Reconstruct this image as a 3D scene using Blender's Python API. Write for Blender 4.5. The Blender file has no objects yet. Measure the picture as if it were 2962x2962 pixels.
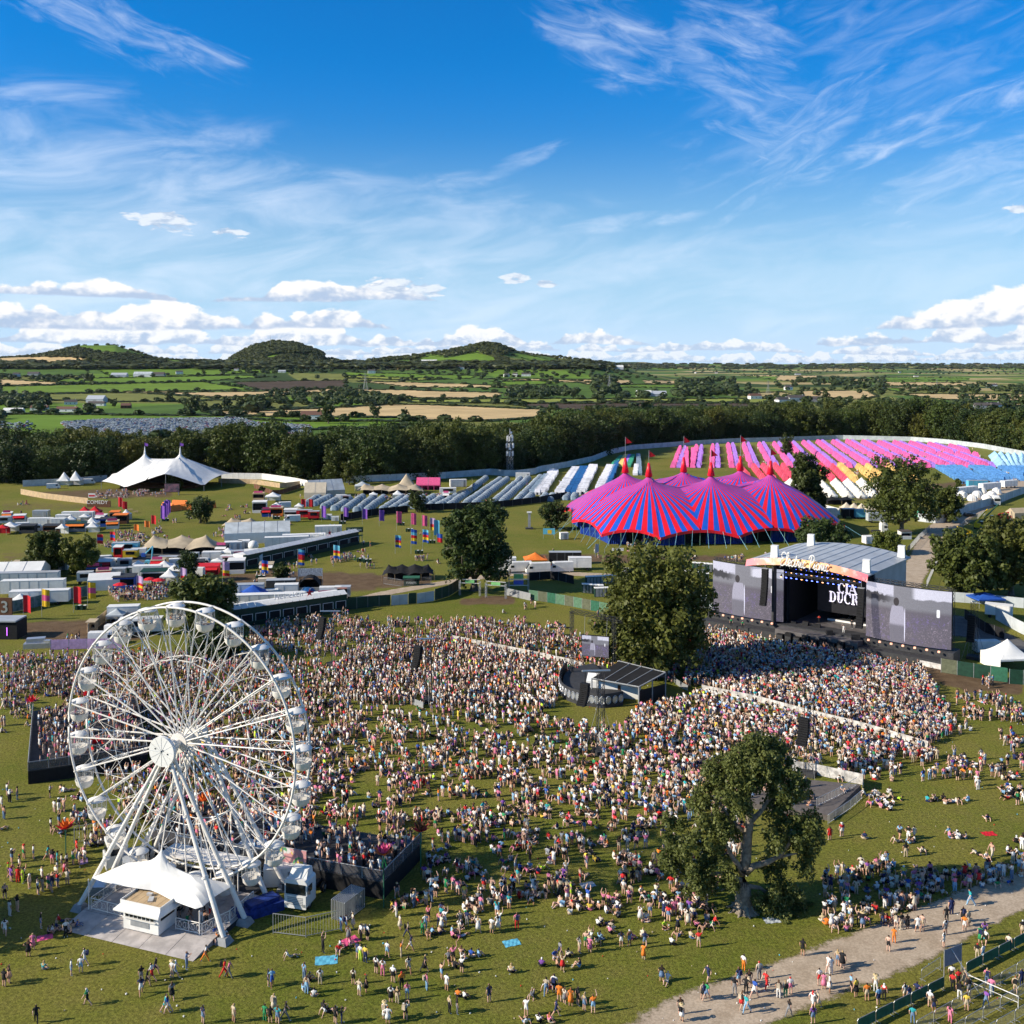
import bpy,math,random
import numpy as np
from math import sin,cos,pi,radians,atan2,sqrt,hypot
from mathutils import Vector,Matrix,noise as mn
SC = bpy.context.scene
COL = SC.collection
random.seed(7)
RNG = np.random.default_rng(11)
F,CX,CY,TH,CAMH = 3000.0,1481.0,1157.0,radians(2.0),56.0
cam_d = bpy.data.cameras.new('camera')
cam = bpy.data.objects.new('camera',cam_d)
COL.objects.link(cam)
cam.location = (0,0,CAMH)
cam.rotation_euler = (radians(88),0,0)
cam_d.sensor_width = 36
cam_d.lens = F / 2962 * 36
cam_d.shift_y = -(1481 - CY) / 2962
cam_d.clip_start = 1
cam_d.clip_end = 60000
SC.camera = cam
SC.render.resolution_x = SC.render.resolution_y = 1024
vs = SC.view_settings
vs.view_transform = 'Standard'
vs.look = 'None'
vs.exposure = 0.50
vs.gamma = 1
vs.use_curve_mapping = False
try:
 SC.cycles.max_bounces = 5
 SC.cycles.diffuse_bounces = 2
 SC.cycles.glossy_bounces = 2
 SC.cycles.transmission_bounces = 3
 SC.cycles.transparent_max_bounces = 12
 SC.cycles.volume_bounces = 0
 SC.cycles.caustics_reflective = False
 SC.cycles.caustics_refractive = False
 SC.cycles.use_denoising = True
except Exception:
 pass
def ray(px,py):
 x = (px - CX) / F
 y = -(py - CY) / F
 return (x,cos(TH) + y * sin(TH),-sin(TH) + y * cos(TH))
def G(px,py,z=0.0):
 d = ray(px,py)
 t = (z - CAMH) / d[2]
 return Vector((d[0] * t,d[1] * t,z))
def ZT(px,pyb,pyt):
 g = G(px,pyb)
 d = ray(px,pyt)
 return CAMH + g.y / d[1] * d[2]
def PX(x,y,z=0.0):
 """world point to photograph pixel"""
 zc = z - CAMH
 dep = y * cos(TH) - zc * sin(TH)
 up = y * sin(TH) + zc * cos(TH)
 return CX + F * x / dep,CY - F * up / dep
class N:
 def __init__(s,t,k):
  s.t,s.k = t,k
 def _m(s,op,*a,clamp=False):
  n = s.t.nodes.new('ShaderNodeMath')
  n.operation = op
  n.use_clamp = clamp
  for i,v in enumerate((s,) + a):
   if isinstance(v,N):
    s.t.links.new(v.k,n.inputs[i])
   else:
    n.inputs[i].default_value = v
  return N(s.t,n.outputs[0])
 def __add__(s,o): return s._m('ADD',o)
 def __sub__(s,o): return s._m('SUBTRACT',o)
 def __mul__(s,o): return s._m('MULTIPLY',o)
 def __truediv__(s,o): return s._m('DIVIDE',o)
 __radd__ = __add__
 __rmul__ = __mul__
 def __rsub__(s,o): return (s * -1.0) + o
 def __neg__(s): return s * -1.0
 def mx(s,o): return s._m('MAXIMUM',o)
 def mnm(s,o): return s._m('MINIMUM',o)
 def f(s,op,*a): return s._m(op,*a)
 def ss(s,a,b,lo=0.0,hi=1.0,mode='SMOOTHSTEP'):
  n = s.t.nodes.new('ShaderNodeMapRange')
  n.interpolation_type = mode
  s.t.links.new(s.k,n.inputs[0])
  for i,v in enumerate((a,b,lo,hi)):
   n.inputs[i + 1].default_value = v
  return N(s.t,n.outputs[0])
def comb(t,x,y,z):
 n = t.nodes.new('ShaderNodeCombineXYZ')
 for i,v in enumerate((x,y,z)):
  if isinstance(v,N):
   t.links.new(v.k,n.inputs[i])
  else:
   n.inputs[i].default_value = v
 return N(t,n.outputs[0])
def nz(t,vec,scale=1.0,detail=4.0,rough=0.55,dist=0.0):
 n = t.nodes.new('ShaderNodeTexNoise')
 n.inputs['Scale'].default_value = scale
 n.inputs['Detail'].default_value = detail
 n.inputs['Roughness'].default_value = rough
 n.inputs['Distortion'].default_value = dist
 if vec is not None:
  t.links.new(vec.k,n.inputs['Vector'])
 return N(t,n.outputs[0])
def mixc(t,fac,a,b,mode='MIX'):
 n = t.nodes.new('ShaderNodeMix')
 n.data_type = 'RGBA'
 n.blend_type = mode
 if isinstance(fac,N):
  t.links.new(fac.k,n.inputs[0])
 else:
  n.inputs[0].default_value = fac
 for i,v in ((6,a),(7,b)):
  if isinstance(v,N):
   t.links.new(v.k,n.inputs[i])
  else:
   n.inputs[i].default_value = (*v,1)
 return N(t,n.outputs[2])
SUN_EL = radians(28)
sdir = Vector((-0.972,-0.235,0)).normalized() * cos(SUN_EL) + Vector((0,0,sin(SUN_EL)))
sl = bpy.data.lights.new('sun','SUN')
sl.energy = 5.0
sl.angle = radians(0.5)
sl.color = (1.0,0.90,0.74)
so = bpy.data.objects.new('sun',sl)
COL.objects.link(so)
so.rotation_euler = sdir.to_track_quat('Z','Y').to_euler()
W = bpy.data.worlds.new('World')
SC.world = W
W.use_nodes = True
t = W.node_tree
t.nodes.clear()
out = t.nodes.new('ShaderNodeOutputWorld')
bg = t.nodes.new('ShaderNodeBackground')
bg.inputs['Strength'].default_value = 0.078
t.links.new(bg.outputs[0],out.inputs[0])
sky = t.nodes.new('ShaderNodeTexSky')
sky.sky_type = 'NISHITA'
sky.sun_disc = False
sky.sun_elevation = SUN_EL
sky.sun_rotation = atan2(sdir.x,sdir.y)
sky.altitude = 100
sky.air_density = 1.0
sky.dust_density = 0.4
sky.ozone_density = 2.2
tc = t.nodes.new('ShaderNodeTexCoord')
sp = t.nodes.new('ShaderNodeSeparateXYZ')
t.links.new(tc.outputs['Generated'],sp.inputs[0])
dx,dy,dz = (N(t,sp.outputs[i]) for i in range(3))
az = dx.f('ARCTAN2',dy) * (180 / pi)              # degrees right of the view
el = dz.f('ARCSINE') * (180 / pi)
hs = t.nodes.new('ShaderNodeHueSaturation')
hs.inputs['Saturation'].default_value = 1.12
hs.inputs['Value'].default_value = 1.0
t.links.new(sky.outputs[0],hs.inputs['Color'])
base = N(t,hs.outputs[0])
base = mixc(t,el.ss(0.0,17.0) * el.ss(45.0,24.0),base,mixc(t,1.0,base,(0.06,0.86,1.52),'MULTIPLY'))
base = mixc(t,el.ss(28.0,60.0,0.0,0.45),base,(0.9,1.5,3.0))
base = mixc(t,el.ss(13.0,-1.0,0.0,0.85),base,(4.0,6.9,10.2))
def gauss(a,b,ca,cb,la,lb,ang=0.0):
 """soft elliptical patch around one direction of the sky"""
 c,s_ = cos(radians(ang)),sin(radians(ang))
 x = (a - ca) * c + (b - cb) * s_
 y = (b - cb) * c - (a - ca) * s_
 r = (x / la).f('POWER',2.0) + (y / lb).f('POWER',2.0)
 return r.ss(1.0,0.0)
FEATHER = {}
def feather(ang,sc):
 """streaky noise running along one direction, shared by the wisps that follow it"""
 if (ang,sc) not in FEATHER:
  c,s_ = cos(radians(ang)),sin(radians(ang))
  x = az * c + el * s_
  y = el * c - az * s_
  FEATHER[ang,sc] = nz(t,comb(t,x * (0.15 * sc),y * (0.52 * sc),ang * 0.37),1.0,5.0,0.6,0.6)
 return FEATHER[ang,sc]
def wisp(ca,cb,la,lb,ang,k,fang,sc=2.0,thr=0.53):
 n = feather(fang,sc)
 g = gauss(az,el,ca,cb,la * 1.7,lb * 2.0,ang)
 return (n + g * 0.34 - 0.27).ss(thr - 0.14,thr + 0.40,0.0,k * 0.8) * g.ss(0.0,0.6)
veil = wisp(-20,6.5,22,4.6,-12,0.62,8,1.0,0.44).mx(wisp(-6,4.6,24,3.6,-6,0.50,8,1.0,0.46))
veil = veil.mx(wisp(14,3.6,26,2.8,3,0.34,8,1.0,0.46))
for a in ((-22.5,17.6,6.0,1.2,-20,.62,-18),(-18.0,16.2,3.4,0.7,-6,.7,-18),
   (5.2,17.6,5.0,1.8,-35,.60,-18),(12.6,15.0,4.6,2.2,-55,.66,-18),(10.5,17.0,2.0,2.4,-30,.5,-18),
   (16.0,12.0,3.6,1.2,45,.62,30),(22.0,12.0,6.5,0.8,17,.70,16),(13.4,9.3,3.4,0.5,36,.62,30),
   (26,10.0,7.0,1.5,16,.55,16),(27,7.6,7.0,1.0,8,.5,16),(-18,10.7,3.4,0.6,18,.45,16),
   (0.5,11.0,2.6,0.35,22,.45,16),(6.0,7.6,4.0,0.4,8,.55,8),(-7,9.3,6.0,0.6,6,.45,8),(20,15.0,10,4.0,20,.25,16)):
 veil = veil.mx(wisp(*a))
veil = veil.mx(el.ss(3.5,0.2,0.0,0.30))
c1 = mixc(t,veil,base,(8.6,9.4,10.9))
left = az.ss(8.0,-14.0)
right = az.ss(14.0,24.0)
c3 = c1
def street(c,b,h,f,off,cover,haze,dens=0.0):
 n = nz(t,comb(t,(az + 60.0) * f,el * (f * 1.5),off),1.0,5.0,0.58,0.1)
 big = nz(t,comb(t,(az + 60.0) * (f * 0.42),off * 3.1,1.0),1.0,2.0,0.5)
 wob = nz(t,comb(t,az * 0.12,off,2.0),1.0,1.0) * 0.8 - 0.4
 base_ = wob + b
 top = base_ + (big.ss(0.30,0.60) * h * cover)
 d = ((top - el) / h + (n - 0.45) * 1.25).ss(0.0,0.13)
 flat = (el - base_ + (n - 0.5) * (0.30 * h)).ss(0.0,0.10 * h)
 al = d * flat * cover.ss(0.02,0.2)
 n2 = nz(t,comb(t,(az + 60.3) * f,el * (f * 1.5) - 0.22,off),1.0,3.0,0.58,0.1)
 k = ((el - base_) / (0.75 * h) + (n - 0.5) * 1.0 + (n - n2) * 2.4).ss(0.05,0.80)
 col = mixc(t,k,(4.4,5.5,7.4),(10.2,9.9,9.7))
 col = mixc(t,haze,col,(6.0,7.6,9.4))
 return mixc(t,al * 0.93,c,col)
c3 = street(c3,0.15,0.55,1.5,1.3,az.ss(60.0,30.0,1.0,1.0) * 1.15,0.42)
c3 = street(c3,0.55,0.8,1.05,4.7,(left * 0.5 + right * 0.35).mx(0.35) + 0.35,0.30)
c3 = street(c3,0.95,1.2,0.72,9.1,left.mx(az.ss(9.0,2.0) * 0.72).mx(right) * 1.2,0.16)
c3 = street(c3,1.8,1.6,0.50,15.7,(az.ss(-4.0,-13.0)).mx(az.ss(17.0,24.0)) * 1.15,0.06)
c3 = street(c3,3.3,1.3,0.46,22.3,(az.ss(-12.0,-17.0) * 0.7).mx(gauss(az,el,-9.5,4.2,7.0,3.0) * 1.0),0.04)
v3 = comb(t,az * 0.8,el * 2.6,1.0)
nn = nz(t,v3,1.0,6.0,0.6,0.3)
sm = None
for a in ((-18.4,7.4,3.0,0.75,-6),(-15.0,6.9,1.4,0.45,0),(-6.0,4.2,3.4,0.7,-4),(0.2,4.7,1.2,0.45,0),
   (1.9,4.4,1.0,0.3,-3),(25.8,7.6,1.2,0.35,0)):
 g = gauss(az,el,*a)
 sm = g if sm is None else sm.mx(g)
smf = (nn + sm * 0.30 - 0.16)
nn2 = nz(t,comb(t,az * 0.8,el * 2.6 + 0.9,1.0),1.0,6.0,0.6,0.3)
scol = mixc(t,(nn - nn2).ss(-0.14,0.12),(4.4,5.6,7.4),(8.0,8.6,9.4))
c4 = mixc(t,smf.ss(0.50,0.62,0.0,0.9) * sm.ss(0.0,0.15),c3,scol)
t.links.new(c4.k,bg.inputs['Color'])
W.cycles.sampling_method = 'MANUAL'
W.cycles.sample_map_resolution = 512
MATS = {}
def mat(name,rgb,rough=0.75,var=0.12,scale=1.5,metal=0.0,emit=0.0,bump=0.0,rgb2=None,spec=0.3,coords='Object',orand=0.0):
 if name in MATS:
  return MATS[name]
 m = bpy.data.materials.new(name)
 m.use_nodes = True
 t = m.node_tree
 b = t.nodes['Principled BSDF']
 b.inputs['Roughness'].default_value = rough
 b.inputs['Metallic'].default_value = metal
 b.inputs['Specular IOR Level'].default_value = spec
 tc = t.nodes.new('ShaderNodeTexCoord')
 v = N(t,tc.outputs[coords])
 n = nz(t,v,scale,4.0,0.6)
 r2 = rgb2 or tuple(c * (1 - 2 * var) for c in rgb)
 r1 = rgb if rgb2 else tuple(min(1,c * (1 + var * .6)) for c in rgb)
 c = mixc(t,n.ss(0.3,0.7),r2,r1)
 if orand:
  oi = t.nodes.new('ShaderNodeObjectInfo')
  k_ = N(t,oi.outputs['Random']) * (2 * orand) + (1 - orand)
  c = mixc(t,1.0,c,comb(t,k_,k_,k_),'MULTIPLY')
 t.links.new(c.k,b.inputs['Base Color'])
 if emit:
  t.links.new(c.k,b.inputs['Emission Color'])
  b.inputs['Emission Strength'].default_value = emit
 if bump:
  bn = t.nodes.new('ShaderNodeBump')
  bn.inputs['Strength'].default_value = bump
  bn.inputs['Distance'].default_value = 0.05
  t.links.new(nz(t,v,scale * 6,3.0).k,bn.inputs['Height'])
  t.links.new(bn.outputs[0],b.inputs['Normal'])
 MATS[name] = m
 return m
def glass(name,rgb=(0.75,0.8,0.8),alpha=0.35):
 if name in MATS:
  return MATS[name]
 m = bpy.data.materials.new(name)
 m.use_nodes = True
 b = m.node_tree.nodes['Principled BSDF']
 b.inputs['Base Color'].default_value = (*rgb,1)
 b.inputs['Roughness'].default_value = 0.08
 b.inputs['Alpha'].default_value = alpha
 MATS[name] = m
 return m
def leafmat(name,dark,light,tr=0.22):
 m = bpy.data.materials.new(name)
 m.use_nodes = True
 t = m.node_tree
 b = t.nodes['Principled BSDF']
 b.inputs['Roughness'].default_value = 0.55
 b.inputs['Specular IOR Level'].default_value = 0.25
 tc = t.nodes.new('ShaderNodeTexCoord')
 g = t.nodes.new('ShaderNodeNewGeometry')
 oi = t.nodes.new('ShaderNodeObjectInfo')
 n = nz(t,N(t,tc.outputs['Object']),0.35,3.0)
 fine = N(t,g.outputs['Random Per Island'])
 rnd = N(t,oi.outputs['Random'])
 k = (n.ss(0.3,0.7) * 0.45 + fine * 0.35 + rnd * 0.25)
 c = mixc(t,k,dark,light)
 c = mixc(t,(rnd * 7.3).f('FRACT').ss(0.55,1.0,0.0,0.35),c,(light[0] * 1.35,light[1] * 0.95,light[2] * 0.7))
 t.links.new(c.k,b.inputs['Base Color'])
 tb = t.nodes.new('ShaderNodeBsdfTranslucent')
 t.links.new(c.k,tb.inputs[0])
 mx = t.nodes.new('ShaderNodeMixShader')
 mx.inputs[0].default_value = tr
 t.links.new(b.outputs[0],mx.inputs[1])
 t.links.new(tb.outputs[0],mx.inputs[2])
 t.links.new(mx.outputs[0],t.nodes['Material Output'].inputs[0])
 return m
M = {}
M['leaf_oak'] = leafmat('leaf_oak',(0.030,0.048,0.010),(0.125,0.145,0.028))
M['leaf_poplar'] = leafmat('leaf_poplar',(0.050,0.072,0.016),(0.175,0.190,0.050),0.28)
M['leaf_dark'] = leafmat('leaf_dark',(0.016,0.034,0.010),(0.060,0.088,0.018),0.15)
M['leaf_wood'] = leafmat('leaf_wood',(0.022,0.044,0.010),(0.085,0.115,0.020),0.18)
M['leaf_bright'] = leafmat('leaf_bright',(0.045,0.070,0.010),(0.150,0.170,0.025))
M['bark'] = mat('bark',(0.17,0.14,0.11),0.9,scale=2.0,bump=0.6,rgb2=(0.08,0.065,0.05))
M['steel_w'] = mat('white_steel',(0.80,0.76,0.70),0.45,0.05)
M['white'] = mat('white_panel',(0.76,0.75,0.72),0.5,0.06,0.6)
M['pvc'] = mat('white_pvc',(0.80,0.79,0.76),0.55,0.05,0.4)
M['offwhite'] = mat('cream_canvas',(0.62,0.53,0.40),0.8,0.07,0.5)
M['beige'] = mat('beige_canvas',(0.48,0.39,0.27),0.85,0.10,0.4)
M['black'] = mat('black_cloth',(0.012,0.012,0.014),0.8,0.2)
M['dgrey'] = mat('dark_grey_panel',(0.045,0.046,0.05),0.7,0.15)
M['grey'] = mat('grey_metal',(0.30,0.31,0.32),0.5,0.10)
M['alu'] = mat('aluminium',(0.55,0.56,0.58),0.35,0.05,metal=0.6)
M['roofgrey'] = mat('grey_roof_sheet',(0.42,0.44,0.46),0.45,0.08,0.3)
M['wood'] = mat('plywood',(0.50,0.36,0.21),0.8,0.12,0.8)
M['deck'] = mat('deck_board',(0.47,0.43,0.41),0.7,0.14,0.9)
M['glass'] = glass('clear_glass',(.45,.46,.46),.22)
M['dglass'] = mat('dark_glass',(0.02,0.025,0.03),0.1,0.05,spec=0.6)
M['rubber'] = mat('tyre_rubber',(0.02,0.02,0.02),0.85)
M['dgreen'] = mat('dark_green_panel',(0.012,0.05,0.03),0.6,0.15)
M['green'] = mat('green_mesh',(0.03,0.13,0.075),0.8,0.15,2)
M['mgreen'] = mat('pale_green_mesh',(0.10,0.20,0.12),0.8,0.15,2)
M['olive'] = mat('olive_mesh',(0.12,0.13,0.08),0.8,0.15,2)
M['red'] = mat('red_cloth',(0.62,0.015,0.025),0.7,0.08)
M['blue'] = mat('blue_cloth',(0.02,0.09,0.42),0.7,0.08)
M['lblue'] = mat('light_blue_cloth',(0.12,0.45,0.62),0.7,0.08)
M['yellow'] = mat('yellow_cloth',(0.80,0.50,0.02),0.7,0.08)
M['orange'] = mat('orange_cloth',(0.80,0.20,0.03),0.7,0.08)
M['pink'] = mat('pink_cloth',(0.72,0.10,0.25),0.7,0.08)
M['purple'] = mat('purple_cloth',(0.22,0.08,0.45),0.7,0.12)
M['lilac'] = mat('lilac_cloth',(0.50,0.33,0.55),0.7,0.12)
M['brown'] = mat('brown_board',(0.14,0.06,0.03),0.8,0.12)
M['tank'] = mat('tarpaulin_blue',(0.015,0.04,0.22),0.5,0.25,2,bump=0.5)
def tag(o,label=None,cat=None,group=None,kind=None):
 if label:
  o['label'] = label
 if cat:
  o['category'] = cat
 if group:
  o['group'] = group
 if kind:
  o['kind'] = kind
 return o
def thing(name,label,cat,loc=(0,0,0),rz=0.0,group=None):
 o = bpy.data.objects.new(name,None)
 o.empty_display_size = 0.2
 COL.objects.link(o)
 o.location = loc
 o.rotation_euler = (0,0,rz)
 return tag(o,label,cat,group)
def link(name,me,parent=None,loc=(0,0,0),rz=0.0,scale=None):
 o = bpy.data.objects.new(name,me)
 COL.objects.link(o)
 o.parent = parent
 o.location = loc
 o.rotation_euler = (0,0,rz)
 if scale is not None:
  o.scale = scale if hasattr(scale,'__len__') else (scale,) * 3
 return o
def dup(o,loc=None,rz=None,label=None,parent=None,group=None,scale=None):
 c = o.copy()
 COL.objects.link(c)
 if parent is not None:
  c.parent = parent
 if loc is not None:
  c.location = loc
 if rz is not None:
  c.rotation_euler = (0,0,rz)
 if scale is not None:
  c.scale = scale if hasattr(scale,'__len__') else (scale,) * 3
 if label:
  c['label'] = label
 if group:
  c['group'] = group
 for ch in KIDS.get(o.name,()) or list(o.children):
  dup(ch,parent=c)
 return c
KIDS = {}
class MB:
 def __init__(s):
  s.v,s.f,s.m = [],[],[]
 def add(s,vs,fs,m=0):
  b = len(s.v)
  s.v += [tuple(p) for p in vs]
  s.f += [tuple(i + b for i in f) for f in fs]
  s.m += [m] * len(fs)
  return s
 def box(s,x,y,z0,sx,sy,sz,rz=0.0,m=0,taper=1.0):
  c,n = cos(rz),sin(rz)
  vs = []
  for z,k in ((z0,1.0),(z0 + sz,taper)):
   for a,b in ((-1,-1),(1,-1),(1,1),(-1,1)):
    lx,ly = a * sx / 2 * k,b * sy / 2 * k
    vs.append((x + lx * c - ly * n,y + lx * n + ly * c,z))
  return s.add(vs,[(3,2,1,0),(4,5,6,7),(0,1,5,4),(1,2,6,5),(2,3,7,6),(3,0,4,7)],m)
 def tube(s,p,q,r,r2=None,n=6,m=0,caps=True):
  p,q = Vector(p),Vector(q)
  r2 = r if r2 is None else r2
  d = q - p
  if d.length < 1e-6:
   return s
  d.normalize()
  a = d.orthogonal().normalized()
  b = d.cross(a)
  vs = []
  for c,rr in ((p,r),(q,r2)):
   for i in range(n):
    an = 2 * pi * i / n
    vs.append(c + (a * cos(an) + b * sin(an)) * rr)
  fs = [(i,(i + 1) % n,n + (i + 1) % n,n + i) for i in range(n)]
  if caps:
   fs += [tuple(range(n - 1,-1,-1)),tuple(range(n,2 * n))]
  return s.add(vs,fs,m)
 def path(s,pts,r,n=6,m=0,close=False):
  """smooth pipe through points, r constant or a list"""
  P = [Vector(p) for p in pts]
  k = len(P)
  R = r if hasattr(r,'__len__') else [r] * k
  vs,fs = [],[]
  ref = Vector((0,0,1))
  for i in range(k):
   if close:
    d = P[(i + 1) % k] - P[i - 1]
   else:
    d = P[min(i + 1,k - 1)] - P[max(i - 1,0)]
   d.normalize()
   a = ref.cross(d)
   if a.length < 1e-3:
    a = Vector((1,0,0)).cross(d)
   a.normalize()
   b = d.cross(a)
   for j in range(n):
    an = 2 * pi * j / n
    vs.append(P[i] + (a * cos(an) + b * sin(an)) * R[i])
  for i in range(k if close else k - 1):
   i2 = (i + 1) % k
   for j in range(n):
    j2 = (j + 1) % n
    fs.append((i * n + j,i * n + j2,i2 * n + j2,i2 * n + j))
  if not close:
   fs += [tuple(range(n - 1,-1,-1)),tuple((k - 1) * n + j for j in range(n))]
  return s.add(vs,fs,m)
 def ball(s,c,r,m=0,n=8,sz=1.0):
  vs,fs = [],[]
  k = max(4,n // 2 + 1)
  for i in range(k + 1):
   th = pi * i / k
   for j in range(n):
    a = 2 * pi * j / n
    vs.append((c[0] + r * sin(th) * cos(a),c[1] + r * sin(th) * sin(a),c[2] + r * sz * cos(th)))
  for i in range(k):
   for j in range(n):
    fs.append((i * n + j,(i + 1) * n + j,(i + 1) * n + (j + 1) % n,i * n + (j + 1) % n))
  return s.add(vs,fs,m)
 def poly(s,pts,m=0):
  return s.add(pts,[tuple(range(len(pts)))],m)
 def prism(s,pts,z0,z1,m=0):
  n = len(pts)
  vs = [(p[0],p[1],z0) for p in pts] + [(p[0],p[1],z1) for p in pts]
  fs = [tuple(range(n - 1,-1,-1)),tuple(range(n,2 * n))]
  fs += [(i,(i + 1) % n,n + (i + 1) % n,n + i) for i in range(n)]
  return s.add(vs,fs,m)
 def prof(s,pts,x0,x1,m=0):
  """profile in (y,z) extruded along x"""
  n = len(pts)
  vs = [(x0,p[0],p[1]) for p in pts] + [(x1,p[0],p[1]) for p in pts]
  fs = [tuple(range(n)),tuple(range(2 * n - 1,n - 1,-1))]
  fs += [((i + 1) % n,i,n + i,n + (i + 1) % n) for i in range(n)]
  return s.add(vs,fs,m)
 def wall(s,p,q,z0,z1,th=0.04,m=0):
  p,q = Vector(p),Vector(q)
  d = q - p
  c = (p + q) / 2
  return s.box(c.x,c.y,z0,d.xy.length,th,z1 - z0,atan2(d.y,d.x),m)
 def build(s,name,mats,parent=None,loc=(0,0,0),rz=0.0,smooth=False,mesh_only=False):
  me = bpy.data.meshes.new(name)
  me.from_pydata(s.v,[],s.f)
  mats = mats if isinstance(mats,(list,tuple)) else [mats]
  for q in mats:
   me.materials.append(M[q] if isinstance(q,str) else q)
  if len(mats) > 1:
   me.polygons.foreach_set('material_index',s.m)
  if smooth:
   me.polygons.foreach_set('use_smooth',[True] * len(s.f))
  me.update()
  if mesh_only:
   return me
  return link(name,me,parent,loc,rz)
def npmesh(name,V,Fq,mats,midx=None,col=None,smooth=False):
 """V (n,3), Fq (m,k) with constant k"""
 me = bpy.data.meshes.new(name)
 k = Fq.shape[1]
 me.vertices.add(len(V))
 me.vertices.foreach_set('co',np.ascontiguousarray(V,dtype=np.float32).ravel())
 me.loops.add(Fq.size)
 me.loops.foreach_set('vertex_index',np.ascontiguousarray(Fq,dtype=np.int32).ravel())
 me.polygons.add(len(Fq))
 me.polygons.foreach_set('loop_start',np.arange(0,Fq.size,k,dtype=np.int32))
 me.polygons.foreach_set('loop_total',np.full(len(Fq),k,dtype=np.int32))
 for m_ in mats:
  me.materials.append(M[m_] if isinstance(m_,str) else m_)
 if midx is not None:
  me.polygons.foreach_set('material_index',midx.astype(np.int32))
 if smooth:
  me.polygons.foreach_set('use_smooth',np.ones(len(Fq),dtype=bool))
 me.update(calc_edges=True)
 if col is not None:
  at = me.attributes.new('Col','FLOAT_COLOR','FACE' if len(col) == len(Fq) else 'POINT')
  c4_ = np.ones((len(col),4),dtype=np.float32)
  c4_[:,:3] = col
  at.data.foreach_set('color',c4_.ravel())
 return me
def attrmat(name,rough=0.8,extra=None,spec=0.2):
 m = bpy.data.materials.new(name)
 m.use_nodes = True
 t = m.node_tree
 b = t.nodes['Principled BSDF']
 b.inputs['Roughness'].default_value = rough
 b.inputs['Specular IOR Level'].default_value = spec
 a = t.nodes.new('ShaderNodeAttribute')
 a.attribute_name = 'Col'
 c = N(t,a.outputs['Color'])
 if extra:
  c = extra(t,c,b)
 t.links.new(c.k,b.inputs['Base Color'])
 return m
def text(s_,size,mname,parent,mtx,depth=0.03,name='lettering',shear=0.0,offset=0.0,space=1.0):
 cu_ = bpy.data.curves.new('tmp','FONT')
 cu_.body = s_
 cu_.size = size
 cu_.extrude = depth
 cu_.shear = shear
 cu_.offset = offset
 cu_.space_character = space
 cu_.align_x = 'CENTER'
 cu_.align_y = 'CENTER'
 ob = bpy.data.objects.new('tmp',cu_)
 COL.objects.link(ob)
 me = bpy.data.meshes.new_from_object(ob.evaluated_get(bpy.context.evaluated_depsgraph_get()))
 bpy.data.objects.remove(ob)
 me.name = name
 me.materials.clear()
 me.materials.append(M[mname])
 me.transform(mtx)
 return link(name,me,parent)
def sidemtx(x,y,z,rz):
 """text standing upright, readable from the side the local -Y (turned by rz) faces"""
 return Matrix.Translation((x,y,z)) @ Matrix.Rotation(rz,4,'Z') @ Matrix.Rotation(pi / 2,4,'X')
ORD = ('first second third fourth fifth sixth seventh eighth ninth tenth eleventh twelfth thirteenth fourteenth '
  'fifteenth sixteenth seventeenth eighteenth nineteenth twentieth').split()
TENS = ['','','twenty','thirty','forty','fifty','sixty','seventy','eighty','ninety']
def ordw(i):
 """1-based ordinal word"""
 if i <= 20:
  return ORD[i - 1]
 if i >= 100:
  return 'hundred-and-' + ordw(i - 100) if i > 100 else 'hundredth'
 a,b = divmod(i,10)
 return (TENS[a][:-1] + 'ieth') if b == 0 else TENS[a] + '-' + ORD[b - 1]
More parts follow.
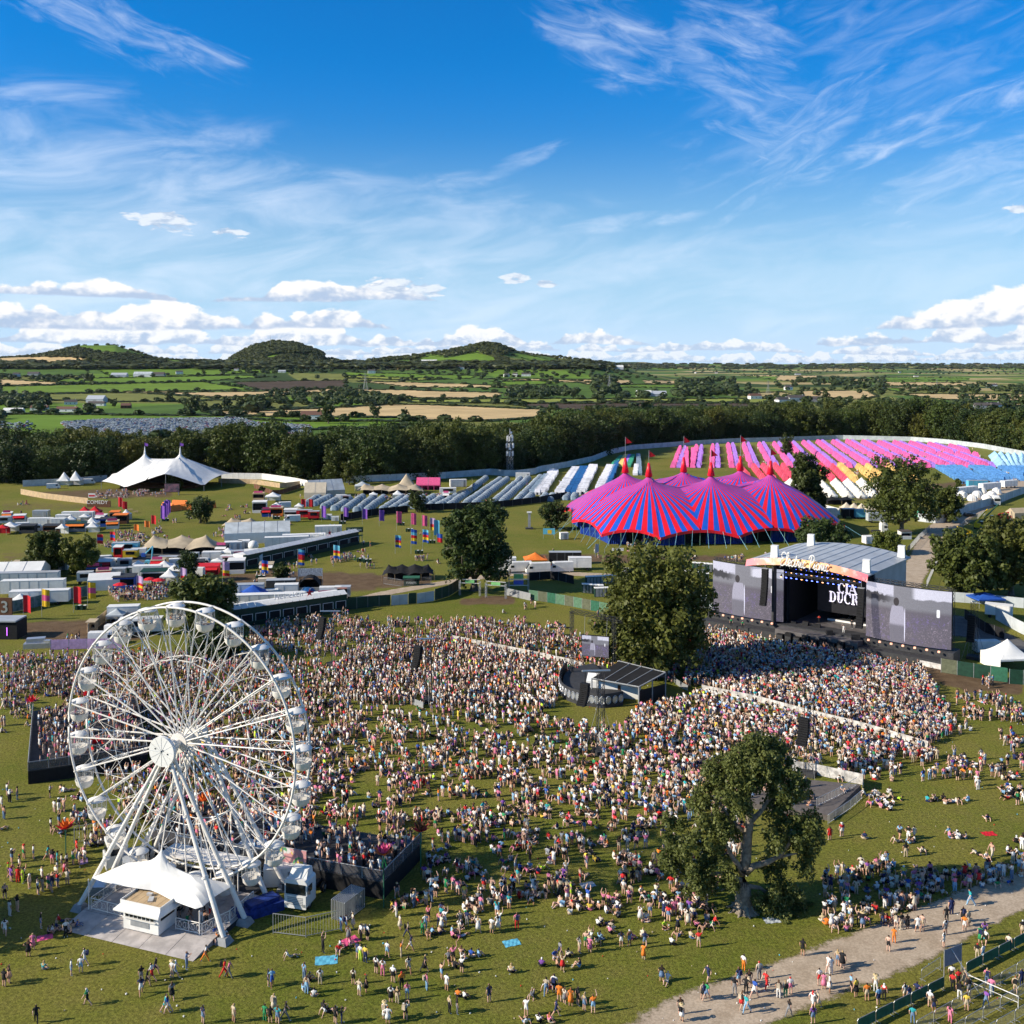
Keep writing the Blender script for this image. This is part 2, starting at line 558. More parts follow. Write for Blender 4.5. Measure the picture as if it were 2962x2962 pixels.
def canopy(peaks,anchors,rays=48,nr=12,span=8,sag=0.10,lift=0.0,pw=1.5,cr=0.8,spike=(0.0,1.0),stripes=1,th=0.0,ridge=0.0):
 """fabric surface between mast tips and anchored edge points; every vertex in metres"""
 B = []
 n = len(anchors)
 cx = sum(a[0] for a in anchors) / n
 cy = sum(a[1] for a in anchors) / n
 for i in range(n):
  a,b = Vector(anchors[i]),Vector(anchors[(i + 1) % n])
  for k in range(span):
   u_ = k / span
   p = a.lerp(b,u_)
   w = 4 * u_ * (1 - u_)
   inn = Vector((cx - p.x,cy - p.y,0)).normalized()
   L = (b - a).length
   p += inn * (sag * L * w)
   p.z += lift * w
   B.append(p)
 Bn = np.array([(p.x,p.y,p.z) for p in B])
 B2 = np.roll(Bn,-1,axis=0)
 P = [Vector(p) for p in peaks]
 def height(x,y):
  d = B2[:,:2] - Bn[:,:2]
  w = np.clip(((x - Bn[:,0]) * d[:,0] + (y - Bn[:,1]) * d[:,1]) / (d ** 2).sum(1),0,1)
  qx = Bn[:,0] + d[:,0] * w
  qy = Bn[:,1] + d[:,1] * w
  dd = np.hypot(qx - x,qy - y)
  i = dd.argmin()
  e = dd[i]
  zb = Bn[i,2] + (B2[i,2] - Bn[i,2]) * w[i]
  r,H = min((hypot(p.x - x,p.y - y),p.z) for p in P)
  r0 = r
  if ridge:
   a_,b_ = P[0],P[-1]
   w0 = max(0,min(1,((x - a_.x) * (b_.x - a_.x) + (y - a_.y) * (b_.y - a_.y)) / ((b_.x - a_.x) ** 2 + (b_.y - a_.y) ** 2)))
   r = min(r,hypot(a_.x + (b_.x - a_.x) * w0 - x,a_.y + (b_.y - a_.y) * w0 - y) + ridge)
  ph = (1 - spike[0]) * (e / (e + cr * r + 1e-9)) ** pw + spike[0] * math.exp(-r0 / spike[1]) * (e / (e + .2 * r + 1e-9))
  return zb + (H - zb) * ph
 mb = MB()
 for pi_,p in enumerate(P):
  rows = []
  for k in range(rays + 1):
   an = 2 * pi * k / rays
   ux,uy = cos(an),sin(an)
   rm = 1e9
   ax,ay = Bn[:,0] - p.x,Bn[:,1] - p.y
   ex,ey = B2[:,0] - Bn[:,0],B2[:,1] - Bn[:,1]
   den = ux * ey - uy * ex
   den = np.where(abs(den) < 1e-12,1e-12,den)
   tt = (ax * ey - ay * ex) / den
   ss_ = (ax * uy - ay * ux) / den
   ok = (tt > 0) & (ss_ >= -1e-6) & (ss_ <= 1 + 1e-6)
   if ok.any():
    rm = tt[ok].min()
   for j,q in enumerate(P):
    if j != pi_:
     dq = (q.x - p.x) * ux + (q.y - p.y) * uy
     if dq > 1e-6:
      rm = min(rm,((q.x - p.x) ** 2 + (q.y - p.y) ** 2) / 2 / dq)
   row = []
   for i in range(nr + 1):
    r = rm * (i / nr) ** 1.35 if i else 0.0
    x,y = p.x + ux * r,p.y + uy * r
    row.append((x,y,p.z if i == 0 else height(x,y)))
   rows.append(row)
  for k in range(rays):
   a,b = rows[k],rows[k + 1]
   vs,fs = [],[]
   for i in range(nr + 1):
    vs += [a[i],b[i]]
   for i in range(nr):
    fs.append((2 * i,2 * i + 1,2 * i + 3,2 * i + 2)) if i else fs.append((0,3,2))
   mb.add(vs,fs,(k // stripes) % 2)
 return mb,B
def leafcloud(name,lobes,n,size,seed,m,droop=0.0,clumps=16,crad=0.34,fill=0.25):
 r = np.random.default_rng(seed)
 L = np.array(lobes,dtype=float)
 w = L[:,3] ** 2
 w /= w.sum()
 cen,cr_ = [],[]
 for i,l in enumerate(L):
  k = max(6,int(clumps * (l[3] / L[:,3].mean()) ** 2))
  d = r.normal(size=(k,3))
  d /= np.linalg.norm(d,axis=1)[:,None]
  rad = np.where(r.random(k) < fill,r.random(k) * 0.6,0.70 + 0.32 * r.random(k))
  pz = l[4] if len(l) > 4 else l[3]
  c = l[:3] + d * rad[:,None] * np.array([l[3],l[3],pz])
  cen.append(c)
  cr_.append(np.full(k,l[3] * crad) * (0.65 + 0.7 * r.random(k)))
 cen = np.concatenate(cen)
 cr_ = np.concatenate(cr_)
 pick = r.choice(len(cen),n,p=cr_ ** 2 / (cr_ ** 2).sum())
 d = r.normal(size=(n,3))
 d /= np.linalg.norm(d,axis=1)[:,None]
 rr = r.random(n) ** 0.45
 P = cen[pick] + d * (cr_[pick] * rr)[:,None]
 P[:,2] -= droop * r.random(n) ** 2
 P[:,2] = np.maximum(P[:,2],0.15)
 nrm = d + r.normal(size=(n,3)) * 0.55 + np.array([0,0,0.25])
 nrm /= np.linalg.norm(nrm,axis=1)[:,None]
 a = np.cross(nrm,r.normal(size=(n,3)))
 a /= np.linalg.norm(a,axis=1)[:,None]
 b = np.cross(nrm,a)
 s1 = size * (0.55 + 0.9 * r.random(n))[:,None]
 s2 = s1 * (0.45 + 0.4 * r.random(n))[:,None]
 V = np.stack([P - a * s1,P - b * s2 + nrm * s1 * 0.15,P + a * s1,P + b * s2 + nrm * s1 * 0.15],1).reshape(-1,3)
 return npmesh(name,V,np.arange(n * 4).reshape(n,4),[m])
def trunkmesh(name,h,r0,tips,seed=0,lean=0.0,fork=0.35,nsub=3):
 rr = random.Random(seed)
 mb = MB()
 fk = Vector((lean,0,h * fork))
 mb.path([(0,0,-0.2),(0,0,0.15 * r0),(lean * .1,0,h * 0.06),(lean * .4,0,h * fork * .5),fk,fk + Vector((0,0,h * .05))],
   [r0 * 1.9,r0 * 1.5,r0 * 1.05,r0 * .9,r0 * .85,r0 * .6],9)
 for tip in tips:
  T = Vector(tip)
  mid = fk.lerp(T,0.5) + Vector((rr.uniform(-.1,.1) * h,rr.uniform(-.1,.1) * h,-0.03 * h))
  q1 = fk.lerp(mid,.5) + Vector((rr.uniform(-.03,.03) * h,) * 2 + (0,))
  mb.path([fk - Vector((0,0,r0 * .8)),q1,mid,mid.lerp(T,.6) + Vector((0,0,.02 * h)),T],
    [r0 * .55,r0 * .42,r0 * .3,r0 * .2,r0 * .08],6)
  for k in range(nsub):
   q = mid.lerp(T,rr.random() * .7)
   e = q + Vector((rr.uniform(-1,1),rr.uniform(-1,1),rr.uniform(-.1,.9))) * (T - fk).length * .35
   mb.path([q,q.lerp(e,.5) + Vector((0,0,.02 * h)),e],[r0 * .18,r0 * .12,r0 * .04],5)
 return mb.build(name,'bark',mesh_only=True,smooth=True)
def oaklobes(W_,H_,seed,low=0.28,k=13,cone=0.0):
 """lobes of a broad crown, unit metres"""
 rr = random.Random(seed)
 out = []
 hc = H_ * (1 - low)
 for i in range(k):
  f_ = (i + .5) / k
  z = low * H_ + hc * (0.12 + 0.76 * f_)
  prof_ = sin(pi * min(1,0.22 + 0.78 * (1 - f_) ** (0.75 + cone))) if f_ > .35 else 0.82 + .5 * f_
  a = i * 2.4 + rr.uniform(-.4,.4)
  rad = W_ / 2 * 0.62 * prof_ * (0.6 + 0.5 * rr.random())
  lr = W_ * (0.19 + 0.07 * rr.random()) * (0.8 + .3 * prof_)
  out.append((rad * cos(a),rad * sin(a),min(z,H_ - lr * .75),lr,lr * (0.72 + .25 * rr.random())))
 out.append((0,0,low * H_ + hc * .5,W_ * .27,hc * .33))
 return out
def mktree(label,base,W_,H_,seed,m='leaf_oak',n=9000,size=0.5,low=0.25,cone=0.0,name='oak_tree',r0=None,group=None,k=13,cat='tree',clumps=16):
 lb = oaklobes(W_,H_,seed,low,k,cone)
 tr = thing(name,label,cat,base,(seed * 1.7) % 6.28,group)
 link('crown',leafcloud('crown',lb,n,size,seed,m,clumps=clumps),tr)
 link('trunk',trunkmesh('trunk',H_,r0 or W_ * 0.035,[l[:3] for l in lb[::2]],seed,fork=max(.16,low * .8)),tr)
 return tr
SKY1 = [(-600,1036),(0,1036),(100,1031),(180,1016),(235,999),(335,999),(400,1020),(450,1037),(520,1043),(600,1043),
  (660,1044),(690,1024),(730,1003),(790,990),(850,992),(900,1009),(932,1022),(938,1039),(1000,1045),
  (1050,1045),(1100,1040),(1200,1030),(1280,1018),(1340,1007),(1400,993),(1440,996),(1480,1013),
  (1530,1026),(1600,1033),(1700,1044),(1780,1062),(2000,1110),(2962,1120),(3600,1120)]
SKY2 = [(-600,1056),(1600,1056),(1700,1054),(1800,1047),(1860,1047),(1900,1051),(2000,1053),(2060,1052),(2200,1054),
  (2300,1053),(2400,1052),(2500,1049),(2560,1051),(2700,1054),(2962,1053),(3600,1053)]
D1,D2 = 3700.0,9500.0
def terr(x,y):
 x = np.asarray(x,dtype=float)
 y = np.asarray(y,dtype=float)
 D = np.maximum(y,1.0)
 px = CX + F * x / D
 s1 = np.interp(px,[a for a,b in SKY1],[b for a,b in SKY1])
 s2 = np.interp(px,[a for a,b in SKY2],[b for a,b in SKY2])
 h1 = CAMH + (1052.2 - s1) / F * D1
 h2 = CAMH + (1052.2 - s2) / F * D2
 def sm(a):
  a = np.clip(a,0,1)
  return a * a * (3 - 2 * a)
 b1 = sm((D - 1900) / (D1 - 1900)) * (1 - sm((D - D1) / 1500))
 steep = sm((D - 2900) / (D1 - 2900))
 low = np.minimum(h1,62.0)
 z1 = low * b1 + (h1 - low) * steep * (1 - sm((D - D1) / 1000))
 z2 = h2 * sm((D - 6500) / (D2 - 6500)) * (1 - sm((D - D2) / 2500))
 z = np.maximum(np.maximum(z1,0),np.maximum(z2,0))
 return np.where(y > 1500,z,0.0)
GR,G2,GO,GY = (0.135,0.225,0.024),(0.085,0.150,0.026),(0.190,0.200,0.050),(0.26,0.29,0.055)
TA,TB,BR = (0.58,0.42,0.21),(0.42,0.33,0.15),(0.085,0.060,0.040)
FIELDS = [
 (TA,[(0,1032),(207,1030),(280,1035),(202,1046),(0,1051)]),
 (G2,[(10,1056),(195,1052),(243,1052),(259,1087),(15,1090)]),
 (GR,[(248,1048),(518,1053),(714,1079),(610,1086),(310,1085)]),
 (GR,[(212,1007),(248,994),(331,994),(404,1017),(310,1027)]),
 (TA,[(0,1097),(248,1111),(0,1115)]),
 (GR,[(83,1097),(710,1086),(776,1090),(585,1103),(269,1110)]),
 ((0.15,0.235,0.025),[(0,1118),(585,1105),(745,1128),(466,1132),(342,1134),(0,1141)]),
 (BR,[(668,1105),(1000,1100),(1000,1121),(766,1131)]),
 (GO,[(0,1144),(342,1136),(404,1137),(631,1154),(569,1162),(362,1163),(0,1154)]),
 (TA,[(409,1137),(828,1132),(1000,1123),(1000,1130),(750,1149),(637,1149)]),
 (GO,[(560,1160),(760,1155),(900,1165),(900,1180),(560,1185)]),
 (TA,[(590,1190),(776,1188),(1000,1178),(1109,1170),(1259,1172),(1585,1185),(1560,1209),(1414,1219),(854,1219),(700,1212)]),
 (GR,[(67,1198),(828,1206),(1170,1209),(1170,1240),(960,1240),(180,1290),(0,1290),(0,1200)]),
 (TA,[(1000,1126),(1166,1128),(1280,1132),(1450,1136),(1440,1152),(1207,1152),(1103,1139)]),
 (GY,[(1176,1157),(1445,1154),(2241,1153),(2241,1167),(1455,1167),(1186,1165)]),
 (BR,[(1466,1170),(1797,1160),(2252,1168),(2195,1180),(1818,1178),(1699,1190),(1569,1182)]),
 (GR,[(1000,1077),(1383,1087),(1362,1095),(1207,1101),(1000,1092)]),
 (GY,[(1000,1086),(1207,1094),(1300,1096),(1207,1101),(1000,1094)]),
 (TA,[(1031,1103),(1331,1110),(1600,1126),(1590,1129),(1440,1121),(1197,1121)]),
 (TA,[(1383,1096),(1590,1097),(1725,1105),(1725,1109)]),
 (GR,[(1419,1105),(1600,1100),(1616,1110),(1487,1116)]),
 (TA,[(1640,1098),(1820,1099),(1830,1112),(1700,1112)]),
 (TA,[(1860,1100),(1960,1102),(1965,1110),(1870,1110)]),
 (GR,[(1700,1112),(1965,1113),(1965,1122),(1780,1120)]),
 (GR,[(1207,1040),(1248,1028),(1295,1035),(1378,1020),(1424,1030),(1476,1051),(1290,1053)]),
 (GR,[(1466,1022),(1497,1020),(1611,1046),(1564,1051)]),
 (GO,[(1580,1030),(1662,1032),(1740,1046),(1631,1046)]),
 (TB,[(1492,1048),(1776,1048),(1859,1061),(1595,1061)]),
 (TA,[(2138,1085),(2371,1087),(2350,1097),(2278,1103)]),
 (TA,[(2309,1131),(2505,1130),(2542,1146),(2500,1157),(2324,1149)]),
 (TA,[(2557,1105),(2790,1108),(2800,1116),(2562,1116)]),
 (TA,[(2588,1139),(2962,1141),(2962,1160),(2728,1157)]),
 (TA,[(2800,1166),(2962,1168),(2962,1176),(2850,1176)]),
 (TB,[(2450,1096),(2560,1098),(2560,1104),(2450,1104)]),
 (GR,[(2552,1123),(2614,1123),(2604,1136)]),
 (GR,[(2143,1087),(2252,1089),(2241,1100)]),
 (TB,[(2150,1138),(2260,1134),(2300,1142),(2200,1150)]),
 (TA,[(2366,1172),(2443,1170),(2402,1190)]),
 (GR,[(2560,1092),(2800,1094),(2800,1101),(2560,1100)]),
 (TB,[(1050,1062),(1190,1066),(1180,1071),(1050,1069)]),
 (GR,[(530,1037),(625,1041),(610,1050),(520,1048)]),
 (GY,[(740,1048),(1000,1055),(1000,1060),(745,1054)]),
]
def inpoly(px,py,poly):
 px = np.asarray(px)
 py = np.asarray(py)
 ins = np.zeros(px.shape,dtype=bool)
 n = len(poly)
 for i in range(n):
  x1,y1 = poly[i]
  x2,y2 = poly[(i + 1) % n]
  c = ((y1 > py) != (y2 > py)) & (px < (x2 - x1) * (py - y1) / ((y2 - y1) if y2 != y1 else 1e-9) + x1)
  ins ^= c
 return ins
MUD = [([(40,1800),(180,1795),(420,1790),(430,1850),(250,1862),(60,1850)],1.0),([(650,1660),(900,1650),(1130,1660),(1250,1650),(1250,1690),(1000,1715),(800,1712),(640,1690)],.85),
  ([(1340,1730),(1480,1720),(1500,1745),(1400,1752),(1320,1748)],1.0),([(1560,1600),(1900,1608),(2150,1600),(2160,1622),(1800,1632),(1560,1626)],.8),
  ([(2560,1925),(2700,1910),(2962,1975),(2962,2010),(2800,2000),(2650,1960)],1.0),([(60,1425),(330,1410),(500,1420),(500,1440),(250,1445),(80,1440)],.7),
  ([(0,1450),(330,1455),(330,1475),(0,1480)],.5),([(0,1590),(600,1610),(620,1650),(300,1660),(0,1640)],.5),
  ([(2440,1420),(2680,1400),(2962,1370),(2962,1400),(2700,1420),(2480,1450)],.7),([(2680,1560),(2962,1480),(2962,1540),(2760,1700)],.35)]
rad = np.concatenate([[3.0,20,40,55],np.geomspace(62,1500,330),np.geomspace(1512,13500,300),[14500]])
ang = np.radians(np.concatenate([np.linspace(-180,-36,40,endpoint=False),np.linspace(-36,36,640),np.linspace(36,180,41)[1:-1]]))
A_,R_ = np.meshgrid(ang,rad)
TX,TY = R_ * np.sin(A_),R_ * np.cos(A_)
TZ = terr(TX,TY)
TZ = np.where(np.abs(A_) < radians(50),TZ,0)
nr_,na_ = TX.shape
V = np.stack([TX.ravel(),TY.ravel(),TZ.ravel()],1)
V = np.concatenate([V,[[0,0,0]]])
idx = np.arange(nr_ * na_).reshape(nr_,na_)
i2 = np.roll(idx,-1,axis=1)
Fq = np.stack([idx[:-1],i2[:-1],i2[1:],idx[1:]],-1).reshape(-1,4)[:,::-1]
cap = np.stack([np.full(na_,len(V) - 1),idx[0],i2[0],i2[0]],1)
yy = np.maximum(TY,5)
dep = yy * cos(TH) - (TZ - CAMH) * sin(TH)
ppx = CX + F * TX / dep
ppy = CY - F * (yy * sin(TH) + (TZ - CAMH) * cos(TH)) / dep
colr = np.zeros((nr_,na_,3))
colr[:] = (0.108,0.122,0.026)
far = TY > 620
cellx = np.floor(TX / 260 + np.sin(TY / 400) * .5)
celly = np.floor(TY / 330 + np.sin(TX / 500) * .5)
hsh = np.abs(np.sin(cellx * 12.9898 + celly * 78.233) * 43758.5453) % 1
pal = np.array([G2,GO,G2,(0.05,0.085,0.02),TB,GR,(0.045,0.075,0.018),GO])
colr[far] = pal[(hsh * 8).astype(int)[far] % 8]
isfield = np.zeros((nr_,na_),dtype=bool)
for c_,pl in FIELDS:
 q = inpoly(ppx,ppy,pl) & far
 colr[q] = c_
 isfield |= q
mud = np.zeros((nr_,na_))
for pl,w_ in MUD:
 q = inpoly(ppx,ppy,pl) & ~far
 mud[q] = w_
for _ in range(2):
 mud[1:-1,1:-1] = (mud[1:-1,1:-1] + mud[:-2,1:-1] + mud[2:,1:-1] + mud[1:-1,:-2] + mud[1:-1,2:]) / 5
nearm = np.clip((TY - 60) / 1,0,1) * (~far)
def gextra(t,c,b):
 tc = t.nodes.new('ShaderNodeTexCoord')
 p = N(t,tc.outputs['Object'])
 a = t.nodes.new('ShaderNodeAttribute')
 a.attribute_name = 'mud'
 mudv = N(t,a.outputs['Fac'])
 a2 = t.nodes.new('ShaderNodeAttribute')
 a2.attribute_name = 'lawn'
 lawn = N(t,a2.outputs['Fac'])
 big = nz(t,p,0.035,5.0,0.6)
 mid = nz(t,p,0.35,5.0,0.7)
 fine = nz(t,p,3.0,4.0,0.75)
 g = mixc(t,big.ss(0.36,0.66),(0.132,0.158,0.020),(0.205,0.190,0.036))
 g = mixc(t,mid.ss(0.35,0.75,0.0,0.55),g,(0.215,0.180,0.052))
 g = mixc(t,fine.ss(0.30,0.70,0.35,1.25),(0,0,0),g) if False else g
 k = fine.ss(0.32,0.68,0.55,1.28) * nz(t,p,9.0,2.0,0.6).ss(0.3,0.7,0.80,1.18)
 g = mixc(t,1.0,g,comb(t,k,k,k),'MULTIPLY')
 md = mixc(t,mid.ss(0.3,0.7),(0.105,0.066,0.038),(0.165,0.112,0.066))
 mk = (mudv + (mid - 0.5) * 0.9).ss(0.35,0.75) * mudv.ss(0.02,0.2)
 g = mixc(t,mk,g,md)
 fk = nz(t,p,0.012,6.0,0.7).ss(0.25,0.75,0.72,1.18)
 ff = mixc(t,1.0,c,comb(t,fk,fk,fk),'MULTIPLY')
 bn = t.nodes.new('ShaderNodeBump')
 bn.inputs['Strength'].default_value = 1.0
 bn.inputs['Distance'].default_value = 0.18
 t.links.new(nz(t,p,2.2,6.0,0.8).k,bn.inputs['Height'])
 t.links.new(bn.outputs[0],b.inputs['Normal'])
 return mixc(t,lawn,ff,g)
M['ground'] = attrmat('ground',0.95,gextra,0.1)
me = npmesh('ground',V,np.concatenate([Fq,cap[:,[0,2,1,1]]]) if False else Fq,['ground'],col=np.concatenate([colr.reshape(-1,3),[[.1,.12,.03]]]),smooth=True)
for nm,arr in (('mud',mud),('lawn',nearm)):
 at = me.attributes.new(nm,'FLOAT','POINT')
 at.data.foreach_set('value',np.append(arr.ravel(),0).astype(np.float32))
tag(link('ground',me),kind='structure')
_xs = np.arange(-600,3601)
_h1 = (CAMH + (1052.2 - np.interp(_xs,[a for a,b in SKY1],[b for a,b in SKY1])) / F * D1).tolist()
_h2 = (CAMH + (1052.2 - np.interp(_xs,[a for a,b in SKY2],[b for a,b in SKY2])) / F * D2).tolist()
def _sm(a):
 a = 0.0 if a < 0 else 1.0 if a > 1 else a
 return a * a * (3 - 2 * a)
def zt(x,y):
 if y <= 1900:
  return 0.0
 i = int(min(max(CX + F * x / y,-600),3600)) + 600
 h1,h2 = _h1[i],_h2[i]
 low = min(h1,62.0)
 z1 = low * _sm((y - 1900) / (D1 - 1900)) * (1 - _sm((y - D1) / 1500)) + (h1 - low) * _sm((y - 2900) / (D1 - 2900)) * (1 - _sm((y - D1) / 1000))
 z2 = h2 * _sm((y - 6500) / (D2 - 6500)) * (1 - _sm((y - D2) / 2500))
 return max(z1,z2,0.0)
def TG(px,py):
 """photograph pixel to a point of the ground or a hillside"""
 d = ray(px,py)
 if d[2] < 0 and CAMH / -d[2] < 1900:
  return G(px,py)
 last = tt = 1880.0
 while tt < 12500:
  if CAMH + d[2] * tt <= zt(d[0] * tt,d[1] * tt):
   for _ in range(9):
    m_ = (last + tt) / 2
    if CAMH + d[2] * m_ <= zt(d[0] * m_,d[1] * m_):
     tt = m_
    else:
     last = m_
   return Vector((d[0] * tt,d[1] * tt,zt(d[0] * tt,d[1] * tt)))
  last = tt
  tt *= 1.03
 return None
def trackmat(name,c1_,c2_):
 m = bpy.data.materials.new(name)
 m.use_nodes = True
 t = m.node_tree
 b = t.nodes['Principled BSDF']
 b.inputs['Roughness'].default_value = 0.95
 b.inputs['Specular IOR Level'].default_value = 0.1
 tc = t.nodes.new('ShaderNodeTexCoord')
 p = N(t,tc.outputs['Object'])
 a = t.nodes.new('ShaderNodeAttribute')
 a.attribute_name = 'edge'
 e = N(t,a.outputs['Fac'])
 n = nz(t,p,0.5,6.0,0.7)
 c = mixc(t,n.ss(0.3,0.7),c1_,c2_)
 f_ = nz(t,p,4.0,3.0,0.7).ss(0.3,0.7,0.85,1.12)
 c = mixc(t,1.0,c,comb(t,f_,f_,f_),'MULTIPLY')
 t.links.new(c.k,b.inputs['Base Color'])
 al = (e + (n - 0.5) * 0.9 + (nz(t,p,2.5,4.0,.7) - 0.5) * 0.5).ss(0.08,0.40)
 t.links.new(al.k,b.inputs['Alpha'])
 return m
M['track'] = trackmat('track_gravel',(0.36,0.28,0.20),(0.49,0.395,0.295))
M['mudtrack'] = trackmat('bare_mud',(0.10,0.062,0.036),(0.17,0.115,0.07))
M['tarmac'] = trackmat('old_tarmac',(0.10,0.10,0.105),(0.16,0.155,0.15))
def track(name,pts,mname='track',z=0.02):
 """pts: (px_left, py_left, px_right, py_right) cross-sections on the ground"""
 rows = []
 P = [(G(a,b),G(c,d)) for a,b,c,d in pts]
 for i in range(len(P) - 1):
  for k in range(8):
   w_ = k / 8
   def cr(j0):
    q = [P[max(0,min(len(P) - 1,i + j))][j0] for j in (-1,0,1,2)]
    return 0.5 * (2 * q[1] + (q[2] - q[0]) * w_ + (2 * q[0] - 5 * q[1] + 4 * q[2] - q[3]) * w_ ** 2 + (3 * q[1] - q[0] - 3 * q[2] + q[3]) * w_ ** 3)
   rows.append((cr(0),cr(1)))
 rows.append(P[-1])
 V_,E_,F_ = [],[],[]
 K = 9
 for a,b in rows:
  for k in range(K):
   p = a.lerp(b,k / (K - 1))
   V_.append((p.x,p.y,z))
   E_.append(min(1.0,min(k,K - 1 - k) / 2.5))
 for i in range(len(rows) - 1):
  for k in range(K - 1):
   F_.append((i * K + k,i * K + k + 1,(i + 1) * K + k + 1,(i + 1) * K + k))
 me_ = npmesh(name,np.array(V_),np.array(F_),[mname])
 at_ = me_.attributes.new('edge','FLOAT','POINT')
 at_.data.foreach_set('value',np.array(E_,dtype=np.float32))
 return tag(link(name,me_),kind='structure')
track('gravel_path',[(1560,3140,2010,3200),(1790,2962,2170,3010),(1960,2868,2330,2930),(2200,2790,2560,2840),(2440,2700,2740,2765),
      (2640,2625,2850,2700),(2800,2560,2962,2640),(2990,2510,3110,2590),(3200,2450,3290,2520)])
track('gravel_road',[(2540,1790,2680,1800),(2580,1690,2670,1695),(2630,1600,2725,1605),(2655,1545,2760,1540),(2740,1480,2830,1492),(2850,1425,2925,1445),
      (2935,1375,3010,1392),(3050,1320,3110,1330)],'track')
track('vehicle_track',[(990,1740,1010,1752),(1080,1715,1105,1727),(1220,1690,1235,1702),(1380,1665,1390,1677),(1500,1654,1500,1666),(1640,1654,1640,1666),(1800,1660,1800,1674)],z=0.03)
track('service_road',[(2560,1795,2560,1850),(2700,1770,2690,1850),(2830,1790,2800,1850),(2962,1850,2930,1900),(3100,1900,3080,1960)],'tarmac',z=0.025)
track('yard_track',[(250,1620,250,1655),(380,1600,390,1640),(520,1590,530,1625),(700,1580,720,1605)],'tarmac',z=0.025)
belt_tpl = []
for i in range(6):
 w_,h_ = (24,27,20,29,25,22)[i],(23,22,25,23,20,22)[i]
 lb = oaklobes(w_,h_,40 + i,0.05,15)
 mname = ('leaf_wood','leaf_dark','leaf_oak','leaf_wood','leaf_dark','leaf_oak')[i]
 belt_tpl.append((leafcloud('crown',lb,11000,0.50,40 + i,mname,clumps=17,crad=.36),
      trunkmesh('trunk',h_,.45,[l[:3] for l in lb[::3]],i,fork=.25,nsub=1),w_,h_))
BELT = [(-250,1400),(150,1396),(400,1388),(640,1378),(760,1382),(900,1396),(1100,1392),(1300,1380),(1450,1368),(1560,1350),(1700,1324),(1820,1290),
  (1960,1280),(2117,1272),(2300,1268),(2500,1264),(2700,1274),(2842,1288),(3000,1312),(3250,1345)]
bx = [a for a,b in BELT]
by = [b for a,b in BELT]
front = [G(a,b) for a,b in BELT]
seg = [0]
for a,b in zip(front,front[1:]):
 seg.append(seg[-1] + (b - a).length)
nb = 0
LAND = [(0,'behind the white mast tent'),(700,'left of the radio mast'),(1050,'behind the radio mast'),(1560,'left of the big top'),
  (1800,'behind the big top'),(2250,'behind the pink tents'),(2620,'above the blue tents')]
cnt = {}
belt_xy = []
for row in range(5):
 s_ = row * 5.0
 while s_ < seg[-1]:
  j = max(i for i in range(len(seg)) if seg[i] <= s_)
  j = min(j,len(front) - 2)
  p = front[j].lerp(front[j + 1],(s_ - seg[j]) / (seg[j + 1] - seg[j]))
  p = p + Vector((random.uniform(-2.5,2.5),5 + row * 14 + random.uniform(-3,3),0))
  px_,py_ = PX(p.x,p.y)
  s_ += random.uniform(16.0,24.0) * (1 + 0.06 * row)
  if px_ < -140 or px_ > 3100:
   continue
  i = random.randrange(6)
  cm,tm,w_,h_ = belt_tpl[i]
  k_ = random.uniform(0.70,1.16)
  if px_ > 2500:
   k_ *= 1.12
  if px_ < 1000 and row >= 1:
   k_ *= 0.92
  w_l = [b for a,b in LAND if a <= max(px_,0)][-1]
  key = (w_l,row)
  cnt[key] = cnt.get(key,0) + 1
  rown = ('front','second','third','fourth','rear')[row]
  tr = thing('woodland_tree','%s tree %s, %s in the %s rank' % ('dark' if i in (1,4) else 'olive',w_l,ordw(cnt[key]),rown),'tree',
     (p.x,p.y,0),random.uniform(0,6.28),'trees of the woodland belt')
  tr.scale = (k_ * random.uniform(.92,1.1),k_ * random.uniform(.92,1.1),k_ * random.uniform(.9,1.08))
  link('crown',cm,tr)
  link('trunk',tm,tr)
  nb += 1
print('belt trees',nb)
rr = np.random.default_rng(5)
ux,uy = [],[]
for k in range(2600):
 u_ = rr.uniform(0,seg[-1])
 j = min(max(i for i in range(len(seg)) if seg[i] <= u_),len(front) - 2)
 p = front[j].lerp(front[j + 1],(u_ - seg[j]) / (seg[j + 1] - seg[j]))
 ux.append(p.x + rr.uniform(-3,3))
 uy.append(p.y + rr.uniform(3,60))
lob = [(x,y,1.2,rr.uniform(1.8,3.4)) for x,y in zip(ux,uy)]
me = leafcloud('undergrowth',lob,90000,0.6,3,'leaf_dark',clumps=5)
tag(link('undergrowth',me),'dark scrub and brambles filling the foot of the woodland belt','undergrowth',kind='stuff')
def blob_tpl(seed,n=60):
 r = np.random.default_rng(seed)
 d = r.normal(size=(n,3))
 d /= np.linalg.norm(d,axis=1)[:,None]
 P = d * (0.82 + 0.25 * r.random(n))[:,None] * np.array([.5,.5,.45]) + np.array([0,0,.55])
 P[:,2] = np.maximum(P[:,2],0.03)
 nrm = d + r.normal(size=(n,3)) * .4
 nrm /= np.linalg.norm(nrm,axis=1)[:,None]
 a = np.cross(nrm,r.normal(size=(n,3)))
 a /= np.linalg.norm(a,axis=1)[:,None]
 b = np.cross(nrm,a)
 s_ = 0.20
 return np.stack([P - a * s_,P - b * s_,P + a * s_,P + b * s_],1)   # n,4,3
BT = [blob_tpl(i) for i in range(8)]
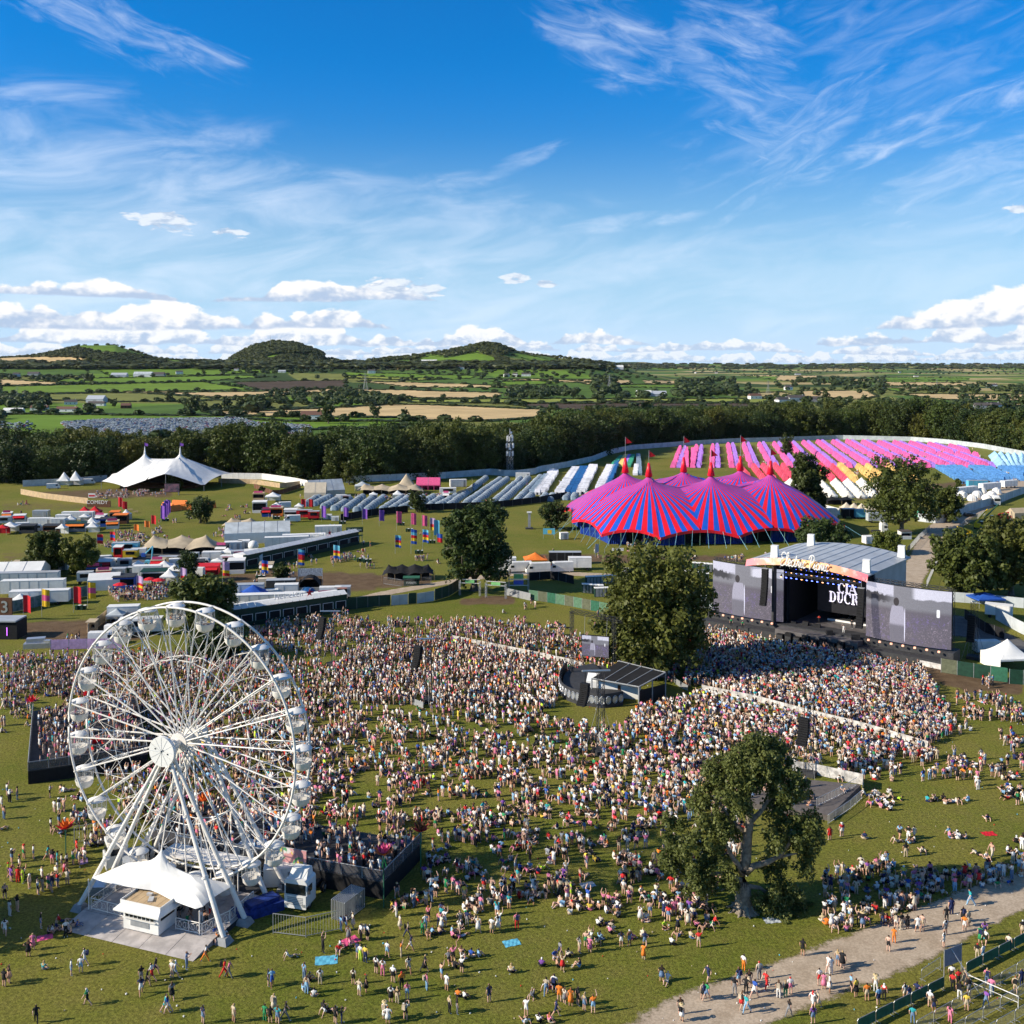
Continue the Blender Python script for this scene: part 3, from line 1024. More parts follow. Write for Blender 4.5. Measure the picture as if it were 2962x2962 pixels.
def blobs(name,pts,m,label,cat='trees'):
 """pts: (x, y, z, width, height)"""
 out = []
 for i,(x,y,z,w_,h_) in enumerate(pts):
  T_ = BT[i % 8]
  a = (i * 2.1) % 6.28
  q = T_ * np.array([w_,w_,h_])
  c,s_ = cos(a),sin(a)
  q = np.stack([q[...,0] * c - q[...,1] * s_ + x,q[...,0] * s_ + q[...,1] * c + y,q[...,2] + z],-1)
  out.append(q.reshape(-1,3))
 V_ = np.concatenate(out)
 return tag(link(name,npmesh(name,V_,np.arange(len(V_)).reshape(-1,4),[m])),label,cat,kind='stuff')
M['leaf_far'] = leafmat('leaf_far',(0.030,0.050,0.018),(0.080,0.105,0.030),0.1)
hedge = []
single = []
rs = random.Random(9)
def put(px_,py_,w_,h_,lst=hedge):
 p = TG(px_,py_)
 if p and p.y > 760:
  lst.append((p.x,p.y,p.z - .3,w_,h_))
for c_,pl in FIELDS:                       # hedgerows along the field edges
 for i in range(len(pl)):
  (x1,y1),(x2,y2) = pl[i],pl[(i + 1) % len(pl)]
  L = hypot(x2 - x1,(y2 - y1) * 3)
  n_ = int(L / 6.5)
  for k in range(n_):
   if rs.random() < 0.12:
    continue
   f_ = (k + rs.random()) / max(1,n_)
   y_ = y1 + (y2 - y1) * f_
   big = rs.random() < .10
   put(x1 + (x2 - x1) * f_,y_ + rs.uniform(-1,1),rs.uniform(7,12) * (1.2 if big else 1),rs.uniform(1.5,2.6) * (3.0 if big else 1))
WOODS = [([(0,1152),(140,1153),(140,1182),(0,1180)],90,11),([(755,1130),(1000,1128),(1170,1160),(1160,1176),(1000,1176),(860,1178),(760,1160)],210,10),
   ([(1450,1128),(1560,1123),(1680,1132),(1660,1152),(1470,1152)],130,12),([(1720,1105),(1780,1105),(1780,1145),(1720,1145)],25,22),
   ([(1962,1100),(2125,1100),(2125,1149),(1962,1149)],150,18),([(2310,1090),(2470,1092),(2470,1120),(2310,1115)],110,16),
   ([(2470,1090),(2560,1095),(2560,1135),(2500,1140)],70,14),([(2000,1060),(2962,1064),(2962,1084),(2000,1079)],420,12),
   ([(1000,1055),(1962,1066),(1962,1098),(1600,1096),(1000,1075)],260,11),([(0,1086),(250,1092),(250,1104),(0,1096)],60,12),
   ([(640,1060),(1000,1062),(1000,1078),(640,1082)],130,12),([(1840,1108),(2962,1110),(2962,1140),(1840,1150)],150,11),
   ([(700,1160),(760,1160),(760,1200),(700,1200)],8,14),([(2540,1155),(2962,1150),(2962,1195),(2560,1215)],60,12),
   ([(1640,1150),(1990,1130),(1990,1150),(1700,1160)],70,12),([(2560,1120),(2962,1118),(2962,1138),(2640,1136)],120,12),
   ([(2130,1140),(2330,1150),(2460,1165),(2460,1175),(2250,1170)],60,10)]
for pl,n_,h_ in WOODS:
 xs,ys = [p[0] for p in pl],[p[1] for p in pl]
 for k in range(int(n_ * 0.75)):
  x_,y_ = rs.uniform(min(xs),max(xs)),rs.uniform(min(ys),max(ys))
  if y_ > 1085 and x_ > 1900 and rs.random() < .35:
   continue
  if inpoly(np.array([x_]),np.array([y_]),pl)[0]:
   put(x_,y_,h_ * rs.uniform(.9,1.4),h_ * rs.uniform(.6,1.0) * (.75 if y_ < 1100 else 1))
for k in range(220):                       # scattered over the plain
 x_ = rs.uniform(-40,3000)
 y_ = 1056 + 150 * rs.random() ** 1.9
 q = any(inpoly(np.array([x_]),np.array([y_]),pl)[0] for c_,pl in FIELDS)
 if q:
  continue
 put(x_,y_,rs.uniform(8,16),rs.uniform(4,12))
HILLW = [([(640,1042),(700,1008),(760,985),(850,980),(935,1015),(940,1036),(860,1022),(790,1025),(760,1042)],420),
   ([(760,1045),(830,1030),(940,1037),(1000,1048),(1000,1056),(700,1058),(640,1055)],240),
   ([(1000,1042),(1080,1034),(1200,1024),(1290,1012),(1390,986),(1450,994),(1500,1012),(1440,1032),(1380,1018),(1300,1032),(1240,1026),(1200,1040),(1100,1048)],520),
   ([(1430,1030),(1470,1040),(1480,1056),(1440,1050)],60),([(0,1028),(150,1020),(220,1006),(300,1022),(400,1030),(500,1046),(400,1052),(200,1034),(0,1034)],330),
   ([(330,1000),(400,1010),(450,1026),(400,1022)],70),([(480,1034),(600,1028),(620,1036),(500,1040)],60),([(1540,1024),(1700,1040),(1790,1046),(1700,1048)],80)]
hill = []
for pl,n_ in HILLW:
 xs,ys = [p[0] for p in pl],[p[1] for p in pl]
 for k in range(n_ * 4):
  x_,y_ = rs.uniform(min(xs),max(xs)),rs.uniform(min(ys),max(ys))
  if inpoly(np.array([x_]),np.array([y_]),pl)[0]:
   put(x_,y_,rs.uniform(13,20),rs.uniform(7,11),hill)
for k in range(1100):                       # tree line on the far blue ridge and the plain before it
 x_ = rs.uniform(-60,3020)
 put(x_,rs.uniform(1053.5,1068),rs.uniform(30,70),rs.uniform(10,16),hill)
x_ = 0
while x_ < 1760:
 sk = np.interp(x_,[a for a,b in SKY1],[b for a,b in SKY1])
 D_ = D1 * rs.uniform(.98,1.01)
 X_ = (x_ - CX) / F * D_
 gp = any(inpoly(np.array([x_]),np.array([sk + 6]),pl)[0] for pl in (FIELDS[3][1],FIELDS[26][1]))
 if not (gp and rs.random() < .8):
  hill.append((X_,D_,zt(X_,D_) - 1,rs.uniform(8,16),rs.uniform(4,9)))
 x_ += rs.uniform(2.0,6)
print('far trees',len(hedge),len(hill))
hedge.sort(key=lambda q: q[1])
far_crowns = [leafcloud('crown',oaklobes(1.0,1.0,90 + i,0.12,8),420,0.085,90 + i,'leaf_far',clumps=8) for i in range(4)]
far_trunk = trunkmesh('trunk',1.0,.03,[(.2,0,.7),(-.2,.1,.75),(0,-.2,.8)],3,fork=.2,nsub=0)
FT = [(700 + 378 / 1.0 - 0,0,0)]
NAMED = [(487,1163,27,'round dark tree standing alone on the dry field behind the car park'),(557,1195,55,'tall pale green tree by the car park farm houses'),(590,1192,30,'smaller tree just right of the tall pale tree'),
   (655,1182,36,'left of two round trees on the field edge above the car park'),(697,1186,40,'right of two round trees on the field edge above the car park'),(1085,1210,40,'broad oak alone on the pale stubble field'),
   (1170,1210,30,'small round tree right of the broad oak on the stubble field'),(1190,1100,17,'dark round tree on the strip of green fields at centre'),(778,1184,22,'bushy tree left of the copse in the middle fields'),
   (252,1105,25,'tree clump below the farm sheds on the left hillside'),(266,1106,24,'tree beside the clump below the farm sheds'),(590,1084,14,'lone tree on the upper green slope'),(54,1052,13,'tree at the edge of the high tan field'),
   (1330,1100,16,'tree at the right end of the bright green strip'),(1442,1122,18,'tree between the two tan strips at centre'),(1610,1110,17,'tree at the end of a short green field'),
   (1880,1180,22,'bush tree on the brown ploughed field'),(675,1206,24,'wide bush behind the left end of the car park'),(815,1208,22,'bush beside the white farm bungalow'),(842,1208,20,'rightmost bush beside the white farm bungalow'),
   (2140,1152,20,'dark bush below the conifer block'),(2388,1157,28,'tree beside the pale gabled houses'),(2500,1160,20,'tree in the stubble right of the gabled houses'),(2855,1158,20,'left of a line of small trees on the right stubble'),
   (2812,1156,16,'smallest of a line of small trees on the right stubble'),(2875,1157,17,'rightmost of a line of small trees on the right stubble'),(1748,1130,40,'tall dark poplar clump left of the pylon'),
   (950,1225,60,'big dark tree standing in front of the white bungalow'),(735,1190,20,'low tree right of the two round trees'),(330,1178,26,'garden tree between the farm bungalows'),(1660,1152,26,'dark tree at the edge of the middle copse')]
for px_,py_,hp,lb_ in NAMED:
 p = TG(px_,py_)
 if not p:
  continue
 h_ = hp / F * p.y
 tr = thing('field_tree',lb_,'tree',p,rs.uniform(0,6),'lone trees on the farmland')
 tr.scale = (h_ * .95,h_ * .95,h_)
 link('crown',rs.choice(far_crowns),tr)
 link('trunk',far_trunk,tr)
blobs('hedgerow_trees',hedge,'leaf_far','dark hedgerows and copses dividing the distant fields','hedges')
blobs('hill_woods',hill,'leaf_far','dark woods covering the two hills and the far ridge','woods')
hm = bpy.data.materials.new('haze')
hm.use_nodes = True
t = hm.node_tree
t.nodes.clear()
o_ = t.nodes.new('ShaderNodeOutputMaterial')
pv = t.nodes.new('ShaderNodeVolumePrincipled')
pv.inputs['Color'].default_value = (0.72,0.84,1.0,1)
pv.inputs['Density'].default_value = 0.000008
pv.inputs['Anisotropy'].default_value = 0.1
t.links.new(pv.outputs[0],o_.inputs['Volume'])
hb_ = MB().box(0,0,-1.5,29600,29600,262)
tag(hb_.build('haze',hm),'thin blue summer haze over the whole plain','haze',kind='stuff')
def truss(mb,p,q,w,r=0.04,step=None,m=0):
 p,q = Vector(p),Vector(q)
 d = (q - p)
 L = d.length
 d.normalize()
 a = d.orthogonal().normalized()
 b = d.cross(a)
 step = step or w
 cs = [a * w / 2 + b * w / 2,a * w / 2 - b * w / 2,-a * w / 2 - b * w / 2,-a * w / 2 + b * w / 2]
 for c in cs:
  mb.tube(p + c,q + c,r,n=4,m=m)
 k = max(1,int(L / step))
 for i in range(k):
  for j in range(4):
   s0,s1 = p + d * (L * i / k),p + d * (L * (i + 1) / k)
   c0,c1 = cs[j],cs[(j + 1) % 4]
   mb.tube(s0 + (c0 if i % 2 else c1),s1 + (c1 if i % 2 else c0),r * .7,n=3,m=m,caps=False)
 return mb
WA = -radians(20.3)
WC = G(541,2600)
HZ,RR = 16.9,14.1
wh = thing('ferris_wheel','tall white ferris wheel with hanging gondolas above a pale deck','ferris wheel',WC,WA)
def wp(r,ang,y):
 """point on the wheel: angle clockwise from the top"""
 return (r * sin(ang),y,HZ + r * cos(ang))
A0 = radians(-4.3)
for yy_ in (-1.32,1.32):
 MB().path([wp(RR,2 * pi * k / 96,yy_) for k in range(96)],0.125,6,close=True).build('rim','steel_w',wh,smooth=True)
 MB().path([wp(RR * .61,A0 + 2 * pi * k / 24,yy_ * .62) for k in range(24)],0.05,5,close=True).build('inner_ring','steel_w',wh)
hb = MB()
hb.tube((0,-3.2,HZ),(0,3.2,HZ),0.42,n=16)
for y_ in (-1.0,1.0):
 hb.tube((0,y_ - .12,HZ),(0,y_ + .12,HZ),1.0,n=24)
for y_ in (-2.2,2.2):
 hb.tube((0,y_ - .2,HZ),(0,y_ + .2,HZ),.75,n=16)
hb.build('hub','steel_w',wh)
db = MB()
db.tube((0,-3.75,HZ),(0,-3.35,HZ),1.52,n=40)
for x_,z_ in ((-.75,.2),(.75,-.2),(0,0),(.2,.1)):
 db.box(x_,-3.77,HZ + z_,.12,.06,.12,m=1)
for i in range(12):
 a_ = 2 * pi * i / 12
 db.tube((0,-3.76,HZ),(1.45 * sin(a_),-3.76,HZ + 1.45 * cos(a_)),.012,n=3,m=2)
db.build('hub_cover',['pvc','dgrey','alu'],wh)
for k in range(24):
 a_ = A0 + 2 * pi * k / 24
 sb = MB()
 for y_,yh in ((-1.32,-1.0),(1.32,1.0)):
  sb.tube(wp(.95,a_,yh),wp(RR,a_,y_),.085,.075,n=5)
 for r0_,r1_ in ((.61,.80),(.80,.61),(.80,.97)):
  f0,f1 = (-1,1) if r0_ < r1_ else (1,-1)
  if r0_ == .80 and r1_ == .61:
   f0,f1 = 1,-1
   sb.tube(wp(RR * .61,a_,1.32 * .74),wp(RR * .80,a_,-1.32 * .88),.035,n=4)
  else:
   sb.tube(wp(RR * r0_,a_,f0 * 1.32 * (.35 + .65 * r0_)),wp(RR * r1_,a_,f1 * 1.32 * (.35 + .65 * r1_)),.035,n=4)
 for r_ in (.4,.61,.80):
  sb.tube(wp(RR * r_,a_,-1.1),wp(RR * r_,a_,1.1),.035,n=4)
 sb.tube(wp(RR,a_,-1.5),wp(RR,a_,1.5),.10,n=6)
 a2 = a_ + 2 * pi / 24
 am = a_ + pi / 24
 for y_ in (-1,1):
  nd = wp(RR * .80,am,0)
  sb.tube(wp(RR * .61,a_,y_ * .82),nd,.026,n=3)
  sb.tube(wp(RR * .97,a_,y_ * 1.3),nd,.026,n=3)
  sb.tube(wp(RR * .61,a2,y_ * .82),nd,.026,n=3)
  sb.tube(wp(RR * .97,a2,y_ * 1.3),nd,.026,n=3)
 sb.build('spoke','steel_w',wh)
for y0_,x1_,y1_ in ((-3.0,-8.9,-5.6),(-3.0,8.6,-5.6),(-2.6,-8.9,-2.0),(-2.6,8.5,-2.0),(3.0,-8.9,5.2),(3.0,8.6,5.2),(2.6,-8.9,1.9),(2.6,8.6,1.9)):
 lb_ = MB()
 lb_.tube((0.25 * (1 if x1_ > 0 else -1),y0_,HZ - .3),(x1_,y1_,.55),.17,.27,n=12)
 for f_ in (.35,.68):
  p_ = Vector((0,y0_,HZ - .3)).lerp(Vector((x1_,y1_,.55)),f_)
  q_ = Vector((0,y0_,HZ - .3)).lerp(Vector((x1_,y1_,.55)),f_ + .012)
  lb_.tube(p_,q_,.30 if f_ < .5 else .34,n=12)
 lb_.build('support_leg','steel_w',wh,smooth=False)
 MB().box(x1_,y1_,-.0,1.5,1.3,.62,m=0,taper=.6).build('footing','grey',wh)
bf = MB()
for x_ in (-5,-1.6,1.6,5):
 for y_ in (1.9,4.6):
  bf.tube((x_,y_,.5),(x_,y_,4.3),.07,n=6)
for z_ in (3.0,4.0):
 for y_ in (1.9,4.6):
  bf.tube((-5,y_,z_),(5,y_,z_),.05,n=5)
bf.box(0,3.2,3.0,10.2,2.8,.12)
for x_ in (-5,-3.3,-1.6,0,1.6,3.3,5):
 bf.tube((x_,1.9,3),(x_,1.9,4.1),.035,n=4)
bf.build('walkway','steel_w',wh)
tub = MB()
prof_ = [(.0,-2.35),(.35,-2.33),(.66,-2.18),(.86,-1.9),(.95,-1.45),(.97,-1.40),(.90,-1.42),(.55,-1.80),(0,-1.85)]
def lathe(mb,prof,n=18,m=0):
 vs = [(r * cos(2 * pi * j / n),r * sin(2 * pi * j / n),z) for r,z in prof for j in range(n)]
 fs = [(i * n + j,i * n + (j + 1) % n,(i + 1) * n + (j + 1) % n,(i + 1) * n + j) for i in range(len(prof) - 1) for j in range(n)]
 return mb.add(vs,fs,m)
lathe(tub,prof_)
tub_me = tub.build('gondola','steel_w',mesh_only=True,smooth=True)
roof_me = lathe(MB(),[(0,.18),(.45,.10),(.95,-.10),(1.02,-.18),(.95,-.20),(0,-.12)]).build('roof','pvc',mesh_only=True,smooth=True)
glb = MB()
lathe(glb,[(.95,-1.42),(.97,-.22)])
win_me = glb.build('window','glass',mesh_only=True,smooth=True)
pb = MB()
pb.tube((0,0,-1.85),(0,0,-.1),.05,n=6)
pb.tube((0,0,-1.35),(0,0,-1.3),.32,n=12)
for j in range(6):
 a_ = 2 * pi * j / 6
 pb.tube((.95 * cos(a_),.95 * sin(a_),-1.42),(.97 * cos(a_),.97 * sin(a_),-.2),.03,n=4)
pole_me = pb.build('pole','steel_w',mesh_only=True)
for k in range(24):
 a_ = A0 + 2 * pi * k / 24
 p_ = wp(RR,a_,0)
 g_ = link('gondola',tub_me,wh,(p_[0],p_[1],p_[2]),k * .7)
 link('roof',roof_me,g_)
 link('window',win_me,g_)
 link('pole',pole_me,g_)
def wl(x,y,z=0.0):
 c,s_ = cos(WA),sin(WA)
 return Vector((WC.x + x * c - y * s_,WC.y + x * s_ + y * c,z))
dk = thing('deck_platform','pale grey boarded deck under the ferris wheel','platform',WC,WA)
d1 = MB()
d1.box(0,-1.9,0,15.8,8.6,.5)
d1.box(0.05,4.0,0,13.0,3.2,.5)
d1.build('deck','dgrey',dk)
d2 = MB()
for i in range(5):
 for j in range(4):
  d2.box(-6.32 + i * 3.16,-1.9 - 3.25 + j * 2.15,.504,3.12,2.11,.03)
d2.build('floor_panel','deck',dk)
d3 = MB()
for i in range(5):
 x0_,x1_ = -7.9 + i * 3.16,-7.9 + (i + 1) * 3.16 - .05
 d3.add([(x0_,-9.3,.03),(x1_,-9.3,.03),(x1_,-6.22,.5),(x0_,-6.22,.5),(x0_,-6.22,.0),(x1_,-6.22,.0)],
   [(0,1,2,3),(0,3,4),(1,5,2)],0)
d3.build('ramp','deck',dk)
bo = thing('ticket_booth','small white ticket booth with wide awning on the wheel deck','booth',wl(.4,-6.2,.53),WA)
b1 = MB()
b1.box(0,0,0,4.2,2.7,2.2)
b1.build('body','white',bo)
MB().box(-.1,-1.37,1.25,3.6,.05,.7).box(2.12,0,1.25,.05,2.0,.7).build('window','dglass',bo)
b1 = MB()
for i in range(8):
 b1.box(-1.85 + i * .5,-1.40,1.25,.06,.05,.7)
b1.box(-.1,-1.45,1.15,3.9,.25,.06)
b1.build('window_frame','white',bo)
MB().box(-.1,-1.38,.45,2.2,.05,.5).build('notice_board','grey',bo)
b1 = MB()
b1.add([(-2.7,-2.1,2.15),(2.7,-2.1,2.15),(2.35,-1.35,2.5),(-2.35,-1.35,2.5),(2.9,1.7,2.15),(2.35,1.35,2.5),(-2.7,1.7,2.15),(-2.35,1.35,2.5),
  (-2.7,-2.1,2.0),(2.7,-2.1,2.0),(2.9,1.7,2.0),(-2.7,1.7,2.0)],
  [(0,1,2,3),(1,4,5,2),(4,6,7,5),(6,0,3,7),(8,9,1,0),(9,10,4,1),(10,11,6,4),(11,8,0,6),(8,11,10,9)])
for a,b,c,d in ((0,-1.38,4.8,.08),(0,1.38,4.8,.08),(-2.38,0,.08,2.7),(2.38,0,.08,2.7)):
 b1.box(a,b,2.5,c,d,.32)
b1.build('awning','pvc',bo)
b1 = MB()
for i in range(6):
 b1.box(-1.95 + i * .78,0,2.5,.74,2.6,.12)
b1.build('roof_boards','wood',bo)
MB().box(0.3,-.2,2.62,.5,.9,.15,.5).box(-.4,.5,2.62,.6,.3,.25).build('roof_lamp','alu',bo)
cn = thing('canopy_tent','white tensile sail canopy on the ferris wheel deck','canopy',WC,WA)
cb_,_ = canopy([(-.2,-3.6,7.0)],[(-7.4,-6.0,3.7),(6.2,-6.1,3.0),(7.3,-1.9,3.7),(-5.6,-1.8,3.6)],rays=64,nr=12,sag=.07,lift=.0,pw=.80,cr=1.0)
cb_.build('fabric','pvc',cn,smooth=True)
for x_,y_,z_ in ((-7.4,-6.0,3.7),(6.2,-6.1,3.0),(7.3,-1.9,3.7),(-5.6,-1.8,3.6),(-.2,-3.6,7.0)):
 MB().tube((x_,y_,.53),(x_,y_,z_ - .05),.06,n=6).build('pole','steel_w',cn)
def railing(p,q,lbl,z0=.53,h=1.15):
 p,q = Vector((*p,z0)),Vector((*q,z0))
 P,Q = wl(p.x,p.y,z0),wl(q.x,q.y,z0)
 d = Q - P
 r = thing('railing',lbl,'railing',P,atan2(d.y,d.x),'white railings on the wheel deck')
 L = d.length
 fr = MB()
 k = max(1,round(L / 1.9))
 for i in range(k + 1):
  fr.tube((L * i / k,0,0),(L * i / k,0,h),.04,n=5)
 for z_ in (.12,h):
  fr.tube((0,0,z_),(L,0,z_),.045,n=5)
 fr.build('frame','steel_w',r)
 sc_ = MB()
 for i in range(k):
  x0_ = L * i / k
  w_ = L / k
  for cx_,rr_ in ((.5,.42),(.25,.30),(.75,.30)):
   sc_.path([(x0_ + w_ * cx_ + rr_ * cos(2 * pi * j / 14),0,.62 + rr_ * sin(2 * pi * j / 14)) for j in range(14)],.022,4,close=True)
 sc_.build('scrollwork','steel_w',r)
for p_,q_,l_ in (((-7.2,-5.9),(-3.0,-6.0),'left of the ticket booth'),((3.3,-6.0),(6.4,-6.0),'right of the ticket booth'),((6.4,-6.0),(7.5,-3.1),'at the front right corner of the deck'),
     ((7.5,-3.0),(7.5,1.0),'along the right edge of the deck'),((-7.3,-5.8),(-7.3,-.5),'along the left edge of the deck'),((-6.2,4.9),(6.2,4.9),'at the back edge behind the gondolas'),
     ((-6.6,3.2),(-6.6,4.9),'at the back left corner of the deck')):
 railing(p_,q_,'white scrolled railing ' + l_)
def carwheels(mb_parent,xs,ys,r=.5,w=.3):
 for x_ in xs:
  for y_ in ys:
   wb = MB()
   wb.tube((x_,y_ - w / 2,r),(x_,y_ + w / 2,r),r,n=14,m=0)
   wb.tube((x_,y_ - w / 2 - .01,r),(x_,y_ + w / 2 + .01,r),r * .5,n=10,m=1)
   wb.build('wheel',['rubber','alu'],mb_parent)
def truck(lbl,loc,rz,trailer=0.0,m='white',box='white',group=None,chassis=3.5):
 """cab at the origin facing local +x"""
 t_ = thing('lorry',lbl,'lorry',loc,rz,group)
 c = MB()
 c.prof([(-1.25,.55),(1.25,.55),(1.25,3.1),(1.05,3.25),(-1.05,3.25),(-1.25,3.1)],-1.1,.95)
 c.prof([(-1.2,.35),(1.2,.35),(1.2,1.7),(-1.2,1.7)],.95,1.12)
 c.add([(-1.0,-1.0,3.25),(.5,-1.0,3.25),(.5,1.0,3.25),(-1.0,1.0,3.25),(-1.0,-.9,3.95),(-.1,-.9,3.95),(-.1,.9,3.95),(-1.0,.9,3.95)],
   [(4,5,6,7),(0,1,5,4),(1,2,6,5),(2,3,7,6),(3,0,4,7)])
 c.build('cab',m,t_)
 MB().box(.975,0,1.75,.06,2.2,1.05).build('windscreen','dglass',t_)
 for s_ in (-1,1):
  MB().box(.2,s_ * 1.262,1.85,.9,.03,.75).build('side_window','dglass',t_)
 gr = MB()
 for i in range(5):
  gr.box(1.13,0,.75 + i * .17,.03,1.7,.09)
 gr.build('grille','grey',t_)
 for s_ in (-1,1):
  MB().box(1.13,s_ * .95,.6,.05,.3,.28).build('headlight','alu',t_)
  MB().box(.85,s_ * 1.45,1.9,.15,.2,.7).build('mirror','dgrey',t_)
 MB().box(-chassis / 2 - .6,0,.75,chassis,.9,.3).build('chassis','dgrey',t_)
 carwheels(t_,(.1,-chassis),(-1.0,1.0),.5,.34)
 if trailer:
  tb = MB()
  tb.box(-1.5 - trailer / 2,0,1.15,trailer,2.5,2.75)
  tb.build('trailer_body',box,t_)
  carwheels(t_,(-trailer + .5,-trailer + 1.7),(-1.0,1.0),.5,.34)
 return t_
p_ = G(868,2622)
truck('white lorry cab parked behind the wheel deck beside the viewing platform',p_,radians(-105))
p_ = G(242,2540)
truck('white lorry cab parked at the left back corner of the wheel deck',p_ + Vector((2.5,2.5,0)),radians(-150))
def container(lbl,loc,rz,L=6.0,w=2.4,h=2.5,m='white',name='cabin',cat='cabin',group=None,door='grey',z0=.15):
 t_ = thing(name,lbl,cat,loc,rz,group)
 b_ = MB()
 b_.box(0,0,z0,L,w,h)
 for i in range(int(L / 1.2)):
  b_.box(-L / 2 + .6 + i * 1.2,-w / 2 - .015,z0 + .1,.07,.03,h - .2)
 b_.build('body',m,t_)
 MB().box(0,0,z0 + h,L + .06,w + .06,.07).build('roof','roofgrey' if m != 'white' else 'pvc',t_)
 MB().box(L / 2 - 1.0,-w / 2 - .035,z0,.9,.05,h - .35).build('door',door,t_)
 return t_
container('white generator cabin behind the ferris wheel deck',wl(3.4,8.2),WA + .1,5,2.4,2.4)
container('low white trailer cabin behind the right side of the wheel',wl(7.6,6.4),WA + .5,4,2.2,1.9)
container('small grey container at the left back corner of the wheel',wl(-9.5,3.0),WA - .8,3.6,2.2,1.6,'alu')
pf = thing('pallet_stack','flat stack of grey boards left of the wheel deck','pallets',wl(-9.3,-1.8),WA + .3)
q_ = MB()
for i in range(6):
 q_.box(0.02 * i,0,.02 + i * .16,3.0,2.0,.12,.01 * i)
q_.build('boards','alu',pf)
tp = thing('covered_crates','crates under bright blue tarpaulin right of the wheel deck','crates',G(748,2640),radians(35))
q_ = MB()
q_.prism([(-2.4,-1),(2.4,-1),(2.5,1),(-2.5,1)],0,.95)
q_.box(.4,.1,.95,3.2,1.5,.35,.1)
q_.build('tarpaulin','tank',tp)
fs_ = thing('fence_panel_stack','upright stack of grey mesh fence panels on the grass','fence panels',G(1005,2640),radians(62))
for i in range(9):
 q_ = MB()
 y_ = -.9 + i * .2
 for a,b in (((-1.7,y_,.05),(1.7,y_,.05)),((-1.7,y_,2.0),(1.7,y_,2.0)),((-1.7,y_,.0),(-1.7,y_,2.0)),((1.7,y_,0),(1.7,y_,2.0)),((0,y_,0),(0,y_,2.0))):
  q_.tube(a,b,.04,n=4)
 for j in range(12):
  q_.tube((-1.7 + j * .3,y_,0),(-1.7 + j * .3,y_,2),.012,n=3)
 q_.build('panel','alu',fs_)
def fence(pts,h,mname,lbl,name='fence',bay=3.5,solid=True,post='grey',cat='fence',z0=0.0,px=True,cols=None,maxb=95,group=None,th=.06):
 P = [G(a,b) for a,b in pts] if px else [Vector((a,b,0)) for a,b in pts]
 seg_ = [0]
 for a,b in zip(P,P[1:]):
  seg_.append(seg_[-1] + (b - a).length)
 L = seg_[-1]
 n_ = min(maxb,max(1,round(L / bay)))
 r = thing(name,lbl,cat,P[0],0,group)
 def at(s_):
  j = min(max(i for i in range(len(seg_)) if seg_[i] <= s_ + 1e-6),len(P) - 2)
  return P[j].lerp(P[j + 1],(s_ - seg_[j]) / (seg_[j + 1] - seg_[j])) - P[0]
 for i in range(n_):
  a,b = at(L * i / n_),at(min(L,L * (i + 1) / n_))
  q = MB()
  d = (b - a).normalized()
  if solid:
   q.wall(a,b - d * .04,z0 + .05,z0 + h,th)
   q.tube(a + Vector((0,0,z0)),a + Vector((0,0,z0 + h + .05)),.05,n=5,m=1)
  else:
   for z_ in (z0 + .15,z0 + h):
    q.tube(a + Vector((0,0,z_)),b + Vector((0,0,z_)),.035,n=4,m=1)
   q.tube(a + Vector((0,0,z0)),a + Vector((0,0,z0 + h)),.045,n=4,m=1)
   k = max(2,int((b - a).length / .28))
   for j in range(1,k):
    c = a.lerp(b,j / k)
    q.tube(c + Vector((0,0,z0 + .15)),c + Vector((0,0,z0 + h)),.018,n=3,m=0)
  q.build('panel',[cols[i % len(cols)] if cols else mname,post],r)
 return r
fence([(790,2700),(882,2712),(985,2690)],2.0,'alu','see-through mesh fence in front of the white lorry cab',solid=False,bay=3)
fence([(215,2440),(330,2420)],2.0,'alu','see-through mesh fence behind the left lorry cab',solid=False,bay=3)
def platform(lbl,o,u_,L,D,h,skirt='black',rail=True,lad=()):
 """o: front left corner, u_: unit vector along the front"""
 rz = atan2(u_[1],u_[0])
 t_ = thing('viewing_platform',lbl,'platform',(o[0],o[1],0),rz)
 MB().box(L / 2,D / 2,h - .15,L,D,.15).build('deck','dgrey',t_)
 s_ = MB()
 for a,b in (((0,0),(L,0)),((L,0),(L,D)),((L,D),(0,D)),((0,D),(0,0))):
  s_.wall((*a,0),(*b,0),0,h - .17,.05)
 s_.build('skirt',skirt,t_)
 for a,b in (((0,0),(L,0)),((L,0),(L,D)),((0,D),(0,0))):
  A,B = Vector((*a,h)),Vector((*b,h))
  k = max(2,round((B - A).length / 2.4))
  r_ = MB()
  for i in range(k + 1):
   p = A.lerp(B,i / k)
   r_.tube(p,p + Vector((0,0,1.15)),.05,n=5)
  r_.tube(A + Vector((0,0,1.15)),B + Vector((0,0,1.15)),.05,n=5)
  r_.build('rail','grey',t_)
  MB().wall(A,B,h + .05,h + 1.05,.03).build('rail_mesh','railmesh',t_)
 return t_
M['railmesh'] = glass('rail_mesh_cloth',(0.10,0.10,0.11),0.72)
VP1 = G(440,2472)
u1 = (G(1108,2602) - VP1).normalized()
platform('long black viewing platform full of people behind the wheel',VP1,u1,(G(1108,2602) - VP1).length,9.5,1.9)
VP2 = G(82,2269)
u2 = Vector((cos(radians(23.4)),sin(radians(23.4)),0))
platform('black viewing platform packed with people left of the wheel',VP2,u2,15.0,26.0,1.85)
q_ = thing('painted_banner','pastel painted banner hung on the viewing platform front','banner',VP1 + u1 * 18.6 - Vector((-u1.y,u1.x,0)) * .12,atan2(u1.y,u1.x))
def splash(t,c,b):
 return c
mm = bpy.data.materials.new('painted_cloth')
mm.use_nodes = True
t = mm.node_tree
tcn = N(t,t.nodes.new('ShaderNodeTexCoord').outputs['Object'])
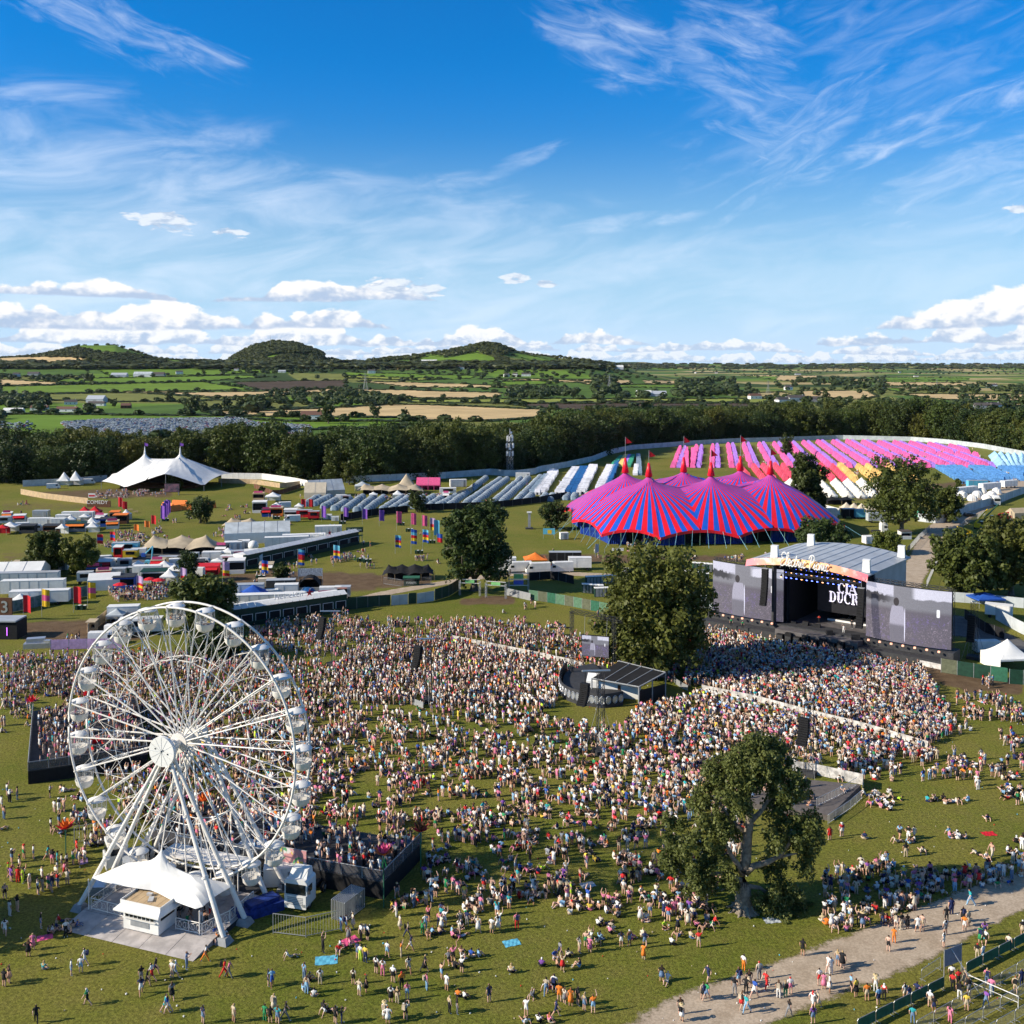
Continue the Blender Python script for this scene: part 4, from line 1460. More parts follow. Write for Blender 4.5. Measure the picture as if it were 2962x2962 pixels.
c_ = mixc(t,nz(t,tcn,.8,3).ss(.42,.5),(.72,.70,.66),(.62,.30,.30))
c_ = mixc(t,nz(t,tcn,.5,2,dist=1).ss(.5,.55),c_,(.10,.34,.14))
c_ = mixc(t,nz(t,tcn,1.1,2).ss(.6,.64),c_,(.75,.55,.08))
t.links.new(c_.k,t.nodes['Principled BSDF'].inputs['Base Color'])
M['painted'] = mm
MB().box(0,0,1.1,3.3,.05,2.6).build('cloth','painted',q_)
MB().tube((-1.7,.05,3.7),(1.7,.05,3.7),.05).build('rail','grey',q_)
MB()
def lotus(px,pyb,pyt,m1='red',m2='orange',lbl=''):
 b = G(px,pyb)
 h = ZT(px,pyb,pyt)
 t_ = thing('flower_pole',lbl,'flower sculpture',b,px * .1,'lotus flower sculptures on poles')
 MB().tube((0,0,0),(0,0,h - 1.0),.07,n=6).build('pole','green',t_)
 for k,(n_,r1,z1,m_) in enumerate(((8,1.15,.55,m2),(7,.75,.95,m1),(5,.35,1.1,m1))):
  for i in range(n_):
   a = 2 * pi * (i + .5 * k) / n_
   ca,sa = cos(a),sin(a)
   w_ = .26
   q = MB()
   pts = [(0,0,0),(r1 * .55 * ca - w_ * sa,r1 * .55 * sa + w_ * ca,z1 * .35),(r1 * ca,r1 * sa,z1),(r1 * .55 * ca + w_ * sa,r1 * .55 * sa - w_ * ca,z1 * .35),(r1 * .5 * ca,r1 * .5 * sa,z1 * .25)]
   q.add([(x,y,z + h - 1.1) for x,y,z in pts],[(0,1,4),(1,2,4),(2,3,4),(3,0,4)])
   q.build('petal',m_,t_)
lotus(191,2505,2368,'orange','red','red and orange lotus flower on a green pole, left of the wheel')
lotus(1110,2625,2440,'pink','orange','pink and orange lotus flower at the platform corner')
lotus(1217,2530,2375,'brown','red','dark red lotus flower behind the viewing platform')
lotus(93,2110,2010,'red','pink','red lotus flower above the far left corner of the crowded platform')
lotus(254,2100,1992,'red','red','red lotus flower seen through the wheel rim, upper left')
lotus(276,2210,2128,'red','red','deep red lotus flower seen through the wheel rim, middle left')
lotus(592,2400,2290,'orange','orange','orange lotus flower seen between the wheel support legs')
M['bt_red'] = mat('big_top_red',(0.86,0.010,0.028),0.42,0.05,.4,spec=.5)
M['bt_blue'] = mat('big_top_blue',(0.012,0.105,0.58),0.42,0.05,.4,spec=.5)
M['bt_wall'] = mat('big_top_wall',(0.008,0.055,0.36),0.6,0.25,.8)
pk = [(1877,1339,23.5),(2057,1337,23.5),(2229,1333,23.5),(1809,1311,25.6),(1978,1309,25.6),(2142,1306,25.6)]
PK = [G(a,b,z) for a,b,z in pk]
fr,bk = (PK[0],PK[1],PK[2]),(PK[3],PK[4],PK[5])
for q in PK:
 q.z = 19.6
uB = (PK[2] - PK[0]).normalized()
uB.z = 0
vB = Vector((-uB.y,uB.x,0))
anc = []
for w_,o_,z_ in ((-21,-19,3.6),(-4,-25.0,3.1),(20.8,-26.0,3.1),(44,-25.0,3.1),(60.5,-17,3.8)):
 p = PK[0] + uB * w_ + vB * o_
 anc.append((p.x,p.y,z_))
for w_,o_,z_ in ((65,4,4.4),(65.5,26,5),(56,44,5),(34,49,5),(10,49,5),(-14,44,5),(-22.5,28,4.6),(-25,4,4.6)):
 p = PK[0] + uB * w_ + vB * o_
 anc.append((p.x,p.y,z_))
bt = thing('big_top_tent','huge red and blue striped circus tent with six masts','circus tent',PK[1].xy.to_3d())
cb_,Bd = canopy([tuple(q) for q in PK],anc,rays=168,nr=16,span=10,sag=.055,lift=1.9,pw=1.18,cr=.50,spike=(.14,2.0),stripes=2)
o_ = cb_.build('canopy',['bt_red','bt_blue'],bt,(-PK[1].x,-PK[1].y,0))
vb = MB()
cum_ = 0
for i,p in enumerate(Bd):
 q = Bd[(i + 1) % len(Bd)]
 vb.add([p + Vector((0,0,.05)),q + Vector((0,0,.05)),q - Vector((0,0,.85)),p - Vector((0,0,.85))],[(0,1,2,3)],i % 2)
vb.build('valance',['bt_red','bt_red'],bt,(-PK[1].x,-PK[1].y,0))
cxb = sum(p.x for p in Bd) / len(Bd)
cyb = sum(p.y for p in Bd) / len(Bd)
ins = [Vector((cxb + (p.x - cxb) * .93,cyb + (p.y - cyb) * .90,0)) for p in Bd]
rgap = random.Random(3)
for i in range(0,len(ins)):
 p,q = ins[i],ins[(i + 1) % len(ins)]
 if i % 10 in (3,4,5) and i < 40:
  continue
 q_ = MB()
 k = 6
 for j in range(k):
  a,b = p.lerp(q,j / k),p.lerp(q,(j + 1) / k)
  n_ = (b - a).cross(Vector((0,0,1))).normalized() * (.16 if j % 2 else -.16)
  q_.add([a + n_,b - n_,b - n_ + Vector((0,0,5.6)),a + n_ + Vector((0,0,5.6))],[(0,1,2,3)])
 q_.build('wall_drape','bt_wall',bt,(-PK[1].x,-PK[1].y,0))
M['bt_wall'].use_backface_culling = False
MB().prism([(cxb + (p.x - cxb) * .86,cyb + (p.y - cyb) * .84) for p in Bd][::2],.02,5.4).build('interior_shade','black',bt,(-PK[1].x,-PK[1].y,0))  # solid black block stands in for the shade seen between the wall drapes
for i,q in enumerate(PK):
 zz = 19.0
 tz = (23.5,23.5,23.5,25.6,25.6,25.6)[i] - (0 if i < 3 else 1.6)
 MB().tube((q.x,q.y,zz),(q.x,q.y,tz),1.25,.34,n=14).build('mast_cone','bt_red',bt,(-PK[1].x,-PK[1].y,0),smooth=True)
 fb = MB()
 fb.tube((q.x,q.y,tz),(q.x,q.y,tz + 7.2 - (3 if i < 3 else 0)),.07,n=5,m=0)
 tt_ = tz + 7.2 - (3 if i < 3 else 0)
 fb.add([(q.x,q.y,tt_),(q.x,q.y,tt_ - 2.4),(q.x + 2.3,q.y + .3,tt_ - 2.0)],[(0,1,2)],1)
 fb.build('flag',['grey','red'],bt,(-PK[1].x,-PK[1].y,0))
M['rope'] = mat('guy_rope',(0.25,0.55,0.70),0.6)
M['greenpole'] = mat('side_pole',(0.20,0.35,0.25),0.5)
for i,p in enumerate(Bd):
 d = Vector((p.x - cxb,p.y - cyb,0)).normalized()
 if p.y > PK[4].y:
  continue
 if i % 2 == 0:
  MB().tube(p,p + d * (4.6 if i % 10 else 6.5) - Vector((0,0,p.z)),.055,n=4).build('guy_rope','rope',bt,(-PK[1].x,-PK[1].y,0))
 elif i % 2 == 1:
  MB().tube((p.x - d.x * .3,p.y - d.y * .3,0),(p.x - d.x * .1,p.y - d.y * .1,p.z),.07,n=5).build('side_pole','greenpole',bt,(-PK[1].x,-PK[1].y,0))
def pt(px,py,z):
 p = G(px,py,z)
 return (p.x,p.y,z)
wpk = [pt(392,1306,17.0),pt(497,1306,17.0)]
y0_ = G(450,1418).y
wpk = [(G(392,1306,17).x * 1.0,y0_ + 14,15.6),(G(497,1306,17).x,y0_ + 14,15.6)]
wt = thing('tensile_tent','white stage tent with two masts and swept wing corners','tent',(wpk[0][0],wpk[0][1],0))
an = [pt(293,1392,3.5),pt(361,1410,2.2),pt(479,1370,8.2),pt(590,1405,2.4),pt(640,1374,5.5)]
bx_,by_ = an[4][0],an[4][1]
an += [(wpk[1][0] + 20,y0_ + 32,4),(wpk[0][0] - 22,y0_ + 32,4)]
cb_,Bw = canopy(wpk,an,rays=72,nr=14,sag=.05,lift=.2,pw=1.25,cr=.72,spike=(.16,1.2),ridge=2.2)
cb_.build('canopy','pvc',wt,(-wpk[0][0],-wpk[0][1],0),smooth=True)
M['pvc'].use_backface_culling = False
for i,q in enumerate(wpk):
 MB().tube((q[0],q[1],15.0),(q[0],q[1],18.3),.5,.12,n=8).build('mast','pvc',wt,(-wpk[0][0],-wpk[0][1],0))
 MB().add([(q[0],q[1],20),(q[0] + 1.6,q[1],19.5),(q[0] + 1.4,q[1],18.4),(q[0],q[1],18.7)],[(0,1,2,3)]).tube((q[0],q[1],18),(q[0],q[1],20.2),.06).build('flag','purple',wt,(-wpk[0][0],-wpk[0][1],0))
MB().box((wpk[0][0] + wpk[1][0]) / 2,y0_ + 24,0,30,10,7).build('stage_house','black',wt,(-wpk[0][0],-wpk[0][1],0))
MB().box((wpk[0][0] + wpk[1][0]) / 2,y0_ + 13,.02,34,12,1.2).build('stage_floor','brown',wt,(-wpk[0][0],-wpk[0][1],0))
for a in an[:5]:
 MB().tube((a[0],a[1],0),a,.1).build('pole','grey',wt,(-wpk[0][0],-wpk[0][1],0))
p_ = G(498,1432)
t_ = thing('video_screen','small dark video screen on legs before the white two-mast tent','screen',p_,0)
MB().box(0,0,1.2,6.6,.4,3.8).build('panel','black',t_)
M['scr0'] = mat('screen_glow',(0.12,0.06,0.08),0.4,.5,.6,emit=.5,rgb2=(0.01,0.02,0.03))
MB().box(0,-.22,1.4,6.2,.02,3.4).build('picture','scr0',t_)
for x_ in (-2.8,2.8):
 MB().box(x_,0,0,.2,.8,1.2).build('leg','grey',t_)
SL = Vector((43.08,221.8,0))
SA = -radians(39.3)
st_ = thing('festival_stage','main stage with gabled grey roof, pink-orange fascia and dark deck','stage',SL,SA)
def sw(x,y,z=0.0):
 c,s_ = cos(SA),sin(SA)
 return Vector((SL.x + x * c - y * s_,SL.y + x * s_ + y * c,z))
def su(px,v=0.0,z=8.0):
 """distance along the stage front whose image column is px"""
 lo,hi = -15.0,75.0
 for _ in range(40):
  m_ = (lo + hi) / 2
  q = sw(m_,v)
  if PX(q.x,q.y,z)[0] < px:
   lo = m_
  else:
   hi = m_
 return lo
def sz(px,v,py):
 q = sw(su(px,v),v)
 d = ray(px,py)
 return CAMH + q.y / d[1] * d[2]
uR = su(2722)
u0,u1_,u2_,u3_ = su(2064,1),su(2268,1),su(2506,1),su(2753,1)
print('stage',u0,u1_,u2_,u3_,uR,sz(2064,1,1620),sz(2753,1,1701),sz(2752,1,1873),sz(2511,1,1654),sz(2163,1,1604))
MB().box((u0 + u3_) / 2,1.8,0,u3_ - u0 + 1.5,4.2,2.45).build('wing_base','dgrey',st_)
MB().box((u1_ + u2_) / 2,8.2,.0,u2_ - u1_ - .1,23,2.2).build('deck',mat('stage_floor',(.13,.12,.12),.5,.15,.8),st_)
MB().box((u0 + u3_) / 2,-1.8,0,u3_ - u0 + 1.4,2.9,1.35).build('front_step','dgrey',st_)
for x_ in (u1_ + .3,u2_ - .3):
 MB().box(x_,12.5,2.25,.5,20,12.2).build('side_wall','black',st_)
MB().box((u1_ + u2_) / 2,21.6,2.25,u2_ - u1_,.4,12.2).build('back_wall','black',st_)
MB().box(su(2513,-.5,15) - .5,13,2.0,.3,18,12.6).build('side_cladding','roofgrey',st_)
MB().box((u2_ + su(2513,-.5,15)) / 2,4.2,2.0,su(2513,-.5,15) - u2_ - .8,.3,12.6).build('side_cladding','black',st_)
MB().box(u1_ - 1.6,10,2.0,.4,22,12.3).build('side_cladding','dgrey',st_)
ra,rb = su(2163,-.5,15) - .1,su(2513,-.5,15)
rc = (ra + rb) / 2
rm = MB()
for (x0,z0),(x1,z1) in (((ra,15.0),(rc,16.4)),((rc,16.4),(rb,15.0))):
 k = 6
 for i in range(k):
  xa,xb = x0 + (x1 - x0) * i / k,x0 + (x1 - x0) * (i + 1) / k
  za,zb = z0 + (z1 - z0) * sin(i / k * pi / 2) if x0 == ra else z1 + (z0 - z1) * (1 - cos(i / k * pi / 2)),0
  zf = (lambda u: 15.0 + 1.4 * sin(pi * (u - ra) / (rb - ra)) ** .8)
  za,zb = zf(xa) if abs(xa - ra) > .01 else 15.0,zf(xb) if abs(xb - rb) > .01 else 15.0
  rm.add([(xa,-.6,za),(xb,-.6,zb),(xb,24,zb),(xa,24,za),(xa,-.6,za - .25),(xb,-.6,zb - .25),(xb,24,zb - .25),(xa,24,za - .25)],
    [(0,1,2,3),(7,6,5,4),(0,4,5,1),(2,6,7,3)] + ([(0,3,7,4)] if abs(xa - ra) < .01 else []) + ([(1,5,6,2)] if abs(xb - rb) < .01 else []))
rm.build('roof','roofgrey',st_)
rp = MB()
for i in range(1,12):
 x_ = ra + (rb - ra) * i / 12
 rp.box(x_,11.7,15.0 + 1.4 * sin(pi * (x_ - ra) / (rb - ra)) ** .8 + .01,.12,24,.06)
rp.build('roof_rib','alu',st_)
fm = bpy.data.materials.new('sunset_banner')
fm.use_nodes = True
t = fm.node_tree
tcn = t.nodes.new('ShaderNodeTexCoord')
sx = t.nodes.new('ShaderNodeSeparateXYZ')
t.links.new(tcn.outputs['Generated'],sx.inputs[0])
g_ = N(t,sx.outputs[0])
c_ = mixc(t,(g_ - .5).f('ABSOLUTE').ss(.08,.30),(.80,.42,.12),(.80,.22,.10))
c_ = mixc(t,(g_ - .5).f('ABSOLUTE').ss(.28,.48),c_,(.80,.10,.16))
c_ = mixc(t,nz(t,N(t,tcn.outputs['Object']),.5,3).ss(.5,.7),c_,(.85,.45,.40))
t.links.new(c_.k,t.nodes['Principled BSDF'].inputs['Base Color'])
M['sunset'] = fm
fa = MB()
K = 16
for i in range(K):
 xa,xb = ra + (rb - ra) * i / K,ra + (rb - ra) * (i + 1) / K
 zf = lambda u: 15.0 + 1.4 * max(0,sin(pi * (u - ra) / (rb - ra))) ** .8
 y_ = -.85
 fa.add([(xa,y_,zf(xa) + .1),(xb,y_,zf(xb) + .1),(xb,y_ - .5,zf(xb) - 1.25),(xa,y_ - .5,zf(xa) - 1.25)],[(3,2,1,0)])
fa.build('fascia','sunset',st_)
for px_,py0,yv in ((2241,1622,1.5),(2346,1592,19.5),(2520,1643,1.5),(2624,1617,21.5)):
 x_ = max(ra + 1.2,min(rb - 1.2,su(px_,yv,17)))
 zf = 15.0 + 1.4 * sin(pi * (x_ - ra) / (rb - ra)) ** .8
 MB().box(x_,yv,zf - .1,1.5,1.5,2.3,.2,taper=.86).box(x_,yv,zf + 2.18,1.4,1.4,.2,.2).build('motor_cover','pvc',st_)
M['lampblue'] = mat('blue_lamp',(0.10,0.16,1.0),.4,emit=7,var=0)
M['lampwarm'] = mat('warm_lamp',(1.0,0.45,0.20),.4,emit=4,var=0)
M['lampred'] = mat('red_lamp',(1.0,0.12,0.10),.4,emit=3,var=0)
for r_,(v_,z_) in enumerate(((.8,12.9),(3.2,13.5),(5.6,13.9))):
 tb = MB()
 truss(tb,(u1_ - 1.5 if r_ == 0 else u1_ + 1,v_,z_),(u2_ - 1.0,v_,z_),.5,.05,1.0)
 tb.build('lighting_truss','dgrey',st_)
 for i in range(15):
  x_ = u1_ - 1 + (u2_ - u1_ - .5) * (i + .5) / 15
  q = MB()
  q.tube((x_,v_ - .1,z_ - .3),(x_,v_ - .35,z_ - .75),.17,.2,n=8,m=0)
  q.tube((x_,v_ - .35,z_ - .75),(x_,v_ - .37,z_ - .78),.19,n=8,m=1)
  q.build('spot_lamp',['black','lampblue' if (i * 7 + r_) % 4 else 'lampwarm'],st_)
def screenmat(name,seed):
 m = bpy.data.materials.new(name)
 m.use_nodes = True
 t = m.node_tree
 b = t.nodes['Principled BSDF']
 b.inputs['Roughness'].default_value = .5
 tcn = t.nodes.new('ShaderNodeTexCoord')
 sx = t.nodes.new('ShaderNodeSeparateXYZ')
 t.links.new(tcn.outputs['Generated'],sx.inputs[0])
 x,z = N(t,sx.outputs[0]),N(t,sx.outputs[2])
 ob = N(t,tcn.outputs['Object'])
 c = mixc(t,z.ss(.55,.65),(.10,.09,.115),(.17,.17,.20))
 hd = nz(t,ob,2.6,4,.7,1.5).ss(.52,.66)
 hc = mixc(t,nz(t,ob,.35,2).ss(.42,.6),(.25,.21,.27),(.17,.13,.33))
 c = mixc(t,hd * z.ss(.60,.46),c,hc)
 c = mixc(t,((nz(t,ob,.5,4) - .5) * .12 + z).ss(.80,.83) * x.ss(.55,.62) * (z.ss(1.2,.95)),c,(.52,.52,.62))
 c = mixc(t,((nz(t,ob,.5,4) - .5) * .1 + z).ss(.78,.80) * x.ss(.36,.34),c,(.45,.45,.55))
 c = mixc(t,(((nz(t,ob,1.1,4) - .5) * .22 + z).ss(.66,.72)) * (((nz(t,ob,1.1,4) - .5) * .22 + z).ss(.84,.80)) * x.ss(.40,.2),c,(.03,.03,.04))
 def el_(cx,cz,rx,rz_):
  return (((x - cx) / rx).f('POWER',2.0) + ((z - cz) / rz_).f('POWER',2.0)).ss(1.05,.9)
 body = el_(.40,.34,.095,.42).mx(el_(.385,.16,.075,.3))
 c = mixc(t,body * z.ss(.66,.64),c,(.30,.29,.37))
 c = mixc(t,body * z.ss(.35,.28),c,(.13,.125,.16))
 c = mixc(t,el_(.385,.72,.034,.075),c,(.03,.025,.03))
 c = mixc(t,el_(.487,.33,.006,.30),c,(.6,.6,.75))
 c = mixc(t,(((x - .86) / .018).f('POWER',6.0) + ((z - .60) / .07).f('POWER',6.0)).ss(1.05,.9),c,(.7,.7,.75))
 gr = nz(t,ob,14,2).ss(.3,.7,.75,1.2)
 c = mixc(t,1.0,c,comb(t,gr,gr,gr),'MULTIPLY')
 t.links.new(mixc(t,1.0,c,(.35,.35,.35),'MULTIPLY').k,b.inputs['Base Color'])
 t.links.new(c.k,b.inputs['Emission Color'])
 b.inputs['Emission Strength'].default_value = .72
 return m
M['picture'] = screenmat('broadcast_picture',1)
for lbl,a,b,bow in (('left wide video screen of the main stage',u0,u1_,.9),('right wide video screen of the main stage',u2_,u3_,1.1)):
 s_ = thing('video_screen',lbl,'screen',sw((a + b) / 2,0),SA,'wing screens of the main stage')
 w_ = (b - a)
 q,K = MB(),14
 z0,z1 = 2.75,13.6
 pts = [(-w_ / 2 + w_ * i / K,-.2 + bow * (2 * i / K - 1) ** 2) for i in range(K + 1)]
 for i in range(K):
  (xa,ya),(xb,yb) = pts[i],pts[i + 1]
  q.add([(xa,ya - 0,z0),(xb,yb,z0),(xb,yb,z1),(xa,ya,z1)],[(0,1,2,3)])
 q.build('picture','picture',s_)
 q = MB()
 for i in range(K):
  (xa,ya),(xb,yb) = pts[i],pts[i + 1]
  q.add([(xa,ya + .08,z0),(xb,yb + .08,z0),(xb,yb + .08,z1),(xa,ya + .08,z1),(xa,ya + .6,z0),(xb,yb + .6,z0),(xb,yb + .6,z1),(xa,ya + .6,z1)],
    [(0,3,2,1),(4,5,6,7),(3,7,6,2),(0,1,5,4)] + ([(0,4,7,3)] if i == 0 else []) + ([(1,2,6,5)] if i == K - 1 else []))
 q.build('housing','black',s_)
 q = MB()
 truss(q,(-w_ / 2,1.0,z1 + .35),(w_ / 2,1.0,z1 + .35),.6,.06,1.1)
 for x_ in (-w_ / 2 + .4,w_ / 2 - .4):
  truss(q,(x_,2.4,2.4),(x_,2.4,z1 + .3),.7,.05,1.4)
 q.build('rigging','dgrey',s_)
 for i in range(7):
  x_ = -w_ / 2 + w_ * (i + .6) / 7.3
  MB().box(x_,-1.3,2.45,.38,.3,.32,m=0).build('foot_lamp',mat('foot_lamp',(.9,.42,.28),.5,emit=1.0),s_)
a,b = su(2373,11,6),su(2508,5.2,6)
bb = u2_ - .6
lw = thing('led_wall','dark video wall reading CIA DUCR in white serif letters','screen',sw((a + bb) / 2,9.5),SA)
M['ledtext'] = mat('led_white',(.72,.66,.78),.5,emit=.9,var=.02)
M['leddark'] = mat('led_dark',(.018,.018,.022),.4,emit=.15)
ww = bb - a
MB().box(0,0.2,4.2,ww,.4,8.6).build('panel','leddark',lw)
def glyph(ch,x,z,h,mb,y=-.05):
 """slab-serif capital, baseline at z, returns its width"""
 s_,t_ = h * .23,h * .09
 def bar(x0,z0,w_,hh):
  mb.box(x + x0 + w_ / 2,y,z + z0,w_,.06,hh)
 def arc(cx,cz,rx,rz_,a0,a1,thick):
  n_ = 14
  for i in range(n_):
   A,B = a0 + (a1 - a0) * i / n_,a0 + (a1 - a0) * (i + 1) / n_
   ka,kb = thick * (.45 + .55 * abs(cos(A))),thick * (.45 + .55 * abs(cos(B)))
   mb.add([(x + cx + rx * cos(A),y - .03,z + cz + rz_ * sin(A)),(x + cx + rx * cos(B),y - .03,z + cz + rz_ * sin(B)),
     (x + cx + (rx - kb) * cos(B),y - .03,z + cz + (rz_ - kb * .6) * sin(B)),(x + cx + (rx - ka) * cos(A),y - .03,z + cz + (rz_ - ka * .6) * sin(A))],[(0,1,2,3)])
 if ch == 'I':
  bar(t_,0,s_,h),bar(0,0,s_ + 2 * t_,t_),bar(0,h - t_,s_ + 2 * t_,t_)
  return s_ + 2 * t_
 if ch == 'C':
  arc(h * .45,h * .5,h * .45,h * .5,.25 * pi,1.75 * pi,s_)
  bar(h * .70,h * .62,t_,h * .36)
  return h * .80
 if ch == 'D':
  bar(t_,0,s_,h),bar(0,0,s_ + 2 * t_,t_),bar(0,h - t_,s_ + 2 * t_,t_)
  arc(h * .38,h * .5,h * .45,h * .5,-.5 * pi,.5 * pi,s_)
  return h * .85
 if ch == 'U':
  bar(t_,h * .3,s_,h * .7),bar(h * .62,h * .3,t_ * .9,h * .7),bar(0,h - t_,s_ + 2 * t_,t_),bar(h * .53,h - t_,h * .27,t_)
  arc(h * .385,h * .33,h * .295,h * .33,pi,2 * pi,s_ * .9)
  return h * .80
 if ch == 'A':
  for x0,x1,w_ in ((.05,.40,.08),(.85,.40,.24)):
   mb.add([(x + x0 * h - w_ * h / 2,y - .03,z),(x + x0 * h + w_ * h / 2,y - .03,z),(x + x1 * h + w_ * h / 2 - (.0),y - .03,z + h),(x + x1 * h - w_ * h / 2,y - .03,z + h)],[(0,1,2,3)])
  bar(h * .2,h * .3,h * .45,t_),bar(-h * .06,0,h * .26,t_),bar(h * .68,0,h * .36,t_)
  return h * .98
 if ch == 'R':
  bar(t_,0,s_,h),bar(0,0,s_ + 2 * t_,t_),bar(0,h - t_,s_ + 2 * t_,t_)
  arc(h * .36,h * .74,h * .33,h * .26,-.5 * pi,.5 * pi,s_ * .8)
  mb.add([(x + h * .42,y - .03,z + h * .5),(x + h * .62,y - .03,z + h * .5),(x + h * .90,y - .03,z),(x + h * .66,y - .03,z)],[(3,2,1,0)])
  return h * .92
gl = MB()
hx = su(2424,9.5,9) - (a + bb) / 2
def wordrow(wd,pxa,pxb,pya,pyb):
 xa_,xb_ = su(pxa,9.5,9) - (a + bb) / 2,su(pxb,9.5,9) - (a + bb) / 2
 z1_,z0_ = sz((pxa + pxb) / 2,9.5,pya),sz((pxa + pxb) / 2,9.5,pyb)
 g_,x_ = MB(),0.0
 for ch in wd:
  x_ += glyph(ch,x_,z0_,z1_ - z0_,g_) + .12
 k_ = (xb_ - xa_) / (x_ - .12)
 gl.add([(xa_ + v[0] * k_,v[1],v[2]) for v in g_.v],g_.f)
 print(wd,xa_,xb_,z0_,z1_,ww / 2)
wordrow('CIA',2424,2480,1689,1717)
wordrow('DUCR',2399,2486,1715,1746)
gl.build('lettering','ledtext',lw)
SCR = {
 'E': [[(.62,.86),(.45,1.0),(.22,.95),(.12,.75),(.25,.58),(.42,.55),(.2,.5),(.05,.3),(.12,.06),(.35,0),(.62,.12)]],
 'l': [[(0,.1),(.2,.45),(.32,.85),(.26,1.02),(.14,.9),(.1,.4),(.16,.05),(.34,.1)]],
 'e': [[(0,.12),(.18,.2),(.3,.38),(.2,.5),(.08,.4),(.06,.15),(.18,.02),(.38,.12)]],
 'c': [[(.3,.42),(.18,.5),(.06,.36),(.05,.15),(.16,.02),(.36,.12)]],
 't': [[(0,.1),(.18,.6),(.22,.86),(.12,.3),(.16,.04),(.34,.12)],[(.0,.56),(.36,.6)]],
 'r': [[(0,.12),(.12,.5),(.16,.42),(.3,.42),(.24,.2),(.28,.04),(.4,.12)]],
 'i': [[(0,.12),(.12,.45),(.1,.15),(.18,.03),(.3,.12)],[(.15,.66),(.17,.70)]],
 'n': [[(0,.12),(.08,.45),(.08,.03),(.18,.36),(.28,.46),(.32,.3),(.32,.06),(.46,.12)]],
 'P': [[(.22,.0),(.25,.5),(.3,.95)],[(.02,.72),(.12,.95),(.38,1.04),(.6,.9),(.58,.66),(.4,.5),(.24,.5)]],
}
ADV = {'E': .62,'l': .32,'e': .37,'c': .35,'t': .33,'r': .39,'i': .29,'n': .45,'P': .62,' ': .28}
sgn = thing('script_sign','white script sign reading Electric Picnic on the stage roof edge','sign',sw(0,-1.55),SA)
xa,xb = su(2256,-1.5,16),su(2397,-1.5,16)
tot = sum(ADV[c] for c in 'Electric Picnic')
k_ = (xb - xa) / tot
hs_ = 2.75
x_ = xa
for wrd in ('Electric','Picnic'):
 q = MB()
 for c in wrd:
  for stv in SCR[c]:
   pts = [(x_ + a * k_ + b * .18 * k_,-.05,14.95 + b * hs_ + (x_ - xa) * -.012) for a,b in stv]
   sm_ = []
   for i in range(len(pts) - 1):
    P4 = [Vector(pts[max(0,min(len(pts) - 1,i + j))]) for j in (-1,0,1,2)]
    for w_ in (0,.33,.66):
     sm_.append(.5 * (2 * P4[1] + (P4[2] - P4[0]) * w_ + (2 * P4[0] - 5 * P4[1] + 4 * P4[2] - P4[3]) * w_ ** 2 + (3 * P4[1] - P4[0] - 3 * P4[2] + P4[3]) * w_ ** 3))
   sm_.append(Vector(pts[-1]))
   q.path(sm_,.13,6)
  x_ += ADV[c] * k_
 q.build('lettering','signwhite' if False else 'pvc',sgn)
 x_ += ADV[' '] * k_
q = MB()
q.tube((xa,.25,15.2),(xb,.25,15.0),.08)
for i in range(6):
 x__ = xa + (xb - xa) * i / 5
 q.tube((x__,.25,14.4),(x__,.25,15.2),.05)
q.build('bracket','grey',sgn)
def linearray(mb,x,y,z0,z1,w=1.25,rz=0.0,curve=.9,n=14):
 for i in range(n):
  f_ = i / (n - 1)
  z = z1 - (z1 - z0) * (i + 1) / n
  off = -curve * (f_ ** 2)
  c,s_ = cos(rz),sin(rz)
  mb.box(x - off * s_ * -1,y + off * c * 1 if False else y + off * c,z,w * (1 + .04 * f_),.75,(z1 - z0) / n - .05,rz)
 return mb
for lbl,pxa,z0,z1 in (('left',2213,6.4,13.9),('right',2491,5.0,12.6)):
 x_ = su(pxa,-1.9,10)
 s_ = thing('speaker_array','black line array of speakers hanging at the %s side of the stage' % lbl,'speakers',sw(x_,-1.9),SA,'line arrays of the main stage')
 linearray(MB(),0,0,z0,z1).build('cabinets','black',s_)
 MB().tube((0,0,z1),(0,0,15.0),.05).box(0,0,z1,1.3,.8,.12).build('rigging','grey',s_)
for i,(px_,py_,w_,h_) in enumerate(((2330,1812,1.2,1.0),(2362,1818,1.5,.9),(2295,1806,1.0,.8),(2475,1850,1.6,.9),(2400,1836,1.3,.8),(2448,1795,1.2,1.1),(2465,1799,1.2,1.1),(2482,1803,1.2,1.1),(2432,1791,1.0,1.1))):
 s_ = thing('stage_wedge','%s black equipment case from the left on the stage deck' % ordw(i + 1),'equipment',G(px_,py_,2.2),SA + .2 * i,'black cases and monitors on the stage')
 MB().prof([(-.5,0),(.5,0),(.5,h_),(-.1,h_)],-w_ / 2,w_ / 2).build('case','black',s_)
s_ = thing('riser','white edged drum riser on the stage deck','riser',G(2450,1803,2.2),SA)
MB().box(0,1.2,0,8.5,2.4,.5).build('platform','dgrey',s_)
MB().box(0,-.03,.05,8.4,.05,.4).build('edge','pvc',s_)
for i in range(9):
 x_ = u1_ + 1.5 + (u2_ - u1_ - 1) * i / 9
 s_ = thing('subwoofer','%s black bass speaker from the left along the pit front' % ordw(i + 1),'speaker',sw(x_,-3.9),SA,'bass speakers along the stage pit')
 MB().box(0,0,0,1.3,.9,1.5 + .5 * (i % 2)).build('cabinet','black',s_)
 MB().box(0,-.47,.15,1.15,.03,1.2).build('grille','dgrey',s_)
